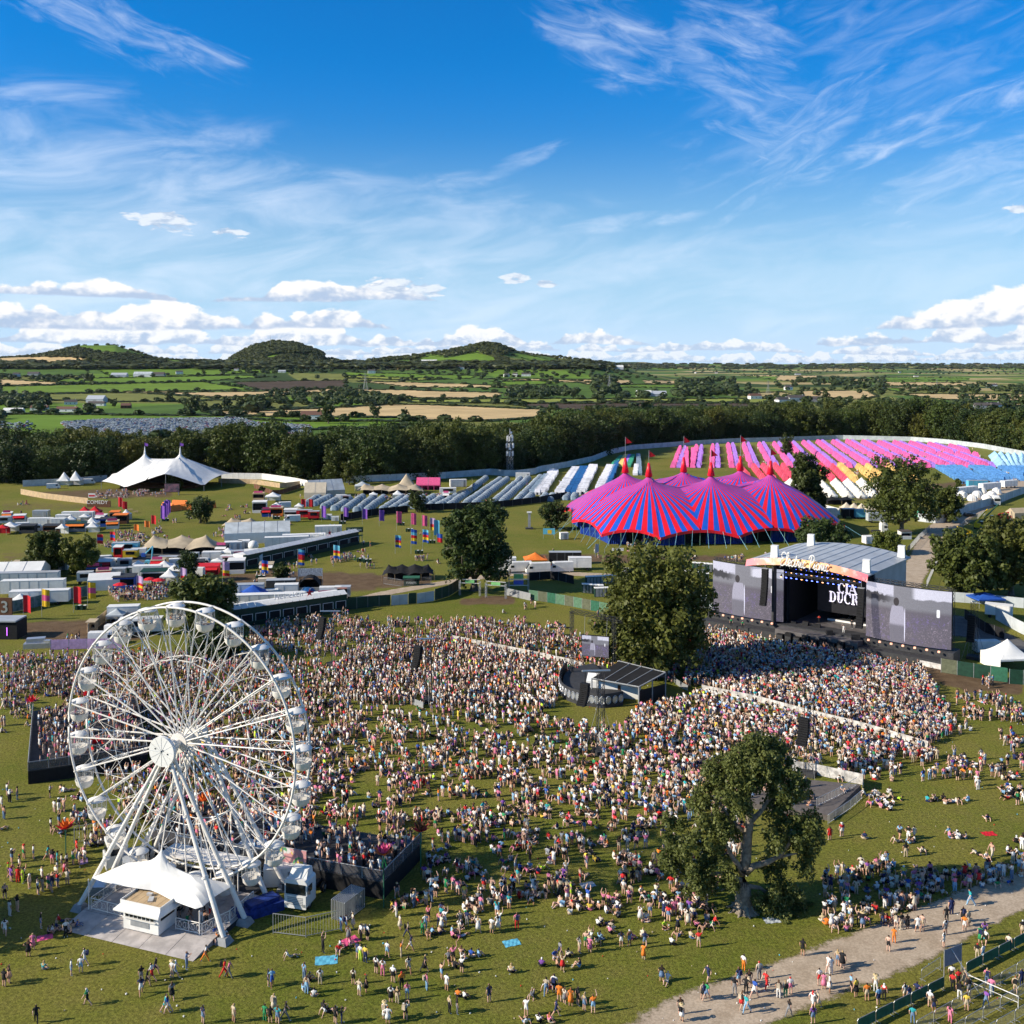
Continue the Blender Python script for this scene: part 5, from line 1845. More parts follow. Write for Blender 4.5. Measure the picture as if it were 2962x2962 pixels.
def tower(lbl,px,pyb,pyt,ay0,ay1,jib=0.0,w=.9,apx=None,aw=1.3):
 b = G(px,pyb)
 ht = ZT(px,pyb,pyt)
 t_ = thing('delay_tower',lbl,'speaker tower',b,radians(-35),'speaker towers in the crowd')
 q = MB()
 truss(q,(0,0,0),(0,0,ht),w,.045,.9)
 q.build('mast','dgrey',t_)
 dx_ = 0
 if apx:
  dx_ = (apx - px) / F * b.y
 q = MB()
 c,s_ = cos(radians(35)),sin(radians(35))
 p1 = Vector((dx_ * c,dx_ * s_,0)) * 1.0 + Vector((0,-1.0,0))
 q.tube((-p1.x * .6,-p1.y * .6,ht - .1),(p1.x * 1.2,p1.y * 1.2,ht + .25),.14,n=6)
 q.build('jib','alu',t_)
 z1,z0 = ZT(px,pyb,ay0),ZT(px,pyb,ay1)
 linearray(MB(),p1.x,p1.y,z0,z1,aw,0,1.0,12).tube((p1.x,p1.y,z1),(p1.x,p1.y,ht),.05).build('speaker_array','black',t_)
 q = MB()
 for a in range(4):
  q.tube((0,0,ht * .72),(2.4 * cos(a * pi / 2 + .7),2.4 * sin(a * pi / 2 + .7),0),.025,n=3)
 q.build('stay','grey',t_)
 MB().box(0,0,0,2.2,2.2,.6).build('ballast','dgrey',t_)
 return t_
tower('black speaker tower in front of the bar, behind the wheel top',966,1925,1768,1782,1842,apx=945)
tower('black speaker tower left of centre in the dense crowd',1240,2030,1848,1864,1922,apx=1222)
tower('black speaker tower left of the curved crowd barrier stage',1737,2180,1940,1970,2030,apx=1702)
tower('black speaker tower above the foreground tree',2338,2240,2032,2070,2143,apx=2332)
tower('dark speaker tower right of the main stage screens',2816,1905,1740,1775,1850,apx=2812)
bs = thing('control_tent','black sloping roofed control tent in the middle of the crowd','tent',G(1850,2020),0)
O_ = G(1850,2020)
def rel(px,py,z=0):
 p = G(px,py,z) - O_
 return (p.x,p.y,z)
q = MB()
A,B,C_,D_ = rel(1712,1962,3.2),rel(1848,1987,3.2),rel(1925,1945,4.6),rel(1790,1912,4.6)
q.add([A,B,C_,D_,(A[0],A[1],3.0),(B[0],B[1],3.0),(C_[0],C_[1],4.4),(D_[0],D_[1],4.4)],[(0,1,2,3),(7,6,5,4),(0,4,5,1),(1,5,6,2),(2,6,7,3),(3,7,4,0)])
q.build('roof','black',bs)
q = MB()
for f_ in (.25,.5,.75):
 a,b = Vector(A).lerp(Vector(B),f_),Vector(D_).lerp(Vector(C_),f_)
 q.tube(a + Vector((0,0,.06)),b + Vector((0,0,.06)),.08,n=4)
q.tube(A,B,.12),q.tube(B,C_,.12),q.tube(D_,C_,.1)
q.build('roof_beam','grey',bs)
for p in (A,B,C_,D_,tuple(Vector(B).lerp(Vector(C_),.5))):
 MB().tube((p[0],p[1],0),p,.12).build('post','grey',bs)
a,b = Vector((B[0],B[1],0)),Vector((C_[0],C_[1],0))
MB().wall(a,b,.0,2.6,.06).build('side_wall','black',bs)
MB().box(rel(1760,1965)[0] + 1.5,rel(1760,1965)[1] + 1.5,.0,9.5,4.5,.9,radians(-25)).build('floor','dgrey',bs)
s_ = thing('marquee','small white gabled marquee under the black control tent','marquee',G(1775,2008),radians(-14))
q = MB()
q.prof([(-1.8,0),(1.8,0),(1.8,2.5),(0,3.4),(-1.8,2.5)],-4.4,4.4)
q.build('body','pvc',s_)
MB().box(1.2,-1.83,0,.5,.04,2.2,m=0).build('door','brown',s_)
pr = thing('curved_stage','curved black-and-grey fronted camera stage in the crowd','stage',G(1700,2010),0)
O2 = G(1700,2010)
arc_px = [(1640,1950),(1622,1975),(1619,2000),(1632,2020),(1665,2035),(1705,2043),(1750,2048),(1802,2040)]
P_ = [G(a,b) - O2 for a,b in arc_px]
sm_ = []
for i in range(len(P_) - 1):
 P4 = [P_[max(0,min(len(P_) - 1,i + j))] for j in (-1,0,1,2)]
 for w_ in (0,.33,.66):
  sm_.append(.5 * (2 * P4[1] + (P4[2] - P4[0]) * w_ + (2 * P4[0] - 5 * P4[1] + 4 * P4[2] - P4[3]) * w_ ** 2 + (3 * P4[1] - P4[0] - 3 * P4[2] + P4[3]) * w_ ** 3))
sm_.append(P_[-1])
for i in range(len(sm_) - 1):
 a,b = sm_[i],sm_[i + 1]
 MB().wall(a,b,0,2.35,.15).build('parapet','dgrey',pr)
 c = a.lerp(b,.5)
 d = (b - a).normalized()
 n_ = Vector((d.y,-d.x,0))
 if n_.dot(c - Vector((6,6,0))) < 0:
  n_ = -n_
 q = MB()
 c2 = c + n_ * .1 + Vector((0,0,1.25))
 q.path([c2 + d * (.42 * cos(2 * pi * j / 14)) + Vector((0,0,.62 * sin(2 * pi * j / 14))) for j in range(14)],.06,4,close=True,m=0)
 q.add([c2 + d * (.36 * cos(2 * pi * j / 14)) + Vector((0,0,.5 * sin(2 * pi * j / 14))) for j in range(14)],[tuple(range(14))],0)
 q.build('emblem','alu',pr)
MB().prism([(p.x * .93 + .3,p.y * .93 + .3) for p in sm_] + [(P_[-1].x,P_[-1].y + 4),(P_[0].x + 5,P_[0].y + 2)],.02,1.4).build('floor','dgrey',pr)
s_ = thing('video_screen','video screen hung on a black goal-post frame above the control tent','screen',G(1722,1975),radians(-18))
O3 = G(1722,1975)
MB().box(0,0,4.6,4.9,.3,3.8).build('panel','black',s_)
MB().box(0,-.17,4.7,4.8,.02,3.6).build('picture','picture',s_)
q = MB()
truss(q,(-4.4,.5,0),(-4.4,.5,12.2),.5,.05)
truss(q,(3.2,.5,0),(3.2,.5,11.4),.5,.05)
truss(q,(-4.8,.5,12.3),(4.8,.5,11.2),.6,.05)
q.build('frame','dgrey',s_)
q = MB()
for x_ in (-2,2):
 q.tube((x_,0,8.4),(x_,.4,11.6),.03,n=3)
q.build('cable','grey',s_)
M['barcloth'] = mat('barrier_cloth',(.62,.59,.56),.7,.25,1.2)
def barrier(pts,lbl,h=1.05,mname='barcloth',bay=2.2,group='white covered crowd barriers',**k):
 return fence(pts,h,mname,lbl,'crowd_barrier',bay,True,'grey','barrier',group=group,**k)
barrier([(1308,1852),(1420,1874),(1560,1902),(1692,1932)],'white covered crowd barrier running from the left to the control tent')
barrier([(2030,1998),(2180,2028),(2330,2068),(2500,2110),(2685,2165)],'white covered crowd barrier running right from the control tent')
barrier([(1185,2035),(1225,2050)],'short barrier left of the central speaker tower',mname='grey')
barrier([(1250,2018),(1310,2030),(1302,2045)],'short white barrier right of the central speaker tower')
barrier([(1645,2165),(1700,2135),(1745,2150)],'grey barrier around the tower foot left of the foreground tree',mname='alu')
barrier([(1745,2150),(1795,2160),(1765,2190)],'white barrier around the tower foot left of the foreground tree')
barrier([(2290,2232),(2345,2238),(2420,2255),(2500,2272),(2495,2290)],'white covered barrier around the access platform right of the tree',h=1.5)
barrier([(2660,1925),(2722,1938)],'short white barrier at the right corner of the stage pit')
barrier([(1930,1950),(1960,1985),(1990,2000)],'grey mesh barrier beside the control tent',mname='alu')
ap = [G(2190,2255),G(2490,2285),G(2400,2375),G(2120,2330)]
s_ = thing('access_platform','low grey boarded access platform right of the foreground tree','platform',ap[0])
MB().prism([((p - ap[0]).x,(p - ap[0]).y) for p in ap][::-1],.0,.7).build('deck',mat('grey_board',(.14,.12,.11),.85),s_)
fence([(2362,2350),(2430,2318),(2478,2288)],1.1,'alu','see-through handrail along the ramp of the access platform','handrail',2.0,False,'alu','handrail',z0=.7)
fence([(2395,2385),(2455,2345),(2495,2310)],1.2,'alu','mesh fence along the right side of the access ramp','handrail',2.0,False,'alu','handrail')
s_ = container('green portable cabin beside the access platform',G(2278,2320),-.3,3.0,2.0,1.6,'green')
fence([(2722,1945),(2800,1958),(2868,1968),(2915,1975)],2.6,'green','dark green screen fence right of the main stage',cols=['olive','dgreen','dgreen','green'],bay=2.5)
fence([(2920,1978),(3000,1984)],2.6,'dgreen','darker green screen fence at the right edge of the picture',bay=2.5)
fence([(1000,1397),(1150,1390),(1290,1384)],3.2,'white','pale perimeter fence behind the beige stretch tents',bay=4,name='perimeter_fence',group='pale perimeter fences')
M['fencew'] = mat('fence_sheet',(.50,.54,.56),.6,.12,.3)
fence([(1290,1384),(1380,1377),(1432,1373),(1446,1378),(1500,1378),(1549,1372),(1560,1366),(1640,1352),(1714,1335),(1766,1314),(1828,1301),(2000,1288),(2117,1287 - 6),(2252,1277),(2428,1271),(2635,1276),(2738,1284),(2842,1297),(2962,1320),(3050,1337)],
  3.2,'fencew','long pale perimeter fence curving behind the camp site',bay=6.5,name='perimeter_fence',group='pale perimeter fences')
fence([(66,1408),(200,1402),(310,1392)],3.0,'fencew','pale perimeter fence left of the white two-mast tent',bay=4,name='perimeter_fence',group='pale perimeter fences')
fence([(640,1385),(760,1387),(850,1400),(897,1410)],3.0,'white','white perimeter fence right of the white two-mast tent',bay=3,name='perimeter_fence',group='pale perimeter fences')
fence([(632,1397),(735,1400),(812,1412),(868,1405)],2.2,'wood','tan wooden hoarding in front of the white perimeter fence',bay=4,name='hoarding',cat='hoarding')
fence([(60,1430),(130,1443),(255,1458)],2.4,'wood','tan wooden hoarding on the far left',bay=4,name='hoarding',cat='hoarding')
fence([(735,1412),(790,1432),(812,1430),(870,1412)],2.0,'brown','brown slatted fence right of the kiosk',bay=4,name='hoarding',cat='hoarding')
s_ = thing('comedy_sign','brown board with white COMEDY lettering','sign',G(286,1467),radians(-4))
MB().box(0,0,0,9.5,.3,2.6).build('board','brown',s_)
text('COMEDY',2.0,'pvc',s_,sidemtx(-.6,-.17,1.9,0),.03,space=1.05)
s_ = thing('red_sign','small red and white sign board above the brown board','sign',G(266,1458),0)
MB().box(0,0,2.6,2.8,.15,1.7).build('board','pvc',s_)
MB().box(0,-.09,3.0,2.4,.03,.7).build('stripe','red',s_)
fence([(1210,1478),(1430,1470),(1560,1455),(1640,1440)],2.6,'black','black fence in front of the grey dome tents, right part',bay=5,name='screen_fence',group='black screen fences of the dome camp')
fence([(985,1508),(1080,1492),(1180,1482)],2.6,'black','black fence in front of the grey dome tents, left part',bay=5,name='screen_fence',group='black screen fences of the dome camp')
fence([(1000,1765),(1080,1755),(1130,1752)],2.6,'dgreen','dark green screen fence right of the front bar',bay=3)
fence([(1132,1752),(1180,1748)],2.4,'fencew','left pair of pale blue gates in the dark green fence',bay=2.4,name='gate',cat='gate')
fence([(1182,1748),(1205,1746)],2.6,'dgreen','dark green fence between the two pale gates',bay=3)
fence([(1206,1746),(1256,1738)],2.4,'fencew','right pair of pale blue gates in the dark green fence',bay=2.4,name='gate',cat='gate')
fence([(1258,1738),(1300,1725),(1330,1705)],2.8,'dgreen','dark green screen fence left of the entrance gates',bay=3)
fence([(1530,1735),(1580,1742),(1650,1754),(1760,1776)],2.4,'mgreen','patchwork green screen fence behind the central tree',cols=['mgreen','olive','green','mgreen','olive'],bay=2.6)
fence([(1465,1722),(1535,1738)],1.8,'alu','grey mesh fence right of the entrance gates',bay=2.6)
fence([(1530,1680),(1600,1676),(1660,1690)],2.2,'black','black screen fence on the rise left of the green toilets',bay=3)
for lbl,pa,pb,c in (('left green topped entrance gate',(1330,1722),(1388,1724),'g'),('right green topped entrance gate',(1406,1728),(1463,1732),'g')):
 a,b = G(*pa),G(*pb)
 d = b - a
 s_ = thing('entrance_gate',lbl,'gate',a,atan2(d.y,d.x),'entrance gates')
 L = d.length
 for x_ in (0,L):
  q = MB()
  truss(q,(x_,0,0),(x_,0,3.6),.35,.04,.6)
  q.build('post','alu',s_)
 MB().box(L / 2,0,3.0,L,.12,.10).box(L / 2,0,3.9,L,.12,.1).build('beam','pvc',s_)
 MB().box(L / 2,-.1,3.12,L * .45,.06,.7).build('banner',mat('lime_banner',(.22,.55,.20),.6),s_)
s_ = thing('sign_tower','scaffold sign tower with green and blue boards by the entrance','sign tower',G(1500,1708),0)
for x_ in (-2.4,2.4):
 q = MB()
 truss(q,(x_,0,0),(x_,0,4.4),.3,.04,.6)
 q.build('post','alu',s_)
for z_ in (1.2,2.7,4.2):
 MB().box(0,0,z_,5.0,.15,.18).build('beam','pvc',s_)
MB().box(0,-.12,2.95,2.4,.05,1.2).build('sign_board',mat('lime_banner',(.22,.55,.20),.6),s_)
MB().box(0,-.12,1.5,2.4,.05,1.1).build('sign_board',mat('blue_board',(.10,.15,.60),.6),s_)
b = G(1475,1374)
s_ = thing('radio_mast','tall lattice radio mast with white antennas before the wood','mast',b,.3)
hm = ZT(1475,1374,1240)
q = MB()
truss(q,(0,0,0),(0,0,hm - 3),2.2,.11,2.0)
q.build('lattice','grey',s_)
MB().tube((0,0,hm - 3),(0,0,hm),.2).build('tip','alu',s_)
for z_,r_ in ((hm - 5.0,1.5),(hm - 8.5,1.9),(hm - 12.5,1.7)):
 for i in range(6):
  a = i * pi / 3
  MB().box(r_ * cos(a),r_ * sin(a),z_ - 1.2,.45,.35,2.4,a).build('antenna','pvc',s_)
for z_,a in ((hm - 2.0,1.0),(hm - 3.4,-1.2),(hm - 10,-2.0)):
 q = MB()
 c = Vector((1.1 * cos(a),1.1 * sin(a) - .4,z_))
 q.tube(c,c + Vector((.2 * cos(a),-.5,0)),.55,.6,n=12)
 q.build('dish','pvc',s_)
container('small white equipment cabin beside the radio mast',G(1512,1383),0,7,2.5,2.4)
TENTG = {}
def ridgetent(mname,L=4.9,w=2.9,h=2.9):
 """ridge across the row, gable ends to the sides, sagging ridge and a door"""
 if mname in TENTG:
  return TENTG[mname]
 q = MB()
 q.add([(-w / 2,-L / 2,0),(w / 2,-L / 2,0),(w / 2,L / 2,0),(-w / 2,L / 2,0),(-w * .20,0,h),(0,0,h * .98),(w * .20,0,h),
   (-w / 2,-L * .44,.6),(w / 2,-L * .44,.6),(w / 2,L * .44,.6),(-w / 2,L * .44,.6)],
   [(0,1,8,7),(7,8,6,5,4),(2,3,10,9),(9,10,4,5,6),(0,7,4,10,3),(1,2,9,6,8)])
 q.add([(-w * .506,-.35,0),(-w * .506,.35,0),(-w * .475,0,h * .62)],[(0,1,2)],1)
 TENTG[mname] = q.build('pitched_tent',[mname,'dgrey'],mesh_only=True)
 return TENTG[mname]
def dometent(mname,L=3.3,w=3.2,h=2.1):
 k = 'dome' + mname
 if k in TENTG:
  return TENTG[k]
 q = MB()
 n1,n2 = 6,9
 vs,fs = [],[]
 for i in range(n1 + 1):
  f_ = i / n1
  y = -L / 2 + L * f_
  s_ = (1 - abs(2 * f_ - 1) ** 2.0) ** .5 if 0 < i < n1 else .06
  for j in range(n2 + 1):
   a = pi * j / n2
   vs.append((-w / 2 * cos(a) * (.5 + .5 * s_),y,h * sin(a) ** .8 * s_))
 for i in range(n1):
  for j in range(n2):
   fs.append((i * (n2 + 1) + j,i * (n2 + 1) + j + 1,(i + 1) * (n2 + 1) + j + 1,(i + 1) * (n2 + 1) + j))
 q.add(vs,fs)
 for i in (2,4):
  q.path([(v[0] * 1.02,v[1],v[2] * 1.02 + .01) for v in vs[i * (n2 + 1):(i + 1) * (n2 + 1)]],.06,4,m=1)
 TENTG[k] = q.build('dome_tent',[mname,'tentpole'],mesh_only=True,smooth=False)
 return TENTG[k]
def belltent(mname,r=2.6,h=2.9):
 k = 'bell' + mname
 if k in TENTG:
  return TENTG[k]
 q = MB()
 lathe(q,[(r,0),(r,.75),(r * .48,h * .60),(.12,h),(0,h + .05)],12)
 q.add([(-r * .45,-r * .97,0),(r * .1,-r * 1.02,0),(-r * .15,-r * .93,1.5)],[(0,1,2)],1)
 TENTG[k] = q.build('bell_tent',[mname,'dgrey'],mesh_only=True)
 return TENTG[k]
def podtent(mname,L=2.4,w=2.6,h=2.1):
 k = 'pod' + mname
 if k in TENTG:
  return TENTG[k]
 q = MB()
 q.prof([(-w / 2,0),(w / 2,0),(w / 2,h * .55),(w * .12,h),(-w * .12,h),(-w / 2,h * .55)],-L / 2,L / 2)
 q.box(0,-w * .503,.1,.8,.03,1.0,m=1)
 TENTG[k] = q.build('pod_tent',[mname,'dgrey'],mesh_only=True)
 return TENTG[k]
M['tentpole'] = mat('tent_pole',(.62,.66,.70),.5)
M['t_pink'] = mat('tent_pink',(.78,.13,.36),.6,.10,.6,orand=.22)
M['t_rose'] = mat('tent_coral',(.88,.10,.17),.6,.10,.6,orand=.2)
M['t_purple'] = mat('tent_violet',(.40,.20,.66),.6,.10,.6,orand=.2)
M['t_yellow'] = mat('tent_yellow',(.88,.55,.18),.6,.08,.6,orand=.2)
M['t_cream'] = mat('tent_cream',(.80,.76,.68),.6,.06,.6,orand=.2)
M['t_blue'] = mat('tent_blue',(.10,.27,.55),.6,.18,.8,orand=.2)
M['t_pale'] = mat('tent_pale_blue',(.36,.60,.80),.6,.08,.6,orand=.2)
M['t_dome'] = mat('tent_blue_grey',(.20,.27,.34),.5,.14,.8,orand=.2)
M['t_pod'] = mat('tent_silver_white',(.66,.66,.70),.5,.10,.8,orand=.2)
M['t_podblue'] = mat('tent_navy',(.02,.11,.30),.5,.10,.8,orand=.2)
M['t_green'] = mat('tent_green',(.05,.35,.20),.6,.10,.8)
CW = {'t_pink': 'pink','t_rose': 'coral','t_purple': 'violet','t_yellow': 'yellow','t_cream': 'cream','t_blue': 'blue','t_pale': 'pale blue','t_dome': 'grey','t_pod': 'silver','t_podblue': 'navy','t_green': 'green'}
TENTS = []   # (distance, mesh, x, y, rz, kind, mat, row, idx)
def tentrow(me_,mname,kind,a,b,pitch,row,jit=.12):
 A,B = G(*a),G(*b)
 d = B - A
 L = d.length
 d.normalize()
 rz = atan2(d.y,d.x) - pi / 2
 n_ = max(1,int(L / pitch))
 for i in range(n_):
  p = A + d * (pitch * (i + .5))
  TENTS.append((p.y,me_,p.x + random.gauss(0,jit),p.y + random.gauss(0,jit),rz + random.gauss(0,.03),kind,mname,row,i + 1))
dirp = Vector((.195,1,0)).normalized()
FENX = [1690,1766,1828,2000,2117,2252,2428,2635,2738,2842,2962,3100]
FENY = [1338,1314,1301,1288,1281,1277,1271,1276,1284,1297,1320,1345]
base_ = G(2060,1355)
rn = 0
for k in range(-7,26):
 for c2,mname in ((0,'t_pink'),(1,'t_purple')):
  o = base_ + Vector((10.6 * k + 3.1 * c2,0,0))
  i = 0
  s_ = -75.0
  col_started = False
  ridx = 0
  while s_ < 330:
   p = o + dirp * s_
   px_,py_ = PX(p.x,p.y)
   s_ += 5.4
   fy = np.interp(px_,FENX,FENY)
   if py_ < fy + 9 or px_ < 1935 or px_ > 2890:
    continue
   if py_ > 1352 - max(0,(px_ - 2300)) * .0 + (8 if px_ > 2600 else 0):
    continue
   if px_ > 2680 and py_ > 1352 - (px_ - 2690) * .0:
    continue
   if px_ > 2790 and py_ < 1302 + (px_ - 2790) * .55:
    continue
   if abs(py_ - (1316 if px_ < 2450 else 1315)) < 2.0 or (px_ < 2250 and 1338 < py_ < 1343):
    continue
   ridx += 1
   TENTS.append((p.y,ridgetent(mname),p.x + random.gauss(0,.15),p.y + random.gauss(0,.15),atan2(dirp.y,dirp.x) - pi / 2 + random.gauss(0,.03),'ridge',mname,2 * (k + 8) + c2,ridx))
R_ = 70
for a,b,mm_ in (((2215,1400),(2178,1352),'t_rose'),((2242,1398),(2206,1352),'t_rose'),((2275,1392),(2240,1350),'t_rose'),((2293,1390),(2262,1350),'t_rose'),((2165,1385),(2135,1352),'t_rose'),
     ((2345,1390),(2310,1350),'t_rose'),((2415,1396),(2370,1350),'t_rose'),((2447,1396),(2404,1352),'t_rose'),
     ((2478,1396),(2430,1350),'t_yellow'),((2472,1396),(2425,1350),'t_yellow'),((2532,1396),(2478,1352),'t_yellow'),((2560,1392),(2505,1352),'t_yellow'),((2610,1390),(2570,1352),'t_yellow'),((2650,1398),(2610,1360),'t_yellow')):
 R_ += 1
 tentrow(ridgetent(mm_),mm_,'ridge',a,b,5.0,R_)
for a,b in (((2330,1438),(2280,1395)),((2408,1440),(2372,1400)),((2456,1442),(2412,1395)),((2492,1442),(2448,1396)),((2530,1440),(2488,1394)),((2575,1440),(2535,1398)),((2650,1425),(2620,1400))):
 R_ += 1
 tentrow(belltent('t_cream'),'t_cream','bell',a,b,5.6,R_)
for k in range(16):
 R_ += 1
 xa = 2722 + k * 16.0
 top = 1354 + (k > 8) * 1
 bot = 1400 if k < 7 else (1392 if k < 12 else 1378)
 if k in (5,10):
  continue
 tentrow(podtent('t_blue'),'t_blue','pod',(xa + 52 - (bot < 1385) * 20 + (bot - 1354) * .3,bot),(xa - 22 + 10,top),4.2,R_)
for k in range(7):
 R_ += 1
 tentrow(belltent('t_pale',3.4,3.6),'t_pale','bell',(2905 + k * 14 - 5,1352),(2882 + k * 20 - 8,1318 + k * 1.5),8.0,R_)
dd = [((880,1466),(925,1440)),((905,1466),(955,1440)),((935,1472),(985,1443)),((965,1478),(1015,1446)),((995,1480),(1050,1440)),((1030,1482),(1085,1440)),((1058,1482),(1115,1440)),
  ((1105,1480),(1165,1440)),((1130,1480),(1190,1438)),((1160,1476),(1232,1438)),((1195,1474),(1262,1436)),((1240,1470),(1290,1436)),((1265,1468),(1328,1435)),((1300,1466),(1410,1384)),
  ((1345,1462),(1452,1386)),((1372,1462),(1468,1388)),((1425,1460),(1508,1386)),((1450,1458),(1530,1385)),((1492,1456),(1566,1380)),((1518,1455),(1542,1432)),((1565,1452),(1580,1434)),((1590,1452),(1602,1434)),((1635,1448),(1645,1434)),((1658,1448),(1666,1434)),((1700,1446),(1704,1434))]
for k,(a,b) in enumerate(dd):
 tentrow(dometent('t_dome'),'t_dome','dome',a,b,4.5,200 + k)
pp = [((1540,1430),(1580,1380),'t_dome'),((1552,1432),(1598,1366),'t_pod'),((1568,1432),(1610,1368),'t_pod'),((1612,1432),(1662,1358),'t_pod'),((1625,1432),(1672,1358),'t_pod'),((1640,1432),(1684,1356),'t_podblue'),
  ((1658,1432),(1696,1356),'t_podblue'),((1672,1432),(1712,1352),'t_pod'),((1685,1430),(1724,1352),'t_pod'),((1728,1422),(1762,1352),'t_pod'),((1740,1420),(1774,1352),'t_pod'),((1756,1416),(1786,1340),'t_podblue'),
  ((1838,1375),(1842,1350),'t_pod'),((1850,1375),(1846,1320),'t_dome'),((1775,1350),(1800,1325),'t_green'),((1795,1350),(1812,1322),'t_yellow'),((1808,1350),(1822,1322),'t_purple'),((1818,1352),(1832,1322),'t_green'),
  ((2005,1352),(2005,1302),'t_pink'),((1985,1352),(1985,1300),'t_pink')]
for k,(a,b,mm_) in enumerate(pp):
 tentrow(podtent(mm_),mm_,'pod',a,b,3.2,240 + k)
TENTS.sort(key=lambda q: q[0])
print('tents',len(TENTS))
rows_kind = {}
vis = []
for q in TENTS:
 vis.append(q)
KN = {'ridge': ('pitched_tent','ridge tent','pink, violet, coral and yellow ridge tents in rows'),'dome': ('dome_tent','dome tent','grey dome tents in rows'),'bell': ('bell_tent','bell tent','cream and pale blue bell tents'),'pod': ('pod_tent','box tent','blue and silver box tents in rows')}
rowpos = {}
for q in TENTS:
 px_,py_ = PX(q[2],q[3])
 rowpos.setdefault((q[5],q[6]),{}).setdefault(q[7],[]).append(px_)
rownum = {}
for k,v in rowpos.items():
 for n_,(r,xs) in enumerate(sorted(v.items(),key=lambda a: sum(a[1]) / len(a[1]))):
  rownum[k,r] = n_ + 1
count = {'ridge': 0,'dome': 0,'bell': 0,'pod': 0}
lim = {'ridge': 300,'dome': 300,'bell': 120,'pod': 180}
rest = {}
inrow = {}
for (d_,me_,x,y,rz,kind,mname,row,i) in TENTS:
 count[kind] += 1
 if count[kind] <= lim[kind]:
  key = (kind,mname,row)
  inrow[key] = inrow.get(key,0) + 1
  o = link(KN[kind][0],me_,None,(x,y,0),rz)
  tag(o,'%s %s, %s from the front in %s row from left' % (CW[mname],KN[kind][1],ordw(inrow[key]),ordw(rownum[(kind,mname),row])),'tent',KN[kind][2])
 else:
  rest.setdefault(kind,[]).append((me_,x,y,rz,mname))
for kind,lst in rest.items():
 q = MB()
 ms = []
 for me_,x,y,rz,mname in lst:
  c,s_ = cos(rz),sin(rz)
  vs = [(v.co.x * c - v.co.y * s_ + x,v.co.x * s_ + v.co.y * c + y,v.co.z) for v in me_.vertices]
  if mname not in ms:
   ms.append(mname)
  q.add(vs,[tuple(p.vertices) for p in me_.polygons],ms.index(mname))
 tag(q.build('distant_tents',ms),'far rows of small pink, violet and blue tents by the fence','tents',kind='stuff')
print('tent counts',count)
CC = {'white': (.75,.75,.74),'silver': (.42,.44,.47),'black': (.015,.015,.02),'blue': (.02,.08,.30),'red': (.45,.02,.02),'grey': (.12,.13,.15)}
carme = {}
for c,v in CC.items():
 M['car_' + c] = mat('car_paint_' + c,v,.3,.02,spec=.5)
 q = MB()
 q.prof([(-.85,.28),(.85,.28),(.90,.98),(-.90,.98)],-2.15,2.15)
 q.add([(-2.1,-.84,.981),(1.0,-.84,.981),(1.0,.84,.981),(-2.1,.84,.981),(-1.75,-.70,1.40),(.35,-.70,1.40),(.35,.70,1.40),(-1.75,.70,1.40)],
   [(4,5,6,7),(0,1,5,4),(1,2,6,5),(2,3,7,6),(3,0,4,7)],1)
 q.box(-.7,0,1.40,2.2,1.46,.14,m=0)
 for x_ in (-1.35,1.35):
  for s_ in (-.8,.8):
   q.tube((x_,s_ - .1,.33),(x_,s_ + .1,.33),.33,n=8,m=2)
 carme[c] = q.build('parked_car',['car_' + c,'dglass','rubber'],mesh_only=True)
CP = [(178,1222),(300,1214),(470,1212),(690,1209),(740,1222),(900,1232),(900,1262),(250,1262),(190,1240)]
cars = []
yA,yB = G(500,1209).y,G(500,1262).y
rw = 0
y_ = yB
rc_ = random.Random(4)
while y_ < yA:
 rw += 1
 xl,xr = -330,0
 x_ = G(0,1300).x * 0 - 480
 k = 0
 while x_ < -150:
  px_,py_ = PX(x_,y_)
  if inpoly(np.array([px_]),np.array([py_]),CP)[0] and rc_.random() < .93:
   cars.append((x_ + rc_.uniform(-.2,.2),y_ + rc_.uniform(-.4,.4),rw))
  x_ += 2.75
 y_ += 6.2 if rw % 2 else 10.5
for k in range(46):                      # second small car park at the left edge
 px_,py_ = rc_.uniform(0,90),rc_.uniform(1220,1245)
 p = G(px_,py_)
 cars.append((p.x,p.y,90))
print('cars',len(cars))
seen = [c for c in cars if PX(c[0],c[1])[1] < 1243]
seen.sort(key=lambda c: c[1])
indiv = set(id(c) for c in seen[:300])
nrow = {}
order = sorted(set(c[2] for c in seen[:300]))
oth = {}
names = list(CC)
wts = [48,18,11,11,6,6]
for c in sorted(cars,key=lambda c: c[0]):
 col_ = rc_.choices(names,wts)[0]
 rz = pi / 2 + rc_.gauss(0,.05) + (pi if rc_.random() < .4 else 0)
 if id(c) in indiv:
  key = (c[2],col_)
  nrow[key] = nrow.get(key,0) + 1
  if c[2] == 90:
   lb_ = '%s car, %s %s one from the left in the small car park at left' % (col_,ordw(nrow[key]),col_)
  else:
   lb_ = '%s car, %s %s one from left in the %s row showing above the wood' % (col_,ordw(nrow[key]),col_,ordw(order.index(c[2]) + 1))
  tag(link('parked_car',carme[col_],None,(c[0],c[1],0),rz),lb_,'car','cars in the far car park')
 else:
  oth.setdefault(col_,[]).append((c[0],c[1],rz))
q,ms = MB(),['dglass','rubber']
for col_,lst in oth.items():
 ms.append('car_' + col_)
 me_ = carme[col_]
 for x,y,rz in lst:
  cs_,sn = cos(rz),sin(rz)
  vs = [(v.co.x * cs_ - v.co.y * sn + x,v.co.x * sn + v.co.y * cs_ + y,v.co.z) for v in me_.vertices]
  b0 = len(q.v)
  q.v += vs
  for p in me_.polygons:
   q.f.append(tuple(i + b0 for i in p.vertices))
   q.m.append([len(ms) - 1,0,1][p.material_index])
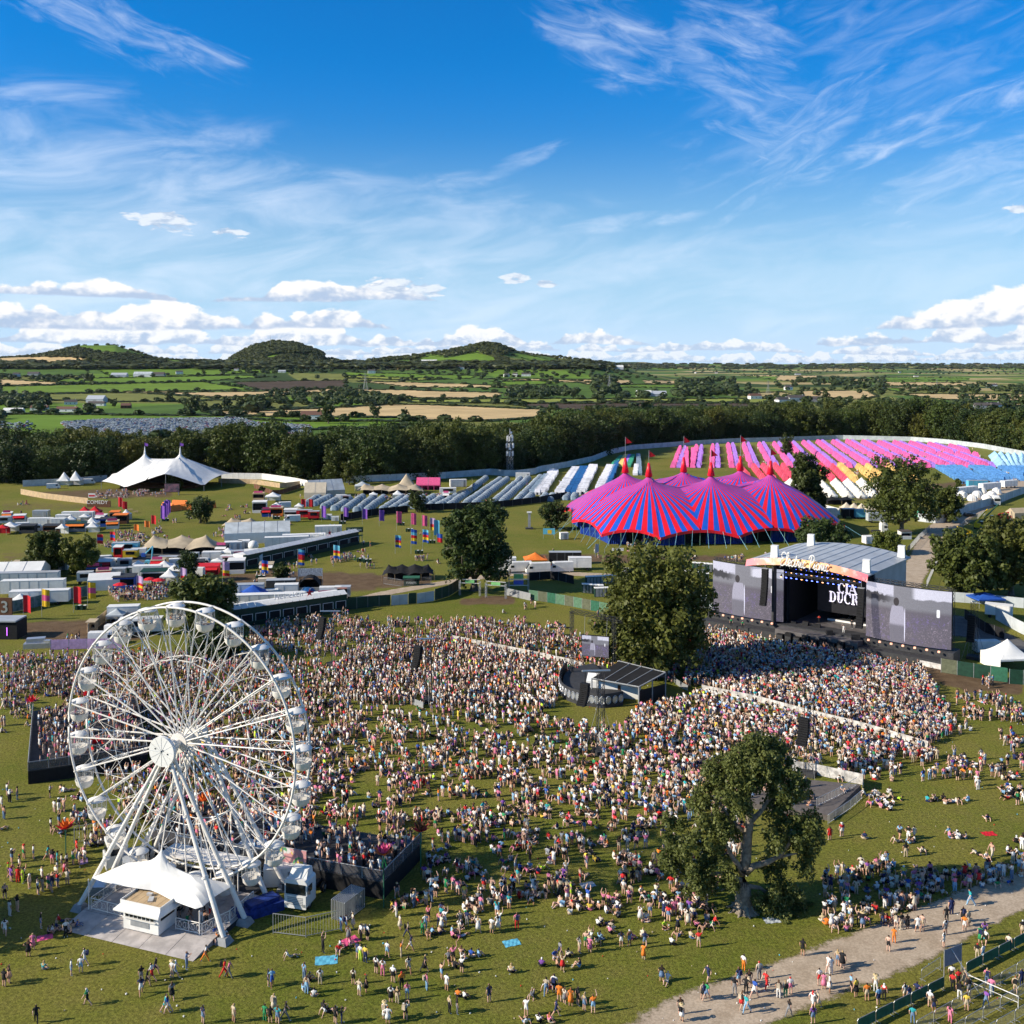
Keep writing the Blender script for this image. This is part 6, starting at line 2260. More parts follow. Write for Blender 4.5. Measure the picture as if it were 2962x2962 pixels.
tag(q.build('distant_cars',ms),'tightly parked rows of cars in the field beyond the wood','cars',kind='stuff')
def house(px,py,L,w,h,lbl,rz=0.0,wall='white',roof='slate',name='farm_house',cat='house',ridge=None,k=1.0):
 p = TG(px,py)
 if not p:
  return
 t_ = thing(name,lbl,cat,p,rz)
 rg = ridge or w * .38
 MB().box(0,0,-1,L,w,h + 1).build('wall',wall,t_)
 q = MB()
 q.prof([(-w / 2 - .3,h),(w / 2 + .3,h),(0,h + rg)],-L / 2 - .2,L / 2 + .2)
 r = q.build('roof',roof,t_)
 if name == 'farm_house':
  MB().box(L * .38,0,h + rg - .6,.9,.7,1.4).build('chimney',wall,r)
  for i in range(3):
   MB().box(-L / 2 + L * (i + .5) / 3,-w / 2 - .03,h * .35,1.3,.06,1.2).build('window','dglass',t_)
 else:
  MB().box(0,-w / 2 - .03,0,L * .2,.06,h * .8).build('door','grey',t_)
M['slate'] = mat('roof_slate',(.10,.085,.08),.7,.1)
M['tileb'] = mat('roof_tile_brown',(.17,.09,.065),.7,.1)
M['shed'] = mat('shed_sheet',(.45,.48,.52),.5,.1)
house(915,1213,30,11,4.5,'white bungalow with brown roof right of the car park',.1,'white','tileb')
for a in ((346,1091,40,14,6,'pale long farm shed on the left hillside',0,'shed','shed','barn','barn'),(415,1090,46,16,7,'white roofed farm shed right of the pale shed',0,'white','fencew','barn','barn'),
   (519,1082,18,9,6,'white gabled farmhouse on the left hillside',.4),(460,1088,30,14,5,'dark farm shed left of the white gabled farmhouse',0,'grey','slate','barn','barn'),
   (48,1091,16,10,8,'pale tall farm building at the far left',.2,'fencew','slate','barn','barn'),(98,1086,30,12,5,'dark roofed shed at the far left',0,'grey','slate','barn','barn'),
   (205,1170,16,9,3.5,'white bungalow left of the blue grey shed',.3),(280,1164,26,14,5,'blue grey barn behind the roadside bungalows',-.1,'shed','shed','barn','barn'),
   (115,1187,20,8,3.2,'brown roofed bungalow at the left roadside',.1,'white','tileb'),(195,1191,24,8,3.2,'long white cottage left of the car park',0,'white','tileb'),(365,1181,12,8,3.6,'brick bungalow above the car park',.2,'brown','tileb'),
   (40,1195,22,8,3.0,'low white shed at the left edge',0,'white','white','barn','barn'),(280,1174,22,8,3.2,'low white cottage in front of the blue grey barn',0),(684,1072,12,8,4,'small white cottage below the wooded round hill',0),
   (816,1078,20,9,4,'white barn below the wooded round hill',0,'shed','shed','barn','barn'),(1075,1080,20,10,7,'white farmhouse on the green field left of centre',.2),(1240,1052,50,14,7,'long white farm sheds under the green hill slope',0,'white','white','barn','barn'),
   (1330,1068,26,12,6,'white house below the green hill',.1),(1465,1090,14,9,6,'cream cottage left of the pair in mid plain',.3),(1490,1090,12,9,7,'cream cottage in the middle of the plain',-.2),(1522,1088,24,9,5,'long white house right of the cream cottages',0),
   (1475,1060,18,10,5,'white house on the far plain under the hill',0),(1780,1068,50,16,7,'white factory sheds on the far plain',0,'white','white','barn','barn'),(1730,1064,30,14,6,'small pale sheds left of the factory',0,'white','white','barn','barn'),
   (1838,1068,34,12,6,'pale shed right of the factory',0,'white','white','barn','barn'),(1862,1146,26,14,5,'white roofed farm sheds among trees at centre right',0,'white','white','barn','barn'),(1905,1146,26,14,4,'grey farm sheds right of the white roofed one',0,'shed','shed','barn','barn'),
   (2012,1080,10,8,7,'white gabled house right of centre on the plain',.8),(2072,1080,16,9,5,'white house near the gabled one on the plain',0),(2280,1128,16,10,6.5,'white two storey house on the right plain',.2),(2183,1154,20,10,5,'white house with red roof beside the conifers',.3,'white','tileb'),
   (2262,1166,20,10,5,'left grey roofed farmhouse above the wood',.5),(2303,1163,26,10,6.5,'middle white farmhouse above the wood',.2),(2358,1162,22,10,4.5,'low dark roofed barn right of the farmhouses',0,'grey','slate','barn','barn'),
   (2878,1182,14,9,4.5,'cream gabled house above the wood at far right',.4),(2840,1182,18,9,4,'grey roofed bungalow left of the cream gabled house',0,'grey','slate'),(2869,1120,24,10,5,'white house on the far right plain',0),(2810,1120,14,10,5,'grey roofed house on the far right plain',.3),
   (2308,1084,30,10,5,'long white house on the right plain',0),(2602,1078,16,9,6,'white house on the distant right plain',.2),(2650,1090,20,9,4,'low white house on the distant right plain',0)):
 house(*a)
def pylon(px,py,pyt,lbl):
 p = TG(px,py)
 if not p:
  return
 d = ray(px,pyt)
 h = CAMH + p.y / d[1] * d[2] - p.z
 t_ = thing('pylon',lbl,'pylon',p,.4,'electricity pylons')
 q = MB()
 w = h * .13
 cs = [(-w,-w),(w,-w),(w,w),(-w,w)]
 r = h * .006
 for a in cs:
  q.tube((a[0],a[1],0),(a[0] * .18,a[1] * .18,h * .7),r,n=3)
  q.tube((a[0] * .18,a[1] * .18,h * .7),(0,0,h),r,n=3)
 for i in range(7):
  f0,f1 = i / 7,(i + 1) / 7
  for j in range(4):
   a,b = cs[j],cs[(j + 1) % 4]
   s0,s1 = 1 - .82 * f0,1 - .82 * f1
   q.tube((a[0] * s0,a[1] * s0,h * .7 * f0),(b[0] * s1,b[1] * s1,h * .7 * f1),r * .7,n=3)
 q.build('lattice','grey',t_)
 for f_,l in ((.70,.17),(.82,.22),(.93,.14)):
  MB().tube((-h * l,0,h * f_),(h * l,0,h * f_),r,n=3).tube((-h * l,0,h * f_),(0,0,h * (f_ + .05)),r * .7,n=3).tube((h * l,0,h * f_),(0,0,h * (f_ + .05)),r * .7,n=3).build('arm','grey',t_)
pylon(1763,1140,1082,'grey lattice pylon right of the tall poplar clump')
pylon(50,1150,1118,'grey lattice pylon on the far left field')
pylon(1057,1132,1078,'faint lattice pylon left of centre')
pylon(2222,1140,1100,'lattice pylon right of the conifer block')
pylon(2710,1125,1096,'lattice pylon on the right plain')
for k,(px_,s_) in enumerate(((2545,.8),(2632,1.0),(2710,1.1),(2738,1.0),(2778,.9),(2818,1.2),(2893,1.1))):
 X_ = (px_ - CX) / F * 11000
 t_ = thing('wind_turbine','%s tiny white wind turbine from the left on the right horizon' % ordw(k + 1),'wind turbine',(X_,11000,40),0,'wind turbines on the horizon')
 MB().tube((0,0,0),(0,0,60 * s_),1.6,1.0,n=6).build('tower','fencew',t_)
 for j in range(3):
  a = k + j * 2 * pi / 3
  MB().tube((0,-3,60 * s_),(26 * s_ * sin(a),-3,60 * s_ + 26 * s_ * cos(a)),1.3,.4,n=4).build('blade','fencew',t_)
p_ = TG(782,1005)
if p_:
 t_ = thing('hilltop_mast','thin mast on top of the wooded round hill','mast',p_,0)
 MB().tube((0,0,0),(0,0,42),.8,.4,n=4).build('pole','grey',t_)
mktree('big dense dark oak beside the black control tent left of the stage',G(1890,1945),22.5,22,101,'leaf_oak',42000,.36,.05,.35,r0=.95,k=19,clumps=26)
mktree('dark spreading oak between the market field and the crowd, left of centre',G(1372,1708),18.0,21.5,102,'leaf_dark',26000,.38,.12,.5,r0=.8,k=15,clumps=22)
for a in (('small round dark tree on the market field right of the purple flags',580,1512,1438,78,103,'leaf_dark',.18),('broad brownish tree left of a bright round tree by the trailers',122,1660,1538,118,104,'leaf_oak',.03),
   ('bright green round tree behind the long trailers',236,1662,1553,108,105,'leaf_bright',.03),('dark tree touching the broad brownish tree on its right',168,1650,1548,80,106,'leaf_dark',.05),
   ('dark bushy tree among the white stalls above the wheel',545,1682,1592,72,107,'leaf_dark',.08),('tall dark tree behind the top of the ferris wheel',585,1830,1668,200,108,'leaf_oak',.05),
   ('dark tree seen through the upper spokes of the wheel',632,1905,1790,150,109,'leaf_dark',.02),('small round tree beside the white food van',810,1688,1632,52,110,'leaf_dark',.05),
   ('small round tree in front of the black camp fence',1207,1482,1420,62,111,'leaf_dark',.06),('dense dark round tree touching the left end of the big top',1604,1532,1445,84,112,'leaf_dark',.06),
   ('loose dark tree right of the big top',2336,1500,1312,118,113,'leaf_dark',.10),('narrow dark tree standing among the pink tents',2275,1322,1250,46,114,'leaf_dark',.02),
   ('large spreading tree between the camp and the stage yard',2608,1545,1318,196,115,'leaf_oak',.14),('round tree right of the large spreading tree in the stage yard',2738,1512,1408,94,116,'leaf_oak',.05),
   ('low wide green bush tree behind the stage roof',2375,1592,1512,165,117,'leaf_dark',.03),('small yellowish tree behind the right of the stage roof',2572,1602,1542,92,118,'leaf_bright',.03),
   ('left big oak on the grass right of the stage',2790,1735,1535,205,119,'leaf_oak',.20),('right big oak cut by the picture edge right of the stage',2925,1722,1502,205,120,'leaf_oak',.16),
   ('small tree in front of the white two-mast tent',503,1418,1370,56,121,'leaf_oak',.05),('thin pale tree behind the cream marquee',1010,1402,1335,52,122,'leaf_oak',.02),
   ('small bush tree behind the left stalls kiosk',758,1432,1407,18,123,'leaf_dark',.05),('bushy tree in the far right gap of the camp road',2885,1700,1560,110,124,'leaf_dark',.1),
   ('leafy young tree at the end of the blue tents',2772,1425,1385,24,125,'leaf_oak',.1)):
 lbl,px_,pyb,pyt,wp_,sd,m_,low = a
 b = G(px_,pyb)
 h_ = ZT(px_,pyb,pyt)
 w_ = wp_ * b.y / F
 big_ = wp_ > 90
 mktree(lbl,b,w_,h_,sd,m_,16000 if big_ else 6000,max(.2,min(.42,w_ * .03)),low,.2,k=14 if big_ else 10)
s0 = F / G(2150,2632).y
fl = []
for px_,py_,r_,dy_ in ((2190,2185,2.5,0),(2235,2175,1.9,1.6),(2140,2195,1.9,-1.2),(2085,2245,2.0,1.2),(2260,2250,1.8,-1.0),(2290,2170 + 30,1.2,1),(2120,2270,1.8,-1.5),(2035,2310,1.7,.8),(2170,2260,1.5,2.2),
       (2055,2370,1.9,-1.5),(2110,2400,1.7,1.8),(2310,2270,1.3,0),(1935,2375,1.5,.6),(1965,2430,1.5,-.8),(1955,2490,1.8,1.4),(2010,2500,1.7,-1.6),(2060,2460,1.8,1.5),(2095,2500,1.5,-1.8),
       (2270,2340,1.7,1.5),(2320,2380,1.9,-.8),(2345,2440,1.6,.8),(2290,2440,1.8,1.8),(2235,2400,1.5,-1.6),(2330,2500,1.3,0),(2245,2520,1.5,1.2),(2230,2590,1.9,-.6),(2285,2600,1.9,.8),(2260,2650,1.5,-1),
       (2320,2640,1.3,.6),(2010,2555,1.4,0),(2060,2555,1.2,1.0)):
 fl.append(((px_ - 2150) / s0,dy_,(2632 - py_) / s0,r_ * .98))
ft = thing('poplar_tree','big open crowned tree with pale limbs in the foreground','tree',G(2150,2632),0)
link('crown',leafcloud('crown',fl,62000,.15,77,'leaf_poplar',droop=.6,clumps=26,crad=.34,fill=.35),ft)
M['bark2'] = mat('pale_bark',(.33,.28,.22),.9,scale=2.2,bump=.8,rgb2=(.15,.12,.09))
q = MB()
q.path([(.1,0,-.2),(.05,0,.25),(0,0,.9),(-.05,0,2.4),(0,0,4.4)],[1.75,1.05,.86,.78,.72],14)
for i in range(9):
 a = i * .7
 q.path([(.6 * cos(a),.6 * sin(a),.7),(1.2 * cos(a),1.2 * sin(a),.15),(1.8 * cos(a),1.8 * sin(a),-.05)],[.28,.2,.06],5)
def limb(pts,r0,r1):
 P = [((x - 2150) / s0,d,(2632 - y) / s0) for x,y,d in pts]
 n_ = len(P)
 q.path(P,[r0 + (r1 - r0) * i / (n_ - 1) for i in range(n_)],7)
limb([(2152,2515,0),(2158,2470,.2),(2162,2420,.3),(2168,2370,.2),(2165,2330,0),(2152,2290,-.2),(2148,2255,-.4),(2162,2225,-.2),(2180,2180,0)],.62,.12)
limb([(2166,2375,.2),(2200,2350,.6),(2235,2310,1.0),(2262,2260,1.1)],.34,.08)
limb([(2156,2520,0),(2176,2495,-.4),(2215,2478,-.8),(2250,2455,-1.0),(2276,2420,-1.0),(2284,2380,-.8)],.40,.10)
limb([(2240,2462,-1.0),(2275,2455,-.9),(2300,2452,-.8)],.2,.07)
limb([(2148,2525,0),(2130,2490,-.3),(2112,2465,-.6),(2090,2420,-.9),(2070,2385,-1)],.38,.08)
limb([(2145,2545,0),(2110,2530,.5),(2060,2535,.8),(1990,2510,.9),(1955,2480,.8)],.32,.06)
limb([(2160,2300,-.2),(2135,2270,.5),(2100,2240,1.0)],.22,.06)
limb([(2148,2560,-.2),(2105,2552,-.8),(2075,2556,-1.2)],.15,.04)
limb([(2160,2560,0),(2200,2570,.3),(2240,2600,.6),(2270,2620,.8)],.26,.07)
limb([(2165,2410,.2),(2120,2380,1.0),(2085,2330,1.4),(2050,2310,1.4)],.28,.06)
q.build('trunk','bark2',ft,smooth=True)
for k,(x_,y_,w_,h_) in enumerate(((G(-270,2700).x,G(-270,2700).y,11,13),)):
 mktree('tree standing just left of the picture, throwing shade on the grass',(x_,y_,0),w_,h_,130 + k,'leaf_oak',6000,.4,.1)
mktree('tree just behind the right edge of the picture beside the path',G(2400,2555) + Vector((0,0,0)),.1,.1,140,'leaf_oak',10,.01) if False else None
def P2(px,py):
 return G(px,py)
def pagoda(px,py,w=4.5,h=4.2,m='pvc',lbl='',rz=.1,e=2.3,group=None,walls=(2,)):
 t_ = thing('pagoda_tent',lbl,'tent',G(px,py),rz,group)
 hw = w / 2
 b_,_ = canopy([(0,0,h)],[(-hw,-hw,e),(hw,-hw,e),(hw,hw,e),(-hw,hw,e)],rays=32,nr=7,span=2,sag=0.0,pw=1.6,cr=.62)
 b_.build('roof',m,t_,smooth=False)
 v = MB()
 for a,b in (((-hw,-hw),(hw,-hw)),((hw,-hw),(hw,hw)),((hw,hw),(-hw,hw)),((-hw,hw),(-hw,-hw))):
  v.wall((*a,0),(*b,0),e - .3,e + .02,.03)
 v.build('valance',m,t_)
 for x_ in (-hw,hw):
  for y_ in (-hw,hw):
   MB().tube((x_ * .97,y_ * .97,0),(x_ * .97,y_ * .97,e),.05,n=5).build('pole','alu',t_)
 for k in walls:
  a,b = [((-hw,-hw),(hw,-hw)),((hw,-hw),(hw,hw)),((hw,hw),(-hw,hw)),((-hw,hw),(-hw,-hw))][k]
  MB().wall((*a,0),(*b,0),0,e - .31,.025).build('side_wall',m,t_)
 return t_
def marquee(px,py,L,w,h,rg,lbl,rz=0.0,m='pvc',open_=0,name='marquee',roofm=None):
 """origin at the middle of the front long side"""
 t_ = thing(name,lbl,'marquee',G(px,py),rz)
 q = MB()
 q.add([(-L / 2,0,h),(L / 2,0,h),(L / 2,w / 2,h + rg),(-L / 2,w / 2,h + rg),(L / 2,w,h),(-L / 2,w,h)],[(0,1,2,3),(3,2,4,5)])
 q.build('roof',roofm or m,t_)
 q = MB()
 for i in range(1,int(L / 4)):
  x_ = -L / 2 + L * i / int(L / 4)
  q.box(x_,w / 4,h + rg / 2 + .02,.08,.05,.03) if False else q.tube((x_,0,h + .03),(x_,w / 2,h + rg + .03),.05,n=4)
 if q.v:
  q.build('roof_seam','alu',t_)
 for x_ in (-L / 2,L / 2):
  MB().add([(x_,0,0),(x_,w,0),(x_,w,h),(x_,w / 2,h + rg),(x_,0,h)],[(0,1,2,3,4)]).build('end_wall',m,t_)
 q = MB()
 if open_:
  for i in range(open_ + 1):
   q.box(-L / 2 + L * i / open_,.0,0,.25,.12,h)
  q.box(0,0,h - .45,L,.08,.42)
 else:
  q.wall((-L / 2,0,0),(L / 2,0,0),0,h - .01,.04)
 q.wall((-L / 2,w,0),(L / 2,w,0),0,h - .01,.04)
 q.build('wall',m,t_)
 MB().box(0,w * .5,.02,L * .96,w * .8,.1).build('floor','dgrey',t_)
 return t_
def stall(px,py,w,d,h,lbl,body='white',roof='dgrey',rz=0.0,awn=None,sign=None,name='food_stall',cat='stall'):
 t_ = thing(name,lbl,cat,G(px,py),rz)
 q = MB()
 q.wall((-w / 2,d,0),(w / 2,d,0),0,h,.08).wall((-w / 2,.05,0),(-w / 2,d,0),0,h,.08).wall((w / 2,.05,0),(w / 2,d,0),0,h,.08)
 q.box(0,.1,0,w,.35,1.05).box(0,.05,h - .55,w,.1,.5)
 q.build('body',body,t_)
 MB().add([(-w / 2 - .2,-.3,h),(w / 2 + .2,-.3,h),(w / 2 + .2,d + .2,h + .25),(-w / 2 - .2,d + .2,h + .25),(-w / 2 - .2,-.3,h - .12),(w / 2 + .2,-.3,h - .12),(w / 2 + .2,d + .2,h + .13),(-w / 2 - .2,d + .2,h + .13)],
    [(0,1,2,3),(7,6,5,4),(0,4,5,1),(1,5,6,2),(2,6,7,3),(3,7,4,0)]).build('roof',roof,t_)
 MB().box(0,d * .6,.02,w * .9,d * .6,h * .75).build('back_counter','black',t_)
 if awn:
  MB().add([(-w / 2,-1.5,h - .75),(w / 2,-1.5,h - .75),(w / 2,-.02,h - .15),(-w / 2,-.02,h - .15)],[(0,1,2,3)]).build('awning',awn,t_)
 if sign:
  MB().box(0,-.1,h + .2,w * .8,.08,.8).build('sign_board',sign,t_)
 return t_
def trailer(px,py,L,lbl,rz=0.0,h=2.6,w=2.5,m='white',hatch=None,z0=.75,name='trailer',cat='trailer'):
 t_ = thing(name,lbl,cat,G(px,py),rz)
 q = MB()
 q.box(0,w / 2,z0,L,w,h)
 q.build('body',m,t_)
 MB().box(0,w / 2,z0 + h,L + .08,w + .08,.08).build('roof','pvc' if m == 'white' else 'roofgrey',t_)
 q = MB()
 for i in range(1,int(L / 2.2)):
  q.box(-L / 2 + i * 2.2,-.015,z0 + .05,.06,.03,h - .1)
 if q.v:
  q.build('side_rib','grey',t_)
 q = MB()
 for x_ in (-L * .32,L * .32):
  for y_ in (.3,w - .3):
   q = MB()
   q.tube((x_,y_ - .12,.38),(x_,y_ + .12,.38),.38,n=10)
   q.build('wheel','rubber',t_)
 if hatch:
  MB().box(0,-.04,z0 + h * .42,L * .6,.05,h * .42).build('hatch_opening','black',t_)
  MB().add([(-L * .3,-.05,z0 + h * .86),(L * .3,-.05,z0 + h * .86),(L * .3,-1.1,z0 + h * .98),(-L * .3,-1.1,z0 + h * .98)],[(0,1,2,3)]).build('hatch',hatch,t_)
 return t_
def van(px,py,lbl,rz=0.0,m='white',L=5.6,h=2.5,group=None):
 t_ = thing('van',lbl,'van',G(px,py),rz,group)
 q = MB()
 q.prof([(-.98,.4),(.98,.4),(1.0,1.3),(.88,h - .08),(.7,h),(-.7,h),(-.88,h - .08),(-1.0,1.3)],-L / 2,L / 2 - 1.6)
 q.add([(L / 2 - 1.6,-.98,.4),(L / 2,-.94,.4),(L / 2,.94,.4),(L / 2 - 1.6,.98,.4),(L / 2 - 1.6,-1,1.3),(L / 2 - .05,-.92,1.15),(L / 2 - .05,.92,1.15),(L / 2 - 1.6,1,1.3),
   (L / 2 - 1.6,-.86,h),(L / 2 - 1.15,-.80,h - .1),(L / 2 - 1.15,.80,h - .1),(L / 2 - 1.6,.86,h)],
   [(0,1,5,4),(1,2,6,5),(2,3,7,6),(4,5,9,8),(6,7,11,10),(8,9,10,11),(5,6,10,9),(3,2,1,0)])
 q.build('body',m,t_)
 MB().add([(L / 2 - .09 + .04,-.78,1.28),(L / 2 - .05,.78,1.28),(L / 2 - 1.06,.72,h - .2),(L / 2 - 1.06,-.72,h - .2)],[(0,1,2,3)]).build('windscreen','dglass',t_)
 for s_ in (-1,1):
  MB().box(L / 2 - 1.35,s_ * .965,1.42,.9,.06,.6,0).build('side_window','dglass',t_)
 carwheels(t_,(-L / 2 + 1.1,L / 2 - .95),(-.85,.85),.35,.22)
 return t_
def stretch(px,py,W_,D_,H_,lbl,m='beige',rz=0.0,n=3,e=1.9,two=True):
 t_ = thing('stretch_tent',lbl,'tent',G(px,py),rz)
 pk_ = []
 for i in range(n):
  x_ = -W_ / 2 + W_ * (i + .5) / n * 1.0
  pk_.append((x_,D_ * (.42 + .16 * (i % 2)),H_ * (1 - .06 * (i % 2))))
 A = []
 k = max(3,n + 1)
 for i in range(k):
  A.append((-W_ / 2 + W_ * i / (k - 1),0 if 0 < i < k - 1 else D_ * .1,e if i % 2 else e * .75))
 for i in range(k):
  A.append((W_ / 2 - W_ * i / (k - 1),D_ if 0 < i < k - 1 else D_ * .9,e if i % 2 else e * .8))
 b_,B_ = canopy(pk_,A,rays=40,nr=8,span=4,sag=.06,lift=.5,pw=1.5,cr=.75)
 b_.build('canopy',m,t_,smooth=True)
 for a in A[:k] + A[k:]:
  MB().tube((a[0],a[1],0),a,.06,n=4).build('pole','wood',t_)
 MB().box(0,D_ * .62,.03,W_ * .8,D_ * .5,e * .85).build('interior_shade','black',t_)  # black box imitates the shade under the canopy
 return t_
def flag(px,pyb,pyt,pyl,mats,lbl,w=1.7,group='tall cloth flags on the market field',name='flag'):
 b = G(px,pyb)
 z1,z0 = ZT(px,pyb,pyt),ZT(px,pyb,pyl)
 t_ = thing(name,lbl,'flag',b,(px * .37) % .5 - .25,group)
 MB().tube((0,0,0),(0,0,z1 + .1),.05,n=5).build('pole','grey',t_)
 mats = mats if isinstance(mats,tuple) else (mats,)
 k,n_ = 6,len(mats)
 for j,mm_ in enumerate(mats):
  q = MB()
  za,zb = z1 - (z1 - z0) * j / n_,z1 - (z1 - z0) * (j + 1) / n_
  for i in range(k):
   xa,xb = .05 + w * i / k,.05 + w * (i + 1) / k
   ya,yb = .16 * sin(xa * 3.1 + px),.16 * sin(xb * 3.1 + px)
   da,db = -.25 * (xa / w) ** 2,-.25 * (xb / w) ** 2
   q.add([(xa,ya,zb + da),(xb,yb,zb + db),(xb,yb,za + db),(xa,ya,za + da)],[(0,1,2,3)])
  q.build('cloth',mm_,t_)
 return t_
R = radians
for a in ((120,1499,5.5,'grey flat container at the left end of the stall cluster',0.05,'alu'),(170,1523,4.6,'short white container in the middle of the left stall cluster',.1,'white'),
   (118,1522,8.0,'long white container in front of the grey flat one',.08,'white'),(227,1503,11.0,'longest white container at the back of the left stall cluster',.06,'white'),
   (185,1512,5.0,'white container left of the longest one',.05,'white')):
 container(a[3],G(a[0],a[1]),a[4],a[2],2.6,2.7,a[5],'container','container')
pagoda(245,1496,4.2,4.0,'red','left red topped pagoda behind the white containers')
pagoda(275,1495,4.2,4.0,'red','right red topped pagoda behind the white containers')
pagoda(30,1540,5.2,3.6,'pvc','white pagoda near the left picture edge')
pagoda(8,1545,3.6,3.2,'red','small red pagoda cut by the left picture edge')
pagoda(266,1530,4.2,4.0,'pvc','white pagoda between the dark stalls')
pagoda(186,1405,5.5,6.4,'pvc','left of two white pagodas behind the tan hoarding',e=2.6)
pagoda(219,1404,5.5,6.8,'pvc','right of two white pagodas behind the tan hoarding',e=2.6)
stall(78,1543,4.8,3,2.6,'dark roofed food stall second from the left edge','dgrey','dgrey',.1)
stall(148,1543,5.2,3,2.6,'dark food stall with grey roof in the front of the cluster','brown','dgrey',.1)
stall(218,1538,6.0,3,2.8,'green grey stall with a red roof edge','grey','dgreen',.1,'orange')
stall(308,1524,4.8,3,2.8,'blue counter stall near the right end of the cluster','blue','dgrey',.12)
stall(347,1516,4.6,3.2,3.2,'wooden stall with orange front at the right end of the cluster','brown','orange',.12)
stall(330,1505,3.2,3,3.0,'small tan stall behind the wooden one','wood','orange',.1)
for a,l in (((155,1414),'left'),((258,1400),'middle'),((305,1632),'right')):
 van(a[0],a[1],'white van %s' % {'left': 'left of the two white pagodas','middle': 'beside the white two-mast tent','right': 'on the grey yard track'}[l],.3)
trailer(92,1725,14.5,'front of two long grey white lorry trailers at the left',.12,3.0,2.6)
trailer(70,1700,16.0,'rear of two long lorry trailers at the left',.12,2.9,2.6,'fencew')
marquee(10,1690,18,8,3.0,2.0,'white marquee roof behind the long trailers',.12)
fence([(8,1777),(90,1760),(180,1738),(268,1722)],3.0,'leafwall','dark foliage printed fence behind the red and yellow flags',bay=4) if 'leafwall' in M else None
M['leafwall'] = mat('leaf_print',(.06,.13,.10),.8,rgb2=(.22,.26,.26),scale=1.0)
fence([(8,1777),(90,1760),(180,1738),(268,1722)],2.6,'leafwall','dark foliage printed fence behind the red and yellow flags',bay=4)
trailer(112,1752,13,'long flat white cabin behind the foliage printed fence',.16,2.6,2.6)
container('small white cabin beside the bright green round tree',G(182,1648),.1,3,2.2,2.5,'white')
s_ = thing('number_board','brown board carrying a pale numeral three at the left edge','sign',G(10,1795),0)
MB().box(0,0,0,3.9,.35,5.0).build('board','brown',s_)
text('3',3.6,'alu',s_,sidemtx(.35,-.2,2.9,0),.03,'numeral',offset=.05)
s_ = thing('small_stage','black box stage with violet light at the left edge','stage',G(8,1850),0)
MB().box(0,2.2,0,5.8,4.4,3.6).build('shell','black',s_)
MB().box(-.3,2.1,3.6,6.2,4.8,.3).build('roof','roofgrey',s_)
MB().box(.9,-.05,.8,.15,.04,1.7).build('lamp',mat('violet_lamp',(.6,.15,.9),.5,emit=1.5),s_)
fence([(146,1880),(240,1877),(353,1876)],2.0,'lilac','lilac printed fence behind the top left of the wheel',bay=3.4)
fence([(255,1835),(285,1812),(312,1790)],2.2,'wood','tan wooden fence rising beside the brown mud patch',bay=3,name='hoarding',cat='hoarding')
s_ = stall(263,1830,1.6,1.6,2.3,'small tan hut at the end of the wooden fence','wood','beige',0,name='hut',cat='hut')
trailer(355,1800,6.5,'white trailer with pale roof under the wheel top left',.15)
pagoda(338,1805,3.6,3.4,'fencew','grey pagoda left of the white trailer under the wheel top')
van(300,1862,'white van behind the lilac fence',.1)
van(345,1842,'white van right of the tan hut',-.1)
trailer(405,1838,8.5,'long white bar trailer seen through the top left spokes',.15,hatch='pvc')
s_ = thing('grey_heap','grey covered equipment heap left of the lilac fence','equipment',G(110,1872),0)
MB().box(0,0,0,5,2.4,1.0,.2).box(-.5,.3,1.0,3.4,1.6,.8,.3).box(2.0,-.2,1.0,1.2,1.0,.5).build('cover','alu',s_)
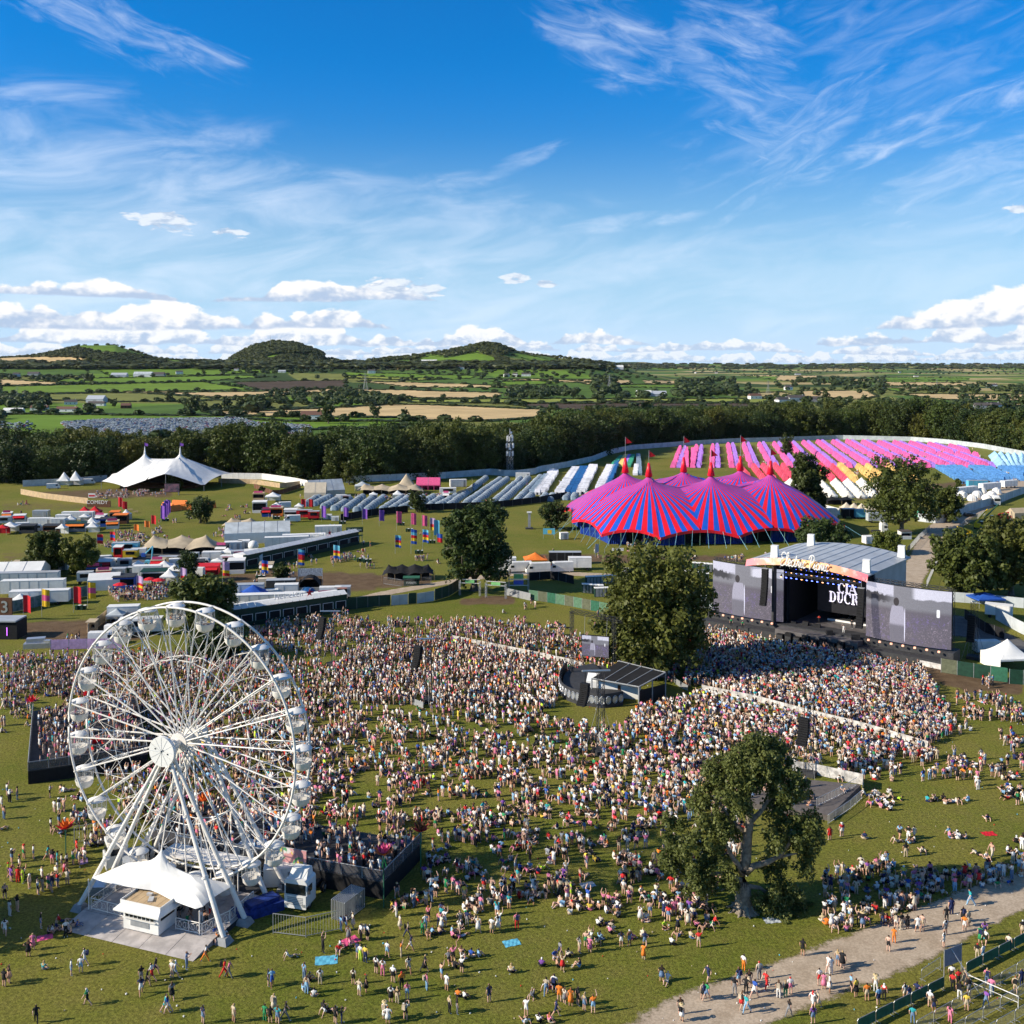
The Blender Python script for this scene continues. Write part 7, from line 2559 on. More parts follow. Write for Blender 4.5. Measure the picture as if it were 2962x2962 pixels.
for a in ((121,1785,1704,1754,('yellow','pink','yellow'),'left yellow flag with a magenta patch'),(254,1758,1684,1731,('yellow','pink','yellow'),'right yellow flag with a magenta patch'),
   (68,1795,1721,1770,'red','left plain dark red flag'),(213,1772,1696,1744,'red','right plain dark red flag'),
   (522,1702,1642,1688,('lilac','lilac','lilac','red','yellow','red'),'lilac flag with red yellow foot beside the dark bushy tree'),(644,1692,1624,1665,('lilac','lilac','lilac','yellow','red'),'lilac flag with yellow red foot left of the upper bar'),
   (396,1727,1665,1706,('lilac','lilac','lilac','red','yellow','red'),'lilac flag with red yellow foot above the seated drinkers'),
   (862,1657,1589,1634,('lblue','blue','red','red','yellow','blue'),'tall blue, red and yellow flag at the left part of the upper bar'),(965,1640,1576,1614,('lblue','lblue','red','yellow','blue'),'blue, red and yellow flag before the middle of the upper bar'),
   (757,1672,1620,1657,('blue','red','yellow','blue'),'blue, red and yellow flag left of the small round tree'),(1143,1602,1548,1583,('lblue','blue','red','yellow','blue'),'leftmost blue, red and yellow flag on the open grass'),
   (1189,1602,1531,1573,('blue','lblue','red','yellow','blue'),'middle blue, red and yellow flag on the open grass'),(1223,1592,1531,1568,('lblue','blue','red','yellow','blue'),'rightmost blue, red and yellow flag on the open grass'),
   (930,1507,1463,1496,'purple','first purple flag from the left before the black fence'),(994,1510,1467,1494,'purple','second purple flag from the left before the black fence'),(1048,1517,1471,1500,'purple','third purple flag from the left before the black fence'),
   (1097,1522,1475,1506,'purple','fourth purple flag from the left before the black fence'),(1147,1537,1479,1512,'pink','first pink flag right of the purple flags'),(1189,1542,1484,1517,'pink','second pink flag right of the purple flags'),
   (1221,1547,1490,1521,'pink','third pink flag right of the purple flags'),(1244,1552,1498,1533,('lilac','lilac','red','yellow'),'lilac flag touching the teal flag'),(1255,1563,1504,1548,'lblue','tall teal flag beside the dark spreading oak'),
   (1264,1572,1543,1568,('blue','red'),'short blue and red flag under the teal flag'),
   (465,1512,1462,1500,'purple','leftmost of the clustered purple flags'),(470,1508,1455,1495,'purple','second of the clustered purple flags'),(475,1504,1448,1488,'purple','third of the clustered purple flags'),(480,1500,1445,1482,'purple','rightmost of the clustered purple flags'),
   (438,1522,1490,1515,'red','red flag left of the clustered purple flags'),(281,1590,1545,1572,('red','blue','red'),'left red and blue flag behind the bright green tree'),(319,1578,1537,1563,('red','blue','red'),'right red and blue flag behind the bright green tree'),
   (388,1540,1516,1534,'orange','left orange flag among the seated people'),(418,1532,1506,1524,'orange','right orange flag among the seated people'),(342,1470,1438,1465,'red','left dark red feather flag by the comedy board'),(354,1476,1450,1472,'red','right dark red feather flag by the comedy board'),
   (271 + 600,1470,1443,1466,'red','left small red flag among the dome tents'),(893,1470,1444,1466,'red','right small red flag among the dome tents')):
 flag(*a)
marquee(300,1708,7.5,5,2.6,1.4,'white marquee left of the blue fronted stall',.25)
stall(357,1706,5.0,3.5,3.2,'blue fronted bar stall behind the seated drinkers','blue','dgrey',.12)
for a in ((347,1716,'left'),(433,1700,'middle'),(460,1703,'right')):
 t_ = thing('parasol','%s red parasol over the seated drinkers' % a[2],'parasol',G(a[0],a[1]),0,'red parasols')
 lathe(MB(),[(1.7,2.1),(.9,2.45),(0,2.7)],8).build('cloth','red',t_)
 MB().tube((0,0,0),(0,0,2.7),.04,n=5).build('pole','grey',t_)
container('grey container left of the white container behind the drinkers',G(343,1672),.1,4,2.4,2.5,'alu','container','container')
container('long white container behind the drinkers',G(427,1670),.1,7.2,2.6,3.0,'white','container','container')
container('small dark green container between the grey and white ones',G(382,1668),.1,2.2,2.2,2.4,'dgreen','container','container')
stall(443,1686,6.0,3,3.0,'white stall with green roof edge behind the drinkers','pvc','dgreen',.1)
pagoda(476,1660,4.4,3.6,'pvc','left white pagoda right of the long white container')
pagoda(506,1672,4.4,3.6,'pvc','right white pagoda right of the long white container')
trailer(361,1604,7.5,'blue and white food truck on the yard',.1,m='lblue',hatch='pvc')
stall(340,1616,2.2,2.5,3.4,'red and white sign stall left of the blue food truck','red','pvc',.1)
trailer(376,1620,4.0,'yellow and white food trailer in front of the blue truck',.1,2.0,m='yellow',hatch='pvc')
t_ = thing('boom_lift','bright blue boom lift with raised arm on the yard','boom lift',G(436,1634),0)
MB().box(0,0,.4,2.8,1.8,.9).build('base','lblue',t_)
MB().tube((.3,0,1.3),(.6,0,5.2),.22,n=6).tube((.6,0,5.2),(-1.6,0,3.0),.18,n=6).build('arm','lblue',t_)
MB().box(-2.0,0,2.3,1.0,.8,1.0).build('basket','blue',t_)
carwheels(t_,(-.9,.9),(-.8,.8),.4,.25)
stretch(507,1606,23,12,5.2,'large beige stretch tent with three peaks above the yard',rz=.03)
container('beige cabin in front of the large beige stretch tent',G(487,1634),.05,5.2,2.3,2.3,'beige')
trailer(611,1625,5.2,'white caravan below the large beige stretch tent',.1,1.9)
stall(600,1662,5.5,3.5,2.2,'deep red round fronted stall left of the upper bar','red','red',.1,'red')
pagoda(630,1645,3.4,3.0,'pvc','small white pagoda behind the red stall')
stall(571,1652,3.0,2.5,2.7,'dark stall left of the red stall','dgrey','dgrey',.1)
stall(683,1660,4.2,3.0,3.6,'dark fronted white stall left end of the upper bar','white','pvc',.15)
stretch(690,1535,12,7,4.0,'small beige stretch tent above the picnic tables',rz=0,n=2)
M['barfront'] = mat('bar_green',(.008,.045,.028),.5,.1)
def bar(pa,pb,lbl,hgt=4.2,depth=6,wd='Heineken',star=None,nwin=9):
 a,b = G(*pa),G(*pb)
 d = b - a
 L = d.length
 t_ = thing('bar',lbl,'bar',a,atan2(d.y,d.x),'long green fronted bars')
 q = MB()
 q.box(L / 2,depth / 2,0,L,depth - .5,hgt - 1.0)
 q.build('body','dgrey',t_)
 MB().box(L / 2,.12,hgt - 1.35,L,.25,1.35).build('fascia','barfront',t_)
 q = MB()
 for i in range(nwin + 1):
  q.box(L * i / nwin,.1,0,.5,.3,hgt - 1.35)
 q.box(L / 2,.1,0,L,.3,1.0)
 q.build('counter','barfront',t_)
 for i in range(nwin):
  w_ = L / nwin - .7
  fr_ = MB()
  x_ = L * (i + .5) / nwin
  for dx_ in (-w_ / 2,w_ / 2):
   fr_.box(x_ + dx_,-.08,1.0,.09,.06,hgt - 2.4)
  fr_.box(x_,-.08,hgt - 1.5,w_,.06,.09)
  w__ = fr_.build('serving_hatch','pvc',t_)
  MB().box(x_,.06,1.0,w_ - .1,.04,hgt - 2.5).build('opening','black',w__)
 q = MB()
 k = int(L / 1.6)
 for i in range(k):
  x0_ = L * i / k
  q.add([(x0_ + .05,-.3,hgt),(x0_ + L / k - .05,-.3,hgt),(x0_ + L / k - .05,1.3,hgt + .75),(x0_ + .05,1.3,hgt + .75)],[(0,1,2,3)])
 q.box(L / 2,depth * .6,hgt - 1.0,L,depth * .75,.9)
 q.build('roof','pvc',t_)
 fx = star or .5
 s__ = text(wd,1.75,'pvc',t_,sidemtx(L * fx - 3.9,.2,hgt + 1.35,0),.08,'lettering')
 st5 = MB()
 pts = []
 for i in range(10):
  r = .95 if i % 2 == 0 else .38
  pts.append((L * fx + 1.0 + r * sin(i * pi / 5),.2,hgt + 1.35 + r * cos(i * pi / 5)))
 st5.add(pts + [(L * fx + 1.0,.05,hgt + 1.35)],[(i,(i + 1) % 10,10) for i in range(10)])
 st5.build('star','red',t_)
 return t_
bar((712,1648),(1038,1574),'upper long green fronted bar with white roof across the market field',4.0,5,star=.70,nwin=10)
bar((610,1828),(1004,1768),'lower long green fronted bar with white roof behind the crowd',4.0,6,star=.68,nwin=10)
text('Heineken',1.1,'pvc',thing('bar_end_sign','green board with white lettering at the right end of the upper bar','sign',G(1026,1573),.15),sidemtx(0,-.1,4.4,0),.04)
_e = bpy.data.objects[[o.name for o in bpy.data.objects if o.name.startswith('bar_end_sign')][0]]
MB().box(0,0,3.6,5.2,.12,1.6).build('board','barfront',_e)
MB().box(-2.3,.2,0,.15,.15,3.6).box(2.3,.2,0,.15,.15,3.6).build('post','grey',_e)
marquee(745,1572,20,12,3.4,2.6,'large white clear span marquee behind the upper bar',.22,roofm='fencew')
container('left white cabin at the foot of the large white marquee',G(675,1594),.2,5,3,2.7)
container('right white cabin at the foot of the large white marquee',G(706,1590),.2,3.4,3,2.7)
trailer(830,1590,13.0,'left long white lorry trailer behind the upper bar',.22,3.0)
trailer(880,1582,13.0,'right long white lorry trailer behind the upper bar',.22,3.0)
container('tall white cabin stack behind the right of the upper bar',G(950,1552),.15,8.5,3,3.4)
marquee(733,1640,5.0,6,3.0,1.6,'white gabled tent joined to the left end of the upper bar',.22)
t_ = thing('water_tank','round white water tank beside the upper bar tents','tank',G(733,1594),0)
MB().ball((0,0,1.6),1.6,n=14).build('tank','pvc',t_,smooth=True)
MB().tube((0,0,0),(0,0,.5),1.0,n=10).build('base','grey',t_)
trailer(745,1768,17,'long white lorry trailer behind the lower bar',.14,2.9)
trailer(715,1738,7.5,'grey white billboard trailer at the left of the lower bar yard',.12,3.0,m='fencew')
pagoda(733,1742,6.5,4.2,'blue','bright blue pitched tent behind the lower bar',walls=())
van(780,1700,'cream ice cream van beside the small round tree',.15,'offwhite')
trailer(812,1715,7.0,'dark trailer with grey roof behind the lower bar',.12,2.3,m='dgrey')
trailer(828,1728,5.5,'white trailer in front of the dark trailer',.12,2.2)
van(862,1748,'white box van right of the blue pitched tent',.15,L=6.4,h=3.0)
t_ = thing('inflatable_arch','black inflatable dome stall behind the lower bar','tent',G(897,1706),.1)
q = MB()
for i in range(10):
 a0,a1 = pi * i / 10,pi * (i + 1) / 10
 q.add([(-2.8 * cos(a0),-2.2,3.4 * sin(a0)),(-2.8 * cos(a1),-2.2,3.4 * sin(a1)),(-2.8 * cos(a1),2.2,3.4 * sin(a1)),(-2.8 * cos(a0),2.2,3.4 * sin(a0))],[(0,1,2,3)])
q.build('shell','black',t_)
MB().box(0,2.1,0,5.4,.1,2.2).build('back_wall','black',t_)
MB().box(0,-2.0,0,5.0,.4,1.0).build('counter','grey',t_)
link('dome_tent',dometent('t_podblue'),None,G(890,1742),1.4,1.7)
tag(bpy.data.objects[[o.name for o in bpy.data.objects if o.name.startswith('dome_tent')][-1]],'violet blue dome tent between vans behind the lower bar','tent')
def toilet(px,py,lbl,body='dgreen',roof='pvc',rz=0.0,group=None,src=[None]):
 t_ = thing('portable_toilet',lbl,'portable toilet',G(px,py),rz,group)
 MB().box(0,0,0,1.15,1.15,2.1).build('body',body,t_)
 q = MB()
 q.prof([(-.6,2.12),(.6,2.12),(.45,2.28),(0,2.4),(-.45,2.28)],-.6,.6)
 q.build('roof',roof,t_)
 MB().box(.05,-.59,.1,.75,.03,1.85).build('door','grey' if body == 'dgreen' else 'lblue',t_)
 return t_
toilet(918,1742,'left of two blue portable toilets','blue','lblue',.1)
toilet(931,1741,'right of two blue portable toilets','blue','lblue',.1)
van(965,1733,'white box lorry at the right of the lower bar yard',.1,L=6.6,h=3.1)
t_ = thing('goal_banner','pale printed banner between two posts above the lower bar','banner',G(898,1700),.1)
MB().tube((-3.0,0,0),(-3.0,0,4.9),.06).build('post','grey',t_)
MB().tube((3.0,0,0),(3.0,0,4.9),.06).build('post','grey',t_)
MB().box(0,0,2.9,6.0,.04,2.0).build('cloth',mat('pale_print',(.45,.47,.50),.7,.3,3),t_)
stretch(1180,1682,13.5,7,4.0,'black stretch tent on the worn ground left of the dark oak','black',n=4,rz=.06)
t_ = stall(1190,1694,3.8,1.2,2.0,'green events counter under the black stretch tent','dgreen','green',.05)
text('EVENTS',.75,'pvc',t_,sidemtx(0,-.15,.7,0),.02)
fence([(1110,1690),(1165,1698),(1250,1688)],1.8,'alu','see-through fence around the black stretch tent',solid=False,bay=3)
stall(750,1484,5.0,3.4,4.2,'tall white kiosk left of the dome tents','white','pvc',.1)
stall(747,1448,4.4,3,3.0,'tan wooden kiosk with a pink sign','wood','wood',.05,sign='pink')
pagoda(790,1450,5.8,3.8,'pvc','white pagoda right of the tan kiosk')
stall(798,1494,4.6,3,3.2,'food stall with orange and pink boards left of the red trucks','orange','beige',.1,sign='pink')
stall(840,1496,4.4,2.6,2.8,'white food stall with grey awning left of the red trucks','white','pvc',.1,'alu')
trailer(880,1503,5.5,'left red and white food trailer below the dome tents',.1,2.6,m='red',hatch='red')
trailer(907,1505,4.0,'right red food trailer below the dome tents',.1,2.4,m='red',hatch='pvc')
container('left low white box right of the red trailers',G(948,1502),.05,3.0,1.6,1.6)
container('right low white box right of the red trailers',G(970,1507),.05,2.6,1.6,1.5)
marquee(911,1443,9.0,5.0,2.6,4.0,'cream gabled end of the tall marquee',.05,'offwhite')
marquee(948,1438,15,9,2.8,4.2,'grey and cream striped long marquee',.45,'offwhite',roofm='fencew')
van(992,1448,'white pickup van in front of the stretch tents',.1)
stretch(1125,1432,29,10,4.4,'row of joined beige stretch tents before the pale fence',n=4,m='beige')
pagoda(1176,1424,9.0,8.2,'beige','beige cone tent rising above the stretch tents',e=2.5)
pagoda(1048,1418,6.5,4.0,'fencew','small grey pagoda left of the beige stretch tents')
marquee(1238,1418,10.5,6,2.4,3.0,'rose pink hipped marquee right of the beige tents',0,'pink',open_=4)
trailer(1296,1432,7.0,'white catering trailer right of the pink marquee',.1,2.2,hatch='pvc')
container('white cabin behind the catering trailer',G(1325,1408),.2,7.5,2.8,3.2)
fence([(1322,1440),(1366,1425),(1366,1400)],2.6,'wood','tan wooden hoarding at the left end of the dome rows',bay=3,name='hoarding',cat='hoarding')
for k,(px_,py_) in enumerate(((485,1470),(520,1462),(548,1474),(600,1470),(502,1478))):
 t_ = thing('orange_shelter','%s orange triangular shelter from the left near the small round tree' % ordw(k + 1),'shelter',G(px_,py_),k * .4 - .6,'orange triangular shelters')
 q = MB()
 q.prof([(-1.1,0),(-1.0,0),(0,2.0),(1.0,0),(1.1,0),(0,2.15)],-3.2,3.2)
 q.build('frame','orange',t_)
 MB().box(0,0,.4,6.0,.9,.08).build('seat','red',t_)
tbl = [(700,1545),(720,1552),(690,1556),(665,1545),(640,1552),(735,1546),(712,1562),(655,1560),(365,1562),(378,1570),(352,1566),(395,1556),(410,1566),(300,1578),(325,1572),(418,1578),(440,1570),(350,1728),(372,1722),(392,1730),(415,1722),(440,1718),(460,1712),(330,1724),(376,1478),(392,1484)]
pt0 = None
for k,(px_,py_) in enumerate(sorted(tbl)):
 lb_ = '%s wooden picnic table from the left on the market field' % ordw(k + 1)
 if pt0 is None:
  pt0 = thing('picnic_table',lb_,'picnic table',G(px_,py_),.1,'wooden picnic tables')
  MB().box(0,0,.72,1.9,.75,.06).build('table_top','wood',pt0)
  for s_ in (-1,1):
   MB().box(0,s_ * .72,.42,1.9,.27,.05).build('bench','wood',pt0)
   MB().tube((s_ * .7,-.7,0),(s_ * .7,-.2,.72),.05,n=4).tube((s_ * .7,.7,0),(s_ * .7,.2,.72),.05,n=4).tube((s_ * .7,-.75,.4),(s_ * .7,.75,.4),.04,n=4).build('leg','wood',pt0)
 else:
  dup(pt0,G(px_,py_),(k * .7) % 1.5,lb_)
wb0 = None
for k,(px_,py_) in enumerate(sorted(((799,1502),(990,1516),(1044,1625),(753,1676),(1184,1538),(1248,1572),(1212,1602),(233,1764),(1395,1480),(1160,1520),(478,1508),(1062,1628)))):
 lb_ = '%s cluster of green wheelie bins from the left' % ordw(k + 1)
 t_ = thing('bin_cluster',lb_,'bins',G(px_,py_),0,'green bin clusters')
 for j in range(4):
  w_ = MB()
  w_.box(-.9 + j * .6,(j % 2) * .3,0,.5,.55,.95,taper=1.1)
  b_ = w_.build('bin','dgreen',t_)
  MB().box(-.9 + j * .6,(j % 2) * .3,.96,.6,.66,.09).build('lid',('green','pvc','dgreen','pvc')[j],b_)
crng = random.Random(33)
CL = [(20,1505),(55,1512),(60,1532),(100,1538),(205,1520),(245,1512),(290,1512),(325,1530),(365,1504),(10,1520),(268,1542),(180,1545),(395,1610),(330,1640),(360,1650),(400,1655),(455,1648),(520,1640),(548,1632),(560,1668),
  (585,1640),(655,1640),(660,1618),(640,1604),(690,1625),(490,1690),(245,1690),(270,1668),(300,1680),(60,1760),(22,1662),(55,1655),(300,1652),(770,1660),(660,1750),(690,1765),(770,1735),(900,1755),(940,1752),(990,1735),(845,1510),(800,1478),(770,1495),(820,1470),(865,1480),(1150,1445),(1080,1445),(1290,1445),(1000,1455)]
for k,(px_,py_) in enumerate(sorted(CL)):
 l_ = 'counted %s from the left among the extra market clutter' % ordw(k + 1)
 r_ = crng.random()
 rz_ = crng.uniform(-.1,.35)
 c_ = crng.choice(['white','white','fencew','pvc','alu'])
 if r_ < .36:
  pagoda(px_,py_,crng.uniform(3,4),crng.uniform(3.2,4),'pvc','small white peaked tent, ' + l_,rz_)
 elif r_ < .62:
  trailer(px_,py_,crng.uniform(3.5,6),'pale catering trailer, ' + l_,rz_,2.2,m=c_,hatch=crng.choice(['red','pvc','lblue','orange']))
 elif r_ < .78:
  van(px_,py_,'white van, ' + l_,rz_ + crng.choice([0,pi]))
 else:
  stall(px_,py_,crng.uniform(2.6,4),2.6,2.6,'small trade stall, ' + l_,crng.choice(['wood','dgrey','white','blue']),crng.choice(['dgrey','pvc','beige']),rz_,crng.choice([None,'red','orange','pvc']),crng.choice([None,'yellow','pink']))
container('white box body left of the lane vans',G(1450,1648),.05,8.0,2.6,3.2)
for a in ((1502,1655,'left white van on the curved lane'),(1556,1658,'middle white van on the curved lane'),(1622,1655,'right white van on the curved lane')):
 van(a[0],a[1],a[2],pi + .15,L=6.6,h=2.9,group='white vans on the curved lane')
pagoda(1548,1638,6.0,3.9,'orange','orange gazebo behind the white lane vans',walls=())
trailer(1635,1633,9,'black trailer with white roof edge above the lane',0,2.6,m='black')
trailer(1678,1650,6.2,'white trailer right of the lane vans',0,2.6)
t_ = thing('speaker_column','slim grey speaker column with white top on the grass left of the big top','column',G(1531,1530),0)
MB().box(0,0,0,2.6,2.2,.5).build('base','dgrey',t_)
MB().box(0,0,.5,.9,.8,5.0).build('column','grey',t_)
MB().box(0,0,5.5,1.6,1.2,.35).build('cap','pvc',t_)
t_ = thing('blue_banner','blue and yellow banner on a low stand left of the big top','banner',G(1588,1558),0)
MB().box(0,0,1.4,3.8,.06,1.9).build('cloth','lblue',t_)
MB().box(.2,-.05,1.6,1.3,.03,1.2).build('emblem','yellow',t_)
for x_ in (-1.8,1.8):
 MB().tube((x_,.05,0),(x_,.05,3.4),.05).build('post','grey',t_)
container('white equipment box at the left rope corner of the big top',G(1631,1560),.2,2.6,1.8,2.0)
t_ = thing('post_sign','tall blue sign blade left of the white goal banner','sign',G(1722,1612),.5)
MB().tube((0,0,0),(0,0,4.0),.06).build('post','grey',t_)
MB().box(.6,0,1.2,1.2,.06,2.6).build('board','fencew',t_)
t_ = thing('goal_banner','white crossbar banner on two posts before the big top','banner',G(1787,1612),0)
for x_ in (-3.8,3.8):
 MB().tube((x_,0,0),(x_,0,2.6),.05).build('post','grey',t_)
MB().box(0,0,1.9,3.4,.06,.8).build('cloth','pvc',t_)
tl = [(1690 + i * 9.5,1714 + i * .8) for i in range(6)] + [(1726 + i * 10,1726 - i * .3) for i in range(7)] + [(1797,1676),(1809,1677)] + [(1808 + i * 12,1668 + i * .6) for i in range(5)] + [(1988 + i * 11,1675 + i * 1.5) for i in range(6)] + \
  [(2010 + i * 11,1650 + i) for i in range(5)] + [(1700 + i * 10,1692 - i * .5) for i in range(9)]
tl.sort(key=lambda a: a[0])
for k,(px_,py_) in enumerate(tl):
 toilet(px_,py_,'%s green portable toilet from the left beside the central oak' % ordw(k + 1),rz=.1 * (k % 3),group='green portable toilets')
for a in ((2403,1500,5.0,'white box lorry body touching the right end of the big top','white'),(2458,1500,4.8,'black and red exhibition trailer right of the big top','black'),(2490,1502,3.6,'pale teal trailer in the stage yard','lblue'),
   (2540,1513,7.0,'long grey trailer in the stage yard','fencew'),(2572,1508,4.2,'short white trailer in the stage yard','white')):
 trailer(a[0],a[1],a[2],a[3],.05,2.7,m=a[4])
truck('white flatbed lorry behind the stage roof',G(2556,1542),0,0)
stall(2622,1560,3.4,2.6,2.5,'small white guard hut beside the gravel road','white','slate',.1,name='hut',cat='hut')
MB()
container('white cabin with dark roof behind the stage',G(2518,1572),.15,4.4,3.0,2.2)
for k in range(4):
 pagoda(2448 + k * 22,1478 + k * 1.5,4.0,3.4,'offwhite','%s cream pointed tent from the left in the stage yard' % ordw(k + 1),e=1.4,group='cream pointed tents in the stage yard')
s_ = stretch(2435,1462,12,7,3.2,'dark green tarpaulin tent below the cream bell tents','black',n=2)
fence([(2330,1455),(2375,1475),(2430,1490)],2.4,'white','white fence right of the big top',bay=3)
fence([(2655,1508),(2700,1514),(2735,1512),(2800,1480),(2880,1458),(2962,1428),(3010,1405)],3.0,'fencew','pale metal fence curving along the gravel road',bay=3.4)
fence([(2625,1600),(2660,1560),(2690,1535)],1.8,'alu','see-through fence left of the gravel road',bay=3.4,solid=False)
fence([(2680,1700),(2740,1560),(2790,1520),(2850,1490)],1.8,'alu','see-through fence right of the gravel road',bay=4,solid=False)
fence([(2680,1735),(2760,1742),(2850,1748),(2962,1760)],2.4,'fencew','pale fence behind the right big oaks',bay=4)
for k,(px_,c_) in enumerate(((2678,'t_green'),(2692,'t_green'),(2708,'t_rose'),(2720,'t_rose'),(2664,'t_green'))):
 o = link('dome_tent',dometent(c_),None,G(px_,1500 - k),.5 * k,1.25)
 tag(o,'%s %s igloo tent inside the curved pale fence' % (ordw(k + 1),CW[c_]),'tent','igloo tents inside the curved fence')
for k in range(9):
 o = link('dome_tent',dometent('t_cream'),None,G(2770 + k * 14,1448 - (k % 3) * 10),.5 * k,1.3)
 tag(o,'%s cream igloo tent from the left beside the road trailers' % ordw(k + 1),'tent','cream igloo tents beside the road trailers')
truck('white lorry driving on the gravel road',G(2882,1462),radians(-95),0)
t_ = thing('car','small dark green car on the gravel road','car',G(2805,1494),.2)
link('body',carme['black'],t_)
for a in ((2800,1432,14,'long white lorry trailer at the end of the gravel road',.55),(2870,1420,12,'second long white trailer at the end of the gravel road',.5),(2925,1412,9,'white trailer with red end at the right picture edge',.5),(2830,1412,9,'blue and white pool like container near the blue tents',.05)):
 trailer(a[0],a[1],a[2],a[3],a[4],2.6,m='lblue' if 'blue' in a[3] else 'white')
marquee(2960,1508,7,5,3.0,1.5,'tan walled tent at the right picture edge',.2,'beige')
def telehandler(px,py,m,lbl,rz=0.0,up=25):
 t_ = thing('telehandler',lbl,'telehandler',G(px,py),rz,'parked telehandlers')
 MB().box(0,0,.7,4.2,2.0,.9).box(-1.6,0,1.6,1.0,2.0,.5).build('body',m,t_)
 MB().box(.1,-.5,1.6,1.3,.9,1.1).build('cab','dglass',t_)
 a = radians(up)
 q = MB()
 q.tube((-1.8,.6,2.2),(-1.8 + 5.2 * cos(a),.6,2.2 + 5.2 * sin(a)),.3,.24,n=4)
 q.tube((-1.8 + 5 * cos(a),.6,2.2 + 5 * sin(a)),(-1.8 + 8 * cos(a),.6,2.2 + 8 * sin(a)),.2,n=4)
 q.build('boom',m,t_)
 carwheels(t_,(-1.4,1.5),(-.95,.95),.62,.4)
telehandler(2795,1556,'yellow','front yellow telehandler with boom towards the left',pi + .6,15)
telehandler(2835,1530,'yellow','second yellow telehandler beside the road',.6,30)
telehandler(2865,1512,'bgreen' if 'bgreen' in M else 'green','green telehandler beside the road',.5,30)
telehandler(2905,1506,'red','red telehandler in the vehicle park',.1,10)
telehandler(2940,1500,'dgrey','grey telehandler in the vehicle park',.1,8)
pagoda(2913,1930,6.6,5.3,'pvc','white pagoda tent right of the main stage',.1,e=2.4,walls=(2,3))
van(2862,1888,'white van parked behind the white pagoda',pi * .02,L=6.0)
trailer(2888,1790,5.5,'white trailer under the right big oaks',-.5,2.2)
fence([(2880,1792),(2915,1812),(2962,1838),(3000,1850)],2.6,'fencew','pale grey screen fence at the right picture edge',bay=3)
fence([(2790,1790),(2850,1830),(2905,1850)],2.2,'black','black screen fence behind the stage tower',bay=3)
pagoda(2848,1750,6.5,3.0,'blue','dark blue tarpaulin tent under the right big oaks',e=2.0)
t_ = thing('banner','grey sheet wall left of the left stage screen','banner',G(2020,1760),-.3)
MB().box(0,0,0,6.5,.1,3.2).build('cloth','fencew',t_)
M['heras'] = glass('green_mesh_cloth',(.03,.14,.09),.88)
def bargrp(a,b,lbl,cloth=None):
 A,B = G(*a),G(*b)
 n_ = max(1,round((B - A).length / 2.4))
 for i in range(n_):
  p,q = A.lerp(B,i / n_),A.lerp(B,(i + 1) / n_)
  d = q - p
  L = d.length - .08
  o = thing('queue_barrier',lbl % ordw(i + 1),'barrier',p,atan2(d.y,d.x),'queue barriers at the lower right')
  fr_ = MB()
  fr_.path([(0,0,0),(0,0,.95),(.1,0,1.08),(L - .1,0,1.08),(L,0,.95),(L,0,0)],.028,5)
  fr_.tube((0,0,.2),(L,0,.2),.02,n=4)
  for j in range(1,15):
   fr_.tube((L * j / 15,0,.2),(L * j / 15,0,1.08),.010,n=3)
  for x_ in (.25,L - .25):
   fr_.tube((x_,-.3,.02),(x_,.3,.02),.025,n=4)
  fr_.build('frame','alu',o)
  if cloth:
   MB().box(L / 2,-.03,.18,L - .05,.012,.88).build('cloth',cloth,o)
bargrp((2480,2985),(2732,2858),'%s green clothed queue barrier from the lower end','green')
bargrp((2795,2818),(3020,2700),'%s green clothed queue barrier from the banner towards the right edge','green')
bargrp((2650,2990),(2985,2795),'%s bare queue barrier in the second lane line')
bargrp((2600,2935),(2690,2890),'%s bare queue barrier beside the first green line') if False else None
bargrp((2740,3010),(2990,2862),'%s bare queue barrier in the third lane line')
bargrp((2825,3020),(2990,2925),'%s bare queue barrier in the fourth lane line')
bargrp((2665,2838),(2722,2800),'%s bare barrier on the grass left of the banner')
t_ = thing('banner','grey banner board on two tall poles above the queue lanes','banner',G(2730,2858),radians(38))
d_ = (G(2780,2838) - G(2730,2858))
t_.rotation_euler = (0,0,atan2(d_.y,d_.x))
L_ = d_.length
for x_ in (0,L_):
 MB().tube((x_,0,0),(x_,0,3.5),.045,n=6).build('post','alu',t_)
MB().box(L_ / 2,0,1.9,L_,.04,1.55).build('cloth',mat('banner_grey',(.20,.23,.30),.6,.1,2),t_)
MB().tube((L_ * .4,.05,3.4),(L_ * .9,-2.2,0),.035,n=5).build('stay','alu',t_)
a,b = G(2790,2850),G(2945,2918)
t_ = thing('white_rail','long white rail crossing the queue lanes','rail',a,atan2((b - a).y,(b - a).x))
L_ = (b - a).length
MB().path([(0,0,0),(0,0,1.1),(L_ * .55,0,1.1),(L_,0,1.1),(L_,0,0)],.04,5).tube((0,0,.55),(L_,0,.55),.025,n=4).tube((L_ * .5,0,0),(L_ * .5,0,1.1),.03,n=4).build('frame','pvc',t_)
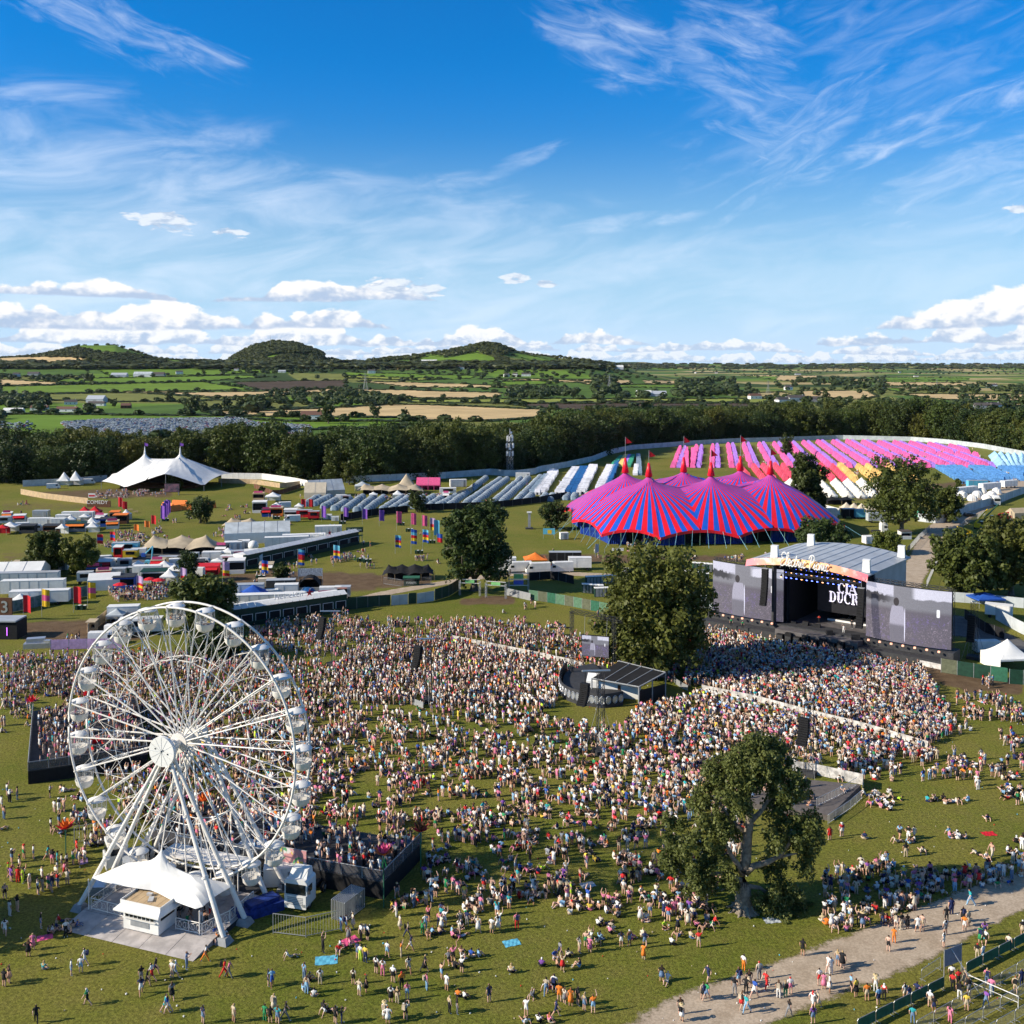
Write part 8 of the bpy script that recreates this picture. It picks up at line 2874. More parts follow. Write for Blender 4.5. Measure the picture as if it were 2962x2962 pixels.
def skeleton(kind,r):
 """joints (x, y, z) facing +y, radii and bones with the body region they cover"""
 J,Rr,B = {},{},[]
 sit = kind in ('sit_knees','sit_back','sit_cross','lie')
 wide = .19
 if kind == 'lie':
  J.update(pel=(0,0,.16),spi=(0,-.22,.2),che=(0,-.42,.28),nec=(0,-.58,.36),he0=(0,-.64,.42),he1=(0,-.74,.54))
 elif kind == 'sit_back':
  J.update(pel=(0,0,.14),spi=(0,-.14,.34),che=(0,-.25,.54),nec=(0,-.30,.70),he0=(0,-.30,.78),he1=(0,-.29,.93))
 elif sit:
  J.update(pel=(0,0,.14),spi=(0,-.02,.36),che=(0,.02,.56),nec=(0,.05,.71),he0=(0,.08,.79),he1=(0,.11,.94))
 elif kind == 'bend':
  J.update(pel=(0,0,.93),spi=(0,.16,1.08),che=(0,.36,1.16),nec=(0,.52,1.18),he0=(0,.58,1.17),he1=(0,.70,1.14))
 else:
  lean = .06 if kind.startswith('walk') else 0
  J.update(pel=(0,0,.93),spi=(0,lean * .4,1.13),che=(0,lean,1.34),nec=(0,lean,1.50),he0=(0,lean + .01,1.57),he1=(0,lean + .03,1.70))
 Rr.update(pel=.135,spi=.115,che=.135,nec=.055,he0=.092,he1=.092)
 B += [('pel','spi','bot2'),('spi','che','top'),('che','nec','top'),('nec','he0','skin'),('he0','he1','head')]
 cx_,cy_,cz_ = J['che']
 for s_,sd in ((-1,'l'),(1,'r')):
  J['sh' + sd] = (s_ * wide,cy_,cz_ + .07)
  up = (kind == 'arms_up') or (kind == 'arm_up' and s_ > 0)
  if up:
   el_,ha = (s_ * .28,cy_ + .08,cz_ + .30),(s_ * .20,cy_ + .16,cz_ + .58)
  elif kind == 'phone':
   el_,ha = (s_ * .24,cy_ + .14,cz_ - .12),(s_ * .08,cy_ + .32,cz_ + .10)
  elif kind in ('sit_back','lie'):
   el_,ha = (s_ * .26,cy_ - .18,cz_ - .18),(s_ * .25,cy_ - .28,.03)
  elif kind in ('sit_knees','sit_cross'):
   el_,ha = (s_ * .25,cy_ + .12,cz_ - .16),(s_ * .12,cy_ + .34,cz_ - .18)
  elif kind == 'walk_a':
   el_,ha = (s_ * .24,cy_ - s_ * .12,cz_ - .22),(s_ * .23,cy_ - s_ * .14 + .10,cz_ - .45)
  elif kind == 'walk_b':
   el_,ha = (s_ * .24,cy_ + s_ * .14,cz_ - .22),(s_ * .23,cy_ + s_ * .2 + .10,cz_ - .44)
  elif kind == 'hips':
   el_,ha = (s_ * .36,cy_ - .04,cz_ - .20),(s_ * .17,cy_ + .06,cz_ - .34)
  elif kind == 'bend':
   el_,ha = (s_ * .22,cy_ + .08,cz_ - .25),(s_ * .16,cy_ + .22,cz_ - .48)
  else:
   el_,ha = (s_ * .25,cy_ - .02,cz_ - .21),(s_ * .24,cy_ + .06,cz_ - .46)
  J['el' + sd],J['ha' + sd] = el_,ha
  e2 = Vector(ha) + (Vector(ha) - Vector(el_)).normalized() * .12
  J['fi' + sd] = tuple(e2)
  Rr.update({'sh' + sd: .062,'el' + sd: .043,'ha' + sd: .033,'fi' + sd: .028})
  B += [('che','sh' + sd,'top'),('sh' + sd,'el' + sd,'sleeve'),('el' + sd,'ha' + sd,'skin'),('ha' + sd,'fi' + sd,'skin')]
  px_,py_,pz_ = J['pel']
  if kind == 'sit_knees':
   hp,kn,an_,to = (s_ * .1,.03,.12),(s_ * .15,.38,.46),(s_ * .13,.56,.07),(s_ * .14,.72,.05)
  elif kind == 'sit_back':
   hp,kn,an_,to = (s_ * .1,.05,.12),(s_ * .14,.48,.20 if s_ < 0 else .42),(s_ * .13,.88 if s_ < 0 else .62,.07),(s_ * .15,.93 if s_ < 0 else .76,.14 if s_ < 0 else .05)
  elif kind == 'sit_cross':
   hp,kn,an_,to = (s_ * .1,.03,.12),(s_ * .36,.32,.16),(-s_ * .06,.38,.08),(-s_ * .20,.40,.07)
  elif kind == 'lie':
   hp,kn,an_,to = (s_ * .1,.06,.12),(s_ * .12,.46,.12 if s_ < 0 else .36),(s_ * .13,.88 if s_ < 0 else .66,.08),(s_ * .14,.92 if s_ < 0 else .80,.18 if s_ < 0 else .06)
  else:
   hp = (s_ * .095,0,.88)
   if kind == 'walk_a':
    kn,an_,to = (s_ * .1,s_ * .20,.48),(s_ * .1,s_ * .34 - .05,.10 if s_ > 0 else .16),(s_ * .1,s_ * .34 + .10,.05 if s_ > 0 else .06)
   elif kind == 'walk_b':
    kn,an_,to = (s_ * .1,-s_ * .18,.48),(s_ * .1,-s_ * .30 - .05,.10 if s_ < 0 else .17),(s_ * .1,-s_ * .30 + .10,.05)
   elif kind == 'stand_wide':
    kn,an_,to = (s_ * .16,.03,.49),(s_ * .21,0,.09),(s_ * .25,.14,.04)
   elif kind == 'bend':
    kn,an_,to = (s_ * .12,.02,.49),(s_ * .12,-.05,.09),(s_ * .14,.1,.04)
   else:
    kn,an_,to = (s_ * .11,.02,.49),(s_ * .115,-.02,.09),(s_ * .14,.13,.04)
  for n_,v in (('hi',hp),('kn',kn),('an',an_),('to',to)):
   J[n_ + sd] = v
  Rr.update({'hi' + sd: .098,'kn' + sd: .062,'an' + sd: .043,'to' + sd: .038})
  B += [('pel','hi' + sd,'bot2'),('hi' + sd,'kn' + sd,'thigh'),('kn' + sd,'an' + sd,'shin'),('an' + sd,'to' + sd,'shoe')]
 return J,Rr,B
def grow(kind,sub):
 J,Rr,B = skeleton(kind,1)
 names = list(J)
 me = bpy.data.meshes.new('tmp')
 me.from_pydata([J[n] for n in names],[(names.index(a),names.index(b)) for a,b,c in B],[])
 ob = bpy.data.objects.new('tmp',me)
 COL.objects.link(ob)
 md = ob.modifiers.new('skin','SKIN')
 md.use_smooth_shade = True
 md.branch_smoothing = .3
 if not me.skin_vertices:
  me.attributes
  bpy.context.view_layer.objects.active = ob
  bpy.ops.mesh.customdata_skin_add() if hasattr(bpy.ops.mesh,'customdata_skin_add') else None
 for i,n in enumerate(names):
  sv = me.skin_vertices[0].data[i]
  r = Rr[n]
  sv.radius = (r * (1.25 if n in ('che','pel') else 1),r * (.85 if n in ('che','spi','pel') else 1.0))
  if n in ('he0','he1'):
   sv.radius = (r * .95,r * 1.05)
  sv.use_root = n == 'pel'
 if sub:
  sm_ = ob.modifiers.new('sub','SUBSURF')
  sm_.levels = sub
 dg = bpy.context.evaluated_depsgraph_get()
 ev = bpy.data.meshes.new_from_object(ob.evaluated_get(dg))
 bpy.data.objects.remove(ob)
 V_ = np.array([v.co[:] for v in ev.vertices])
 Fs = []
 for p in ev.polygons:
  q = list(p.vertices)
  if len(q) == 3:
   q.append(q[2])
  if len(q) > 4:
   for k in range(1,len(q) - 1,2):
    z = [q[0],q[k],q[k + 1],q[min(k + 2,len(q) - 1)]]
    Fs.append(z)
   continue
  Fs.append(q)
 Fs = np.array(Fs)
 ctr = V_[Fs].mean(1)
 seg_a = np.array([J[a] for a,b,c in B])
 seg_b = np.array([J[b] for a,b,c in B])
 rr_ = np.array([(Rr[a] + Rr[b]) / 2 for a,b,c in B])
 d = seg_b - seg_a
 w = np.clip(((ctr[:,None] - seg_a[None]) * d[None]).sum(2) / (d ** 2).sum(1)[None],0,1)
 dist = np.linalg.norm(ctr[:,None] - (seg_a[None] + d[None] * w[...,None]),axis=2) / rr_[None]
 k = dist.argmin(1)
 reg = [B[i][2] for i in k]
 ww = w[np.arange(len(k)),k]
 return V_,Fs,ctr,reg,ww,J
REG = {'skin': 0,'top': 1,'bot': 2,'hair': 3,'shoe': 4}
def outfit(reg,ww,ctr,J,style,hairlong):
 out = np.zeros(len(reg),dtype=int)
 hx,hy,hz = J['he1']
 h0 = J['he0']
 up = (Vector(J['he1']) - Vector(J['nec'])).normalized()
 for i,(r,w) in enumerate(zip(reg,ww)):
  if r == 'top':
   v = 1
  elif r == 'bot2':
   v = 2 if style != 'dress' else 1
  elif r == 'thigh':
   v = 2 if style == 'trousers' or (style == 'shorts' and w < .55) or (style == 'skirt' and w < .5) else (1 if style == 'dress' and w < .75 else 0)
  elif r == 'shin':
   v = 2 if style == 'trousers' else 0
  elif r == 'shoe':
   v = 4
  elif r == 'sleeve':
   v = 1 if (w < .55 and style != 'dress') else 0
  elif r == 'head':
   c = ctr[i] - np.array(h0)
   fwd = c[1] - (up.y * .07)
   v = 3 if (fwd < .025 or (c @ np.array(up)) > .145) else 0
  else:
   v = 0
  out[i] = REG[{0: 'skin',1: 'top',2: 'bot',3: 'hair',4: 'shoe'}[v]]
  if hairlong and r in ('skin','top','head') and v != 3:
   c = ctr[i]
   if abs(c[0]) < .13 and c[1] < J['nec'][1] - .03 and c[2] > J['che'][2] + .0:
    out[i] = 3
 return out
KINDS = ['stand','hips','phone','arms_up','arm_up','walk_a','walk_b','stand_wide','sit_knees','sit_back','sit_cross','lie','bend']
POSEW = {'stand': 'standing','hips': 'standing hands on hips','phone': 'holding both hands up front','arms_up': 'with both arms up','arm_up': 'waving one arm','walk_a': 'walking','walk_b': 'striding','stand_wide': 'standing legs apart',
   'sit_knees': 'sitting knees up','sit_back': 'sitting leaning back','sit_cross': 'sitting cross legged','lie': 'lying on the grass','bend': 'bending forward'}
STYLES = ['shorts','trousers','dress','skirt']
LOW,HIGH = {},{}
for kd in KINDS:
 V_,Fs,ctr,reg,ww,J = grow(kd,0)
 for stl in STYLES:
  for hl in (0,1):
   LOW[kd,stl,hl] = (V_,Fs,outfit(reg,ww,ctr,J,stl,hl))
 V2,F2,c2_,r2_,w2_,J = grow(kd,1)
 for stl in STYLES:
  for hl in (0,1):
   HIGH[kd,stl,hl] = (V2,F2,outfit(r2_,w2_,c2_,J,stl,hl),J)
print('person faces',len(LOW['stand','shorts',0][1]),len(HIGH['stand','shorts',0][1]))
PAL = {'white': (.78,.76,.73),'black': (.014,.014,.017),'pink': (.75,.22,.35),'red': (.62,.03,.03),'blue': (.03,.09,.38),'light blue': (.25,.45,.66),'navy': (.02,.03,.10),'beige': (.52,.42,.30),
  'green': (.03,.26,.10),'yellow': (.78,.55,.08),'orange': (.80,.22,.03),'purple': (.22,.08,.35),'grey': (.22,.22,.23),'cream': (.68,.60,.48),'lime': (.50,.75,.05),'teal': (.03,.35,.38),'denim': (.14,.22,.36),'bare': (.55,.32,.22)}
TOPW = dict(white=36,black=12,pink=9,red=4,blue=3,beige=8,green=2,yellow=1.5,orange=2.5,purple=2,grey=5,cream=9,bare=13,navy=4,teal=1.2,lime=.8)
TOPW['light blue'] = 6
BOTW = dict(black=26,denim=22,white=14,beige=12,navy=8,cream=5,grey=5,pink=3,green=2,red=2)
BOTW['light blue'] = 6
HAIRS = {'dark': (.035,.02,.012),'brown': (.12,.06,.03),'blond': (.45,.31,.15),'black': (.012,.010,.009),'white capped': (.8,.8,.78),'red capped': (.6,.03,.03),'ginger': (.30,.10,.03),'straw hatted': (.62,.48,.25)}
HAIRW = dict(dark=28,brown=26,blond=22,black=12,ginger=3)
HAIRW['white capped'] = 6
HAIRW['red capped'] = 2
HAIRW['straw hatted'] = 3
SKINS = [(.60,.36,.26),(.66,.42,.32),(.52,.29,.19),(.62,.38,.29),(.30,.15,.09)]
prng = random.Random(21)
def wpick(d):
 return prng.choices(list(d),list(d.values()))[0]
def newperson(x,y,z,face,seated,walkp=.05,top=None,bot=None,kind=None,style=None,hair=None,h=None):
 if kind is None:
  if prng.random() < seated:
   kind = prng.choices(['sit_knees','sit_back','sit_cross','lie'],[4,3,4,1])[0]
  else:
   kind = prng.choices(['stand','hips','phone','arms_up','arm_up','stand_wide','walk_a','walk_b'],[5,1.6,2.2,.9,1.3,1.8,12 * walkp,12 * walkp])[0]
 style = style or prng.choices(STYLES,[52,20,13,15])[0]
 return dict(x=x,y=y,z=z,f=face,kind=kind,style=style,top=top or wpick(TOPW),bot=bot or wpick(BOTW),hair=hair or wpick(HAIRW),hl=int(prng.random() < .42),skin=prng.choices(SKINS,[30,30,18,18,4])[0],
    s=h or prng.uniform(.90,1.03),wd=prng.uniform(1.08,1.25))
STG = sw((u1_ + u2_) / 2,0)
used_cells = {}
def free(x,y,md):
 cx_,cy_ = int(x // .6),int(y // .6)
 for i in (-1,0,1):
  for j in (-1,0,1):
   for (a,b) in used_cells.get((cx_ + i,cy_ + j),()):
    if (a - x) ** 2 + (b - y) ** 2 < md * md:
     return False
 used_cells.setdefault((cx_,cy_),[]).append((x,y))
 return True
def wposg(x,y):
 c,s_ = cos(-WA),sin(-WA)
 dx_,dy_ = x - WC.x,y - WC.y
 return dx_ * c - dy_ * s_,dx_ * s_ + dy_ * c
arcw = [(O2.x + p.x,O2.y + p.y) for p in P_] + [(O_.x + C_[0],O_.y + C_[1]),(O_.x + D_[0],O_.y + D_[1])]
arcx = np.array([a[0] for a in arcw])
vp1n = Vector((-u1.y,u1.x,0))
L1 = (G(1108,2602) - VP1).length
vp2n = Vector((-u2.y,u2.x,0))
TRK = [G(*a).xy for a in ((966,1925),(1240,2030),(1737,2180),(2338,2240),(2816,1905),(2150,2632),(1890,1945),(1372,1708),(1604,1532),(580,1512),(545,1682),(632,1905),(585,1830))]
for o in list(bpy.data.objects):
 pass
OBST = []
for o in bpy.data.objects:
 if o.parent is None and o.type == 'EMPTY' and o.get('category') in ('cabin','container','trailer','stall','van','lorry','marquee','hut','tank','bins','sign','portable toilet'):
  xs,ys = [],[]
  for ch in o.children:
   if ch.type == 'MESH':
    for c in ch.bound_box:
     q = Matrix.Translation(o.location) @ o.rotation_euler.to_matrix().to_4x4() @ Vector(c)
     xs.append(q.x)
     ys.append(q.y)
  if xs:
   OBST.append((min(xs),max(xs),min(ys),max(ys)))
def blocked(x,y):
 lx,ly = wposg(x,y)
 if -8.6 < lx < 9.6 and -9.6 < ly < 6.4:
  return True
 if -13 < lx < 9 and 6 < ly < 10:
  return True
 r = Vector((x,y,0)) - VP1
 if -1 < r.dot(u1) < L1 + .6 and -1.8 < r.dot(vp1n) < 10.2:
  return True
 r = Vector((x,y,0)) - VP2
 if -.6 < r.dot(u2) < 15.6 and -.6 < r.dot(vp2n) < 26.6:
  return True
 if inpoly(np.array([x]),np.array([y]),arcw)[0]:
  return True
 c,s_ = cos(-SA),sin(-SA)
 dx_,dy_ = x - SL.x,y - SL.y
 lx,ly = dx_ * c - dy_ * s_,dx_ * s_ + dy_ * c
 if -3 < lx < 53 and -6.2 < ly < 30:
  return True
 for p in TRK:
  if (p.x - x) ** 2 + (p.y - y) ** 2 < 2.2:
   return True
 for a,b,c_,d_ in OBST:
  if a - .2 < x < b + .2 and c_ - .2 < y < d_ + .2:
   return True
 return False
ZONES = [  # polygon, people per square metre, share seated
 ([(2000,1850),(2070,1818),(2200,1842),(2450,1884),(2650,1928),(2700,1975),(2770,2120),(2690,2158),(2500,2103),(2330,2062),(2040,1992),(1975,1985),(1990,1920)],1.55,0),
 ([(1830,2062),(2035,2012),(2330,2082),(2690,2175),(2720,2205),(2400,2185),(2200,2165),(1900,2180),(1800,2120)],1.15,.02),
 ([(1720,1860),(1980,1850),(1960,1975),(1800,1960),(1700,1925)],.5,.2),
 ([(1330,1862),(1692,1938),(1630,1990),(1600,2050),(1350,2062),(1240,2040),(1000,2040),(960,1930),(1100,1850)],.85,.12),
 ([(1260,1800),(1420,1800),(1700,1850),(1720,1925),(1500,1885),(1310,1846)],.60,.25),
 ([(700,1840),(860,1800),(1260,1800),(1310,1850),(1000,1900),(700,1900)],.36,.25),
 ([(640,1832),(1010,1778),(1010,1820),(640,1890)],.26,.05),
 ([(0,1905),(400,1892),(700,1900),(960,1930),(1000,2040),(900,2100),(600,2100),(300,2050),(100,2010),(0,2005)],.62,.30),
 ([(300,2050),(600,2100),(900,2100),(960,2200),(900,2400),(620,2380),(440,2400),(300,2260)],.48,.30),
 ([(0,2005),(95,2012),(85,2125),(0,2135)],.32,.3),
 ([(900,2050),(1600,2060),(1700,2200),(1600,2330),(1100,2320),(930,2250)],.30,.35),
 ([(1600,2090),(1850,2130),(2200,2190),(2180,2330),(1900,2360),(1600,2330)],.42,.3),
 ([(900,2250),(1300,2310),(1900,2360),(2150,2330),(2150,2480),(1300,2470),(1150,2440),(950,2400)],.25,.45),
 ([(1120,2440),(1300,2470),(2100,2480),(2050,2650),(1700,2700),(1230,2720),(1210,2560)],.26,.45),
 ([(2200,2170),(2750,2200),(2962,2110),(2962,2260),(2500,2270),(2230,2230)],.20,.35),
 ([(2700,2000),(2962,2040),(2990,2110),(2770,2130)],.20,.15),
 ([(2550,1920),(2700,1920),(2962,1985),(2962,2040),(2700,2000)],.02,0),
 ([(2490,2300),(2962,2262),(2990,2480),(2500,2500)],.10,.5),
 ([(2380,2540),(2560,2500),(2790,2525),(2990,2480),(2990,2545),(2720,2590),(2600,2670),(2440,2700),(2370,2690)],.62,.5),
 ([(0,2285),(330,2290),(340,2440),(210,2520),(0,2480)],.17,.25),
 ([(340,2290),(440,2310),(440,2400),(345,2440)],.2,.1),
 ([(0,2480),(200,2520),(140,2640),(0,2660)],.045,.2),
 ([(960,2600),(1230,2580),(1230,2720),(1700,2700),(2050,2660),(2120,2700),(1900,2800),(1300,2830),(960,2760)],.12,.45),
 ([(1250,2830),(2050,2750),(1980,2830),(1750,2900),(1400,2970),(1250,2962)],.045,.4),
 ([(1290,1740),(1500,1740),(1900,1810),(1720,1850),(1420,1795),(1260,1790)],.035,.4),
 ([(310,1700),(490,1690),(480,1735),(330,1742)],.42,.5),([(640,1540),(750,1535),(750,1568),(640,1572)],.32,.5),([(340,1548),(470,1530),(470,1572),(290,1592)],.16,.5),
 ([(720,1672),(1060,1598),(1075,1618),(740,1700)],.10,0),([(640,1470),(745,1465),(900,1515),(640,1500)],.05,.2),([(270,1425),(480,1420),(480,1436),(280,1445)],.12,.3),
 ([(0,1445),(900,1520),(1590,1550),(2240,1600),(2240,1640),(1300,1640),(700,1660),(0,1650)],.0052,.25),([(1000,1440),(1280,1436),(1280,1448),(1000,1455)],.09,.3),
 ([(1600,1590),(2150,1590),(2150,1625),(1600,1625)],.014,0),([(60,1790),(440,1780),(420,1880),(60,1870)],.008,0),([(2240,1290),(2900,1290),(2960,1420),(2240,1440)],.0035,0),
 ([(1960,1300),(2240,1290),(2240,1350),(1960,1350)],.003,0),([(860,1440),(1700,1380),(1700,1450),(860,1480)],.008,.4),
]
HAND = """253,2909,walk_a,green,black,shorts,white capped|105,2962,walk_b,black,black,trousers,dark|12,2855,stand,black,black,shorts,dark|26,2845,stand,black,bare,skirt,brown|125,2807,sit_cross,teal,grey,shorts,blond
206,2822,stand,white,light blue,shorts,dark|234,2815,stand,white,light blue,shorts,brown|246,2794,walk_a,white,white,shorts,dark|82,2768,hips,black,black,skirt,brown|95,2748,stand,pink,white,dress,blond
14,2707,walk_b,white,white,shorts,dark|118,2685,stand,black,denim,shorts,brown|150,2700,sit_knees,white,beige,shorts,dark|163,2692,sit_cross,navy,denim,shorts,blond|138,2702,sit_knees,grey,black,shorts,dark|178,2668,sit_back,red,navy,shorts,brown
28,2650,stand,white,white,trousers,dark|50,2637,hips,black,beige,skirt,brown|14,2600,stand,bare,black,skirt,blond|110,2588,stand,white,black,skirt,blond|122,2580,stand,beige,beige,trousers,brown|85,2570,stand,beige,cream,shorts,white capped
66,2555,stand,lime,lime,trousers,dark|52,2553,stand,red,red,trousers,brown|32,2550,hips,purple,purple,shorts,ginger|195,2558,phone,cream,beige,shorts,dark|166,2506,stand,teal,teal,trousers,dark|152,2500,stand,black,pink,skirt,dark|137,2490,walk_a,teal,teal,shorts,brown
243,2489,stand,pink,pink,dress,blond|224,2487,sit_knees,navy,navy,trousers,dark|409,2843,walk_b,black,grey,trousers,dark|408,2880,walk_a,navy,white,shorts,dark|425,2855,walk_b,black,black,shorts,brown|440,2840,walk_a,white,red,shorts,dark|449,2822,walk_b,black,navy,shorts,dark
498,2829,stand,white,beige,shorts,straw hatted|506,2829,walk_a,white,light blue,shorts,white capped|540,2804,phone,denim,denim,trousers,brown|594,2782,walk_a,white,orange,trousers,dark|648,2829,walk_b,red,red,trousers,dark|662,2830,walk_a,pink,grey,trousers,brown
498,2894,walk_b,grey,black,skirt,brown|478,2930,walk_a,teal,teal,shorts,dark|486,2932,walk_b,blue,white,shorts,dark|587,2962,stand,navy,denim,shorts,dark|676,2958,stand,beige,beige,shorts,blond|776,2853,stand,navy,navy,shorts,dark|787,2858,walk_a,light blue,blue,shorts,brown
838,2771,sit_back,white,beige,shorts,brown|934,2757,arms_up,black,black,trousers,dark|880,2835,stand,light blue,denim,trousers,brown|893,2840,sit_knees,black,black,shorts,dark|926,2849,stand,white,beige,trousers,dark|887,2876,stand,beige,light blue,trousers,brown|908,2886,sit_cross,white,grey,shorts,dark|875,2868,sit_knees,light blue,white,shorts,brown
766,2954,stand,green,green,trousers,dark|782,2960,stand,black,black,shorts,dark|803,2962,hips,teal,denim,shorts,brown|825,2954,walk_a,black,grey,trousers,dark|792,2925,stand,cream,cream,dress,blond|946,2932,sit_back,white,black,shorts,dark|934,2925,sit_cross,black,black,trousers,dark|970,2962,stand,black,black,shorts,dark|988,2962,phone,black,navy,trousers,brown
1035,2775,stand,navy,denim,shorts,dark|1042,2780,stand,white,lime,trousers,blond|1057,2786,stand,yellow,navy,trousers,dark|1022,2849,stand,cream,black,shorts,dark|1039,2882,hips,beige,white,shorts,blond|1059,2871,stand,black,black,dress,brown|1088,2817,stand,white,black,shorts,dark|1107,2824,stand,white,pink,trousers,brown
1120,2770,stand_wide,white,light blue,shorts,brown|1160,2770,arm_up,orange,beige,trousers,dark|1187,2751,walk_a,navy,white,shorts,dark|1182,2818,walk_b,cream,beige,shorts,dark|1228,2812,walk_a,black,black,dress,blond|1137,2843,stand,white,black,shorts,white capped|1162,2863,stand,orange,black,trousers,red capped|1234,2865,stand,pink,light blue,trousers,brown|1292,2867,stand,white,white,shorts,dark
1131,2900,stand,white,black,skirt,dark|1149,2904,stand,black,beige,trousers,blond|1178,2892,stand,pink,light blue,shorts,brown|1173,2951,phone,white,black,shorts,dark|1113,2950,stand,white,white,dress,straw hatted|1122,2962,hips,white,white,skirt,ginger|1300,2932,stand,beige,black,trousers,blond|1322,2934,stand,black,grey,trousers,dark|1325,2886,sit_cross,orange,black,shorts,dark|1342,2892,sit_knees,white,black,shorts,brown
986,2693,stand,light blue,denim,trousers,dark|1001,2692,stand,white,light blue,shorts,dark|1021,2686,stand,cream,beige,dress,blond|1008,2722,stand,grey,grey,dress,brown|1044,2722,stand,white,black,trousers,dark|1063,2721,stand,white,black,skirt,brown|983,2742,sit_cross,white,black,shorts,dark|1010,2738,sit_knees,pink,beige,shorts,brown|1146,2652,stand,pink,white,trousers,dark
1222,2704,stand,green,green,trousers,brown|1178,2712,walk_a,beige,navy,trousers,dark|1157,2690,stand,cream,grey,dress,blond|1608,2941,walk_b,navy,navy,shorts,dark|1522,2940,arm_up,white,white,shorts,dark|1603,2872,stand,white,black,shorts,dark|1618,2898,stand,orange,orange,shorts,dark|1633,2905,stand,cream,grey,skirt,brown|1651,2912,stand,orange,orange,dress,ginger|1671,2910,stand,black,black,shorts,dark|1690,2925,stand,grey,denim,shorts,blond|1716,2932,arm_up,orange,light blue,shorts,brown
1557,2960,sit_knees,white,black,shorts,dark|1588,2960,sit_cross,pink,beige,shorts,ginger|1415,2900,stand,navy,navy,shorts,brown|1520,2962,sit_back,white,denim,shorts,dark|2035,2890,stand_wide,beige,black,skirt,brown|2044,2896,walk_a,green,denim,shorts,dark|2049,2840,walk_b,navy,navy,shorts,dark|2125,2878,stand,black,grey,trousers,dark|2137,2850,stand,navy,light blue,shorts,brown|2151,2808,stand,white,orange,trousers,dark
2158,2876,hips,black,black,trousers,dark|2167,2858,stand,black,beige,skirt,brown|2182,2888,walk_a,blue,white,shorts,dark|2196,2834,stand,cream,grey,trousers,red capped|2217,2862,walk_b,red,red,trousers,dark|2252,2888,stand,black,white,trousers,brown|2272,2886,stand,cream,green,trousers,blond|2286,2876,stand,white,pink,shorts,red capped|2146,2918,walk_b,beige,red,skirt,brown|2160,2932,walk_a,teal,light blue,trousers,blond
1972,2955,stand,beige,white,skirt,straw hatted|1968,2935,stand,black,black,shorts,brown|2282,2942,walk_a,black,grey,trousers,dark|2350,2920,walk_b,white,white,shorts,red capped|2365,2918,walk_a,beige,cream,skirt,white capped|2352,2962,stand,purple,denim,shorts,dark|2322,2765,stand,black,black,shorts,dark|2398,2815,walk_a,white,white,shorts,dark|2403,2820,stand,white,white,trousers,brown|2423,2795,stand,beige,denim,shorts,blond
2437,2802,stand,black,black,skirt,blond|2370,2852,stand,white,red,shorts,dark|2383,2862,stand,pink,pink,dress,brown|2400,2873,stand,white,white,skirt,brown|2462,2870,stand,light blue,black,shorts,ginger|2476,2885,stand,yellow,black,skirt,dark|2508,2896,stand,orange,beige,shorts,dark|2533,2870,stand,cream,white,trousers,straw hatted|2541,2908,stand,light blue,navy,shorts,dark|2557,2895,stand,red,black,trousers,white capped
2570,2753,stand,bare,black,shorts,dark|2586,2728,stand,orange,orange,trousers,brown|2580,2670,stand,white,grey,shorts,dark|2592,2685,stand,black,white,shorts,dark|2608,2690,stand,black,beige,trousers,brown|2625,2688,stand,black,black,dress,dark|2655,2697,stand_wide,white,white,shorts,brown|2668,2690,stand,bare,beige,shorts,dark|2738,2668,stand,black,black,trousers,dark|2752,2645,stand,navy,navy,trousers,dark|2790,2695,stand,orange,white,shorts,dark
2786,2668,stand,black,black,skirt,brown|2800,2680,stand,beige,beige,dress,blond|2730,2740,stand,white,white,shorts,brown|2735,2705,stand,white,grey,shorts,dark|2808,2620,walk_a,teal,light blue,trousers,dark|2848,2710,stand,purple,navy,trousers,purple|2852,2735,walk_b,white,black,shorts,dark|2836,2730,stand,green,green,dress,dark|2918,2750,stand,cream,navy,trousers,brown|2958,2705,stand,black,beige,skirt,white capped
2827,2775,stand,black,beige,trousers,red capped|2843,2780,stand,white,light blue,shorts,dark|2617,2892,stand,white,cream,shorts,dark|2630,2902,stand,navy,denim,trousers,dark|2652,2890,stand,navy,black,trousers,dark|2668,2880,sit_knees,purple,navy,shorts,brown|2690,2915,stand,white,beige,shorts,white capped|2702,2932,stand,black,navy,shorts,dark|2753,2840,stand,white,black,trousers,dark|2756,2868,stand,red,black,trousers,brown
2772,2855,stand,red,black,trousers,dark|2790,2850,stand,beige,white,dress,blond|2776,2893,stand,black,white,trousers,dark|2803,2882,hips,black,grey,shorts,brown|2796,2925,stand,yellow,beige,shorts,dark|2852,2915,walk_a,purple,denim,trousers,brown|2868,2880,stand,pink,denim,trousers,dark|2855,2850,stand,pink,denim,trousers,blond|2937,2875,stand,beige,beige,shorts,ginger|2955,2855,stand,navy,navy,trousers,dark|2640,2962,stand,teal,denim,trousers,dark|2748,2960,stand,pink,pink,trousers,dark
2400,2430,stand,red,red,dress,brown|2435,2420,stand,red,white,skirt,white capped"""
PEOPLE = []
cols_ = set(PAL)
